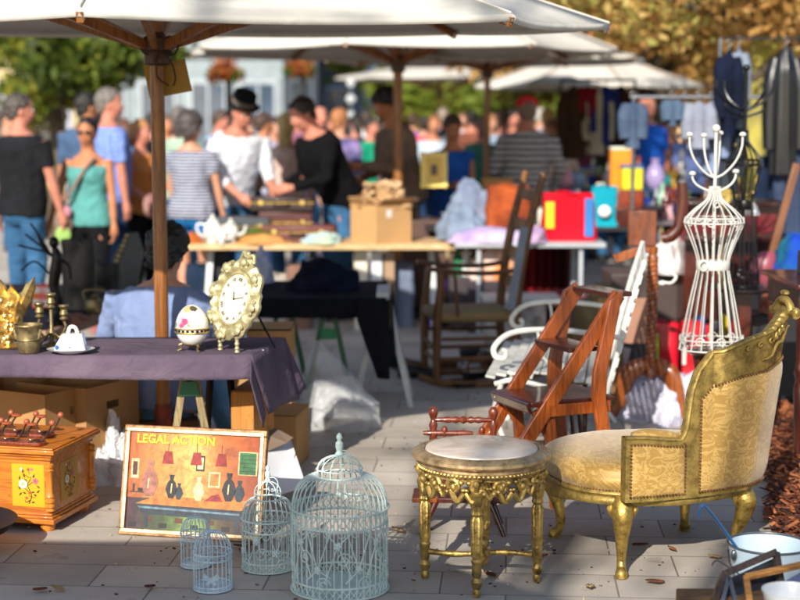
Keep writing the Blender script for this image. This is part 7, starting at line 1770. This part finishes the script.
# bare branched tree behind the photographer, only its shade falls into the picture
def bare(label, x, y, hgt_, seed):
    t = thing('tree', label, 'tree', (x, y, 0)); g = random.Random(seed); m = MB()
    m.tube(spline([(0,0,0),(.1,0,hgt_*.3),(0,.1,hgt_*.55)], 6), [.2,.15,.12], 12); m.build('trunk', BARK, t, smooth=60)
    cl = []
    for i in range(9):
        m = MB(); a_ = 2*PI*i/9+g.random()*.5; e = Vector((cos(a_)*g.uniform(1.2,2.6), sin(a_)*g.uniform(1.2,2.6), hgt_*g.uniform(.7,1.0))); st = Vector((0,.05,hgt_*g.uniform(.35,.55))); mid = st.lerp(e,.5)+Vector((0,0,.25))
        m.tube(spline([st, mid, e], 6), [.08,.05,.02], 8)
        for k in range(9):
            u = g.uniform(.35,1); p0 = st.lerp(mid, u*2) if u < .5 else mid.lerp(e, u*2-1); q_ = p0+Vector((g.gauss(0,.5), g.gauss(0,.5), g.uniform(.1,.7))); m.tube([p0, p0.lerp(q_,.5)+Vector((0,0,.08)), q_], [.028,.018,.009], 5); cl.append((q_.x,q_.y,q_.z,.28))
        m.build('limb', BARK, t, smooth=60)
    leaves('crown', cl, 420, .05, GREENL, t, seed); return t
bare('thin leafed tree behind the photographer, outside the view', -2.6, -6.6, 10.6, 6)

# ================================================================= buildings behind
def facade(label, px0, px1, d, h_, wall, trim, rows, rz=0, roofc='#5a5450', door=None, winc='#39434c', depth=6, z0w=.9, sh=1.3, nwin=None, base=None):
    xa, xb = wx(px0, d, 1), wx(px1, d, 1); w_ = xb-xa; t = thing('building', label, 'building', (xa, d, 0))
    m = MB(); m.box((w_/2, depth/2, h_/2), (w_, depth, h_)); m.build('wall', wall, t, smooth=0)
    m = MB(); m.box((w_/2, -.1, h_+.1), (w_+.3, .4, .25)); m.box((w_/2,-.06,3.05),(w_,.16,.14)); m.build('cornice', trim, t, bevel=.01)
    m = MB(); m.prism([(-.2,h_+.22),(depth+.2,h_+.22),(depth/2,h_+1.8)], w_+.3, 'yz', -.15); m.build('roof', plain(roofc, .8), t, smooth=0)
    nw = nwin or max(1, int(w_/1.7)); g = random.Random(int(px0))
    WN = plain(winc, .08, var=.4, scale=3, coat=.5)
    for (zb_, hh) in rows:
        for k in range(nw):
            cx_ = w_*(k+.5)/nw
            if door is not None and abs(door-k) < .1 and zb_ < 1.5: 
                m = MB(); m.box((cx_, -.02, 1.1), (1.25, .06, 2.3)); dd = m.build('door_frame', trim, t, bevel=.01); m = MB(); m.box((cx_, -.055, 1.03), (.95, .05, 2.05)); m.build('door', wood('#5c2a14','#3c180a',.5,2,.4,.2), dd, bevel=.01); continue
            m = MB(); ww = min(1.1, w_/nw*.7)
            for s_ in (-1,1): m.box((cx_+s_*ww/2, -.03, zb_+hh/2), (.09,.08,hh+.1)); m.box((cx_, -.03, zb_+hh/2+s_*hh/2), (ww-.09,.08,.1))
            m.box((cx_,-.03,zb_+hh/2),(.05,.06,hh-.1)); m.box((cx_,-.09,zb_-.09),(ww+.3,.2,.08)); wf = m.build('window', trim, t, bevel=.004)
            m = MB(); m.box((cx_, -.008, zb_+hh/2), (ww-.09, .02, hh-.1)); m.build('pane', WN, wf, smooth=0)
    if base: m = MB(); m.box((w_/2,-.06,.4),(w_,.12,.8)); m.build('plinth', base, t)
    return t
TRW = plain('#a8b2ba', .6)
facade('cream rendered house with a brown door at the left', -260, 78, 34, 6.5, plain('#c9b98c', .85), plain('#b9bcd0', .6), [(1.0,1.3),(3.6,1.4)], door=4, nwin=7)
facade('grey green shop with pale cornice behind the hatted man', 84, 284, 36, 7.0, plain('#93a0a6', .8), TRW, [(.7,1.7),(3.7,1.4)], winc='#4a5c70', nwin=4, base=plain('#6a7a80'))
facade('dark slate pilastered shop between the green and the blue buildings', 286, 318, 34.5, 6.5, plain('#2a3340', .7), plain('#3a4654', .6), [(.8,1.6),(3.6,1.3)], nwin=1)
facade('slate blue shop front behind the black jumper man', 320, 432, 38, 6.0, plain('#5c7290', .8), plain('#8a9cb4', .6), [(.8,1.5),(3.5,1.3)], winc='#3c4c60', nwin=3)
facade('long pale house mostly hidden by trees at the far centre', 440, 640, 62, 7, plain('#6c6a62', .85), TRW, [(.9,1.5),(3.8,1.5)], nwin=6)
facade('brown brick house behind the autumn trees at the right', 640, 1000, 50, 7.5, plain('#9a8878', .85), plain('#a89c90', .6), [(.9,1.5),(3.8,1.5)], nwin=8)
# lamp posts with flower baskets
for px, d, lb in ((229,24,'dark lamp post with red and orange flower baskets behind the hatted man'),(303,27,'dark lamp post with flower basket beside the slate pilasters')):
    x = wx(px,d,2); t = thing('lamp_post', lb, 'lamp post', (x, d, 0)); zt_ = wz(42, d)
    m = MB(); m.lathe([(.16,0),(.16,.3),(.09,.4),(.07,.5),(.055,2.0),(.05,zt_)], 14); m.build('post', plain('#1d222a', .5), t)
    m = MB(); m.lathe([(.05,zt_),(.16,zt_+.08),(.2,zt_+.5),(.22,zt_+.52),(.02,zt_+.75),(.001,zt_+.85)], 8); m.build('lantern', plain('#2a3038', .3), t)
    for s_ in (-.15,):
        m = MB(); m.tube([(0,0,zt_-.05),(s_*.3,0,zt_-.02)], .018, 8); m.tube([(s_*.3,0,zt_-.02),(s_*.3,0,zt_-.3)], .006, 6); m.lathe([(.001,zt_-.62),(.12,zt_-.56),(.18,zt_-.42)], 14, (s_*.3,0,0)); b_o = m.build('hanging_basket', plain('#3a2c20', .8), t)
        leaves('flowers', [(s_*.3,-.12,zt_-.40,.24),(s_*.3+.13,-.12,zt_-.5,.18),(s_*.3-.13,-.12,zt_-.5,.18)], 700, .045, leafmat([(0,'#2a5a20'),(.35,'#4a7a28'),(.5,'#a8382a'),(.75,'#b86838'),(1,'#b89848')]), b_o, 40+int(px))
x = wx(351, 22, 1.5); t = thing('white_sign_post', 'white ornamental sign post behind the ginger haired person', 'sign post', (x, 22, 0))
m = MB(); m.tube([(0,0,0),(0,0,2.0)], .02, 8); m.build('post', plain('#5a6068'), t)
for z_, r_ in ((2.10,.075),(1.88,.085),(1.66,.07)): m = MB(); m.lathe([(.001,z_-r_),(r_*.6,z_-r_*.6),(r_*.9,z_),(r_*.5,z_+r_*.5),(.001,z_+r_)], 12, sy=.4); m.build('white_boss', plain('#b8bec2', .5), t)

# distant hedge and far stalls closing the square
t = thing('hedge', 'long clipped green hedge across the far end of the square', 'hedge', (wx(380,41,1), 41, 0))
m = MB(); m.box((3.5,.5,.8),(9,.7,1.6)); m.build('hedge_core', plain('#2c3414', .9), t)
leaves('hedge_leaves', [(i*.45-.8, .3, .4+.55*(j), .42) for i in range(20) for j in range(4)], 9000, .09, FARL, t, 77)
for i, (px, d, c, lb) in enumerate(((470,30,'#8a8e96','distant stall with grey goods under the small parasol'),(545,27,'#6a3e34','distant stall with brown goods behind the striped jumper man'),(610,29,'#3a4a5c','distant stall with blue goods behind the garments'),(700,26,'#4c4440','distant stall with dark goods below the clothes rail'),(400,28,'#9a8a70','distant stall with tan goods beyond the brown jacket man'))):
    t = thing('market_stall', lb, 'stall', (wx(px,d,1), d, 0)); m = MB(); m.box((0,0,.40),(2.2,.9,.8)); m.build('counter', plain(c, .8), t)
    g2 = random.Random(i); 
    for k in range(7): m = MB(); h_ = g2.uniform(.1,.5); m.box((-1+.33*k,0,.8+h_/2),(g2.uniform(.12,.3),.3,h_),(0,0,g2.random())); m.build('goods', plain(g2.choice(['#b04a3a','#d8d0c0','#3a5a8a','#caa050','#5a6a4a','#8a6a8a','#202228']), .6), t)

# more bric-a-brac on the crowded stalls
shp = ['candlestick','bowl','jug','tin','bottle']
c5 = [('ivory','#e6e0cc'),('cobalt blue','#1f3f9a'),('brick red','#9a3a2a'),('moss green','#4a6a34'),('chrome','#c0c4c8'),('lemon','#e0d050'),('coffee brown','#5a3a24'),('mint','#a0d0b8')]
g5 = random.Random(9); k = 0
for ty, (pa, pb, d, zt, nm) in enumerate(((566,632,15.3,.95,'at the back of the blue clothed stall'),(642,758,12.95,.80,'at the back of the glassware table'),(540,602,y5+.62,z5,'behind the red shopping bag'),(636,700,y5+.6,z5,'behind the wooden boxes on the stall table'))):
    n_ = 11 if ty != 1 else 14
    for i in range(n_):
        px = pa+(pb-pa)*(i+.5)/n_; cn_, ch = c5[(i*3+ty) % 8]; sh_ = shp[(i+ty*2+i//8) % 5]; s_ = g5.uniform(.8,1.5); m = MB()
        pf = {'candlestick':[(.05,0),(.05,.01),(.015,.03),(.02,.08),(.01,.12),(.012,.2),(.03,.22),(.02,.23)],'bowl':[(.03,0),(.035,.01),(.08,.05),(.09,.08),(.085,.08)],'jug':[(.04,0),(.06,.04),(.06,.08),(.035,.13),(.045,.16),(.04,.16)],'tin':[(.05,0),(.05,.12),(.052,.122),(.052,.14),(.001,.142)],'bottle':[(.035,0),(.035,.12),(.014,.16),(.012,.22),(.015,.23)]}[sh_]
        m.lathe([(a_*s_, b_*s_) for a_, b_ in pf], 14)
        tag(m.build(sh_, plain(ch, .25), None, loc=(wx(px, d, zt), d+g5.uniform(-.08,.08), zt)), '%s %s, item %d %s' % (cn_, sh_, i+1, nm), sh_)
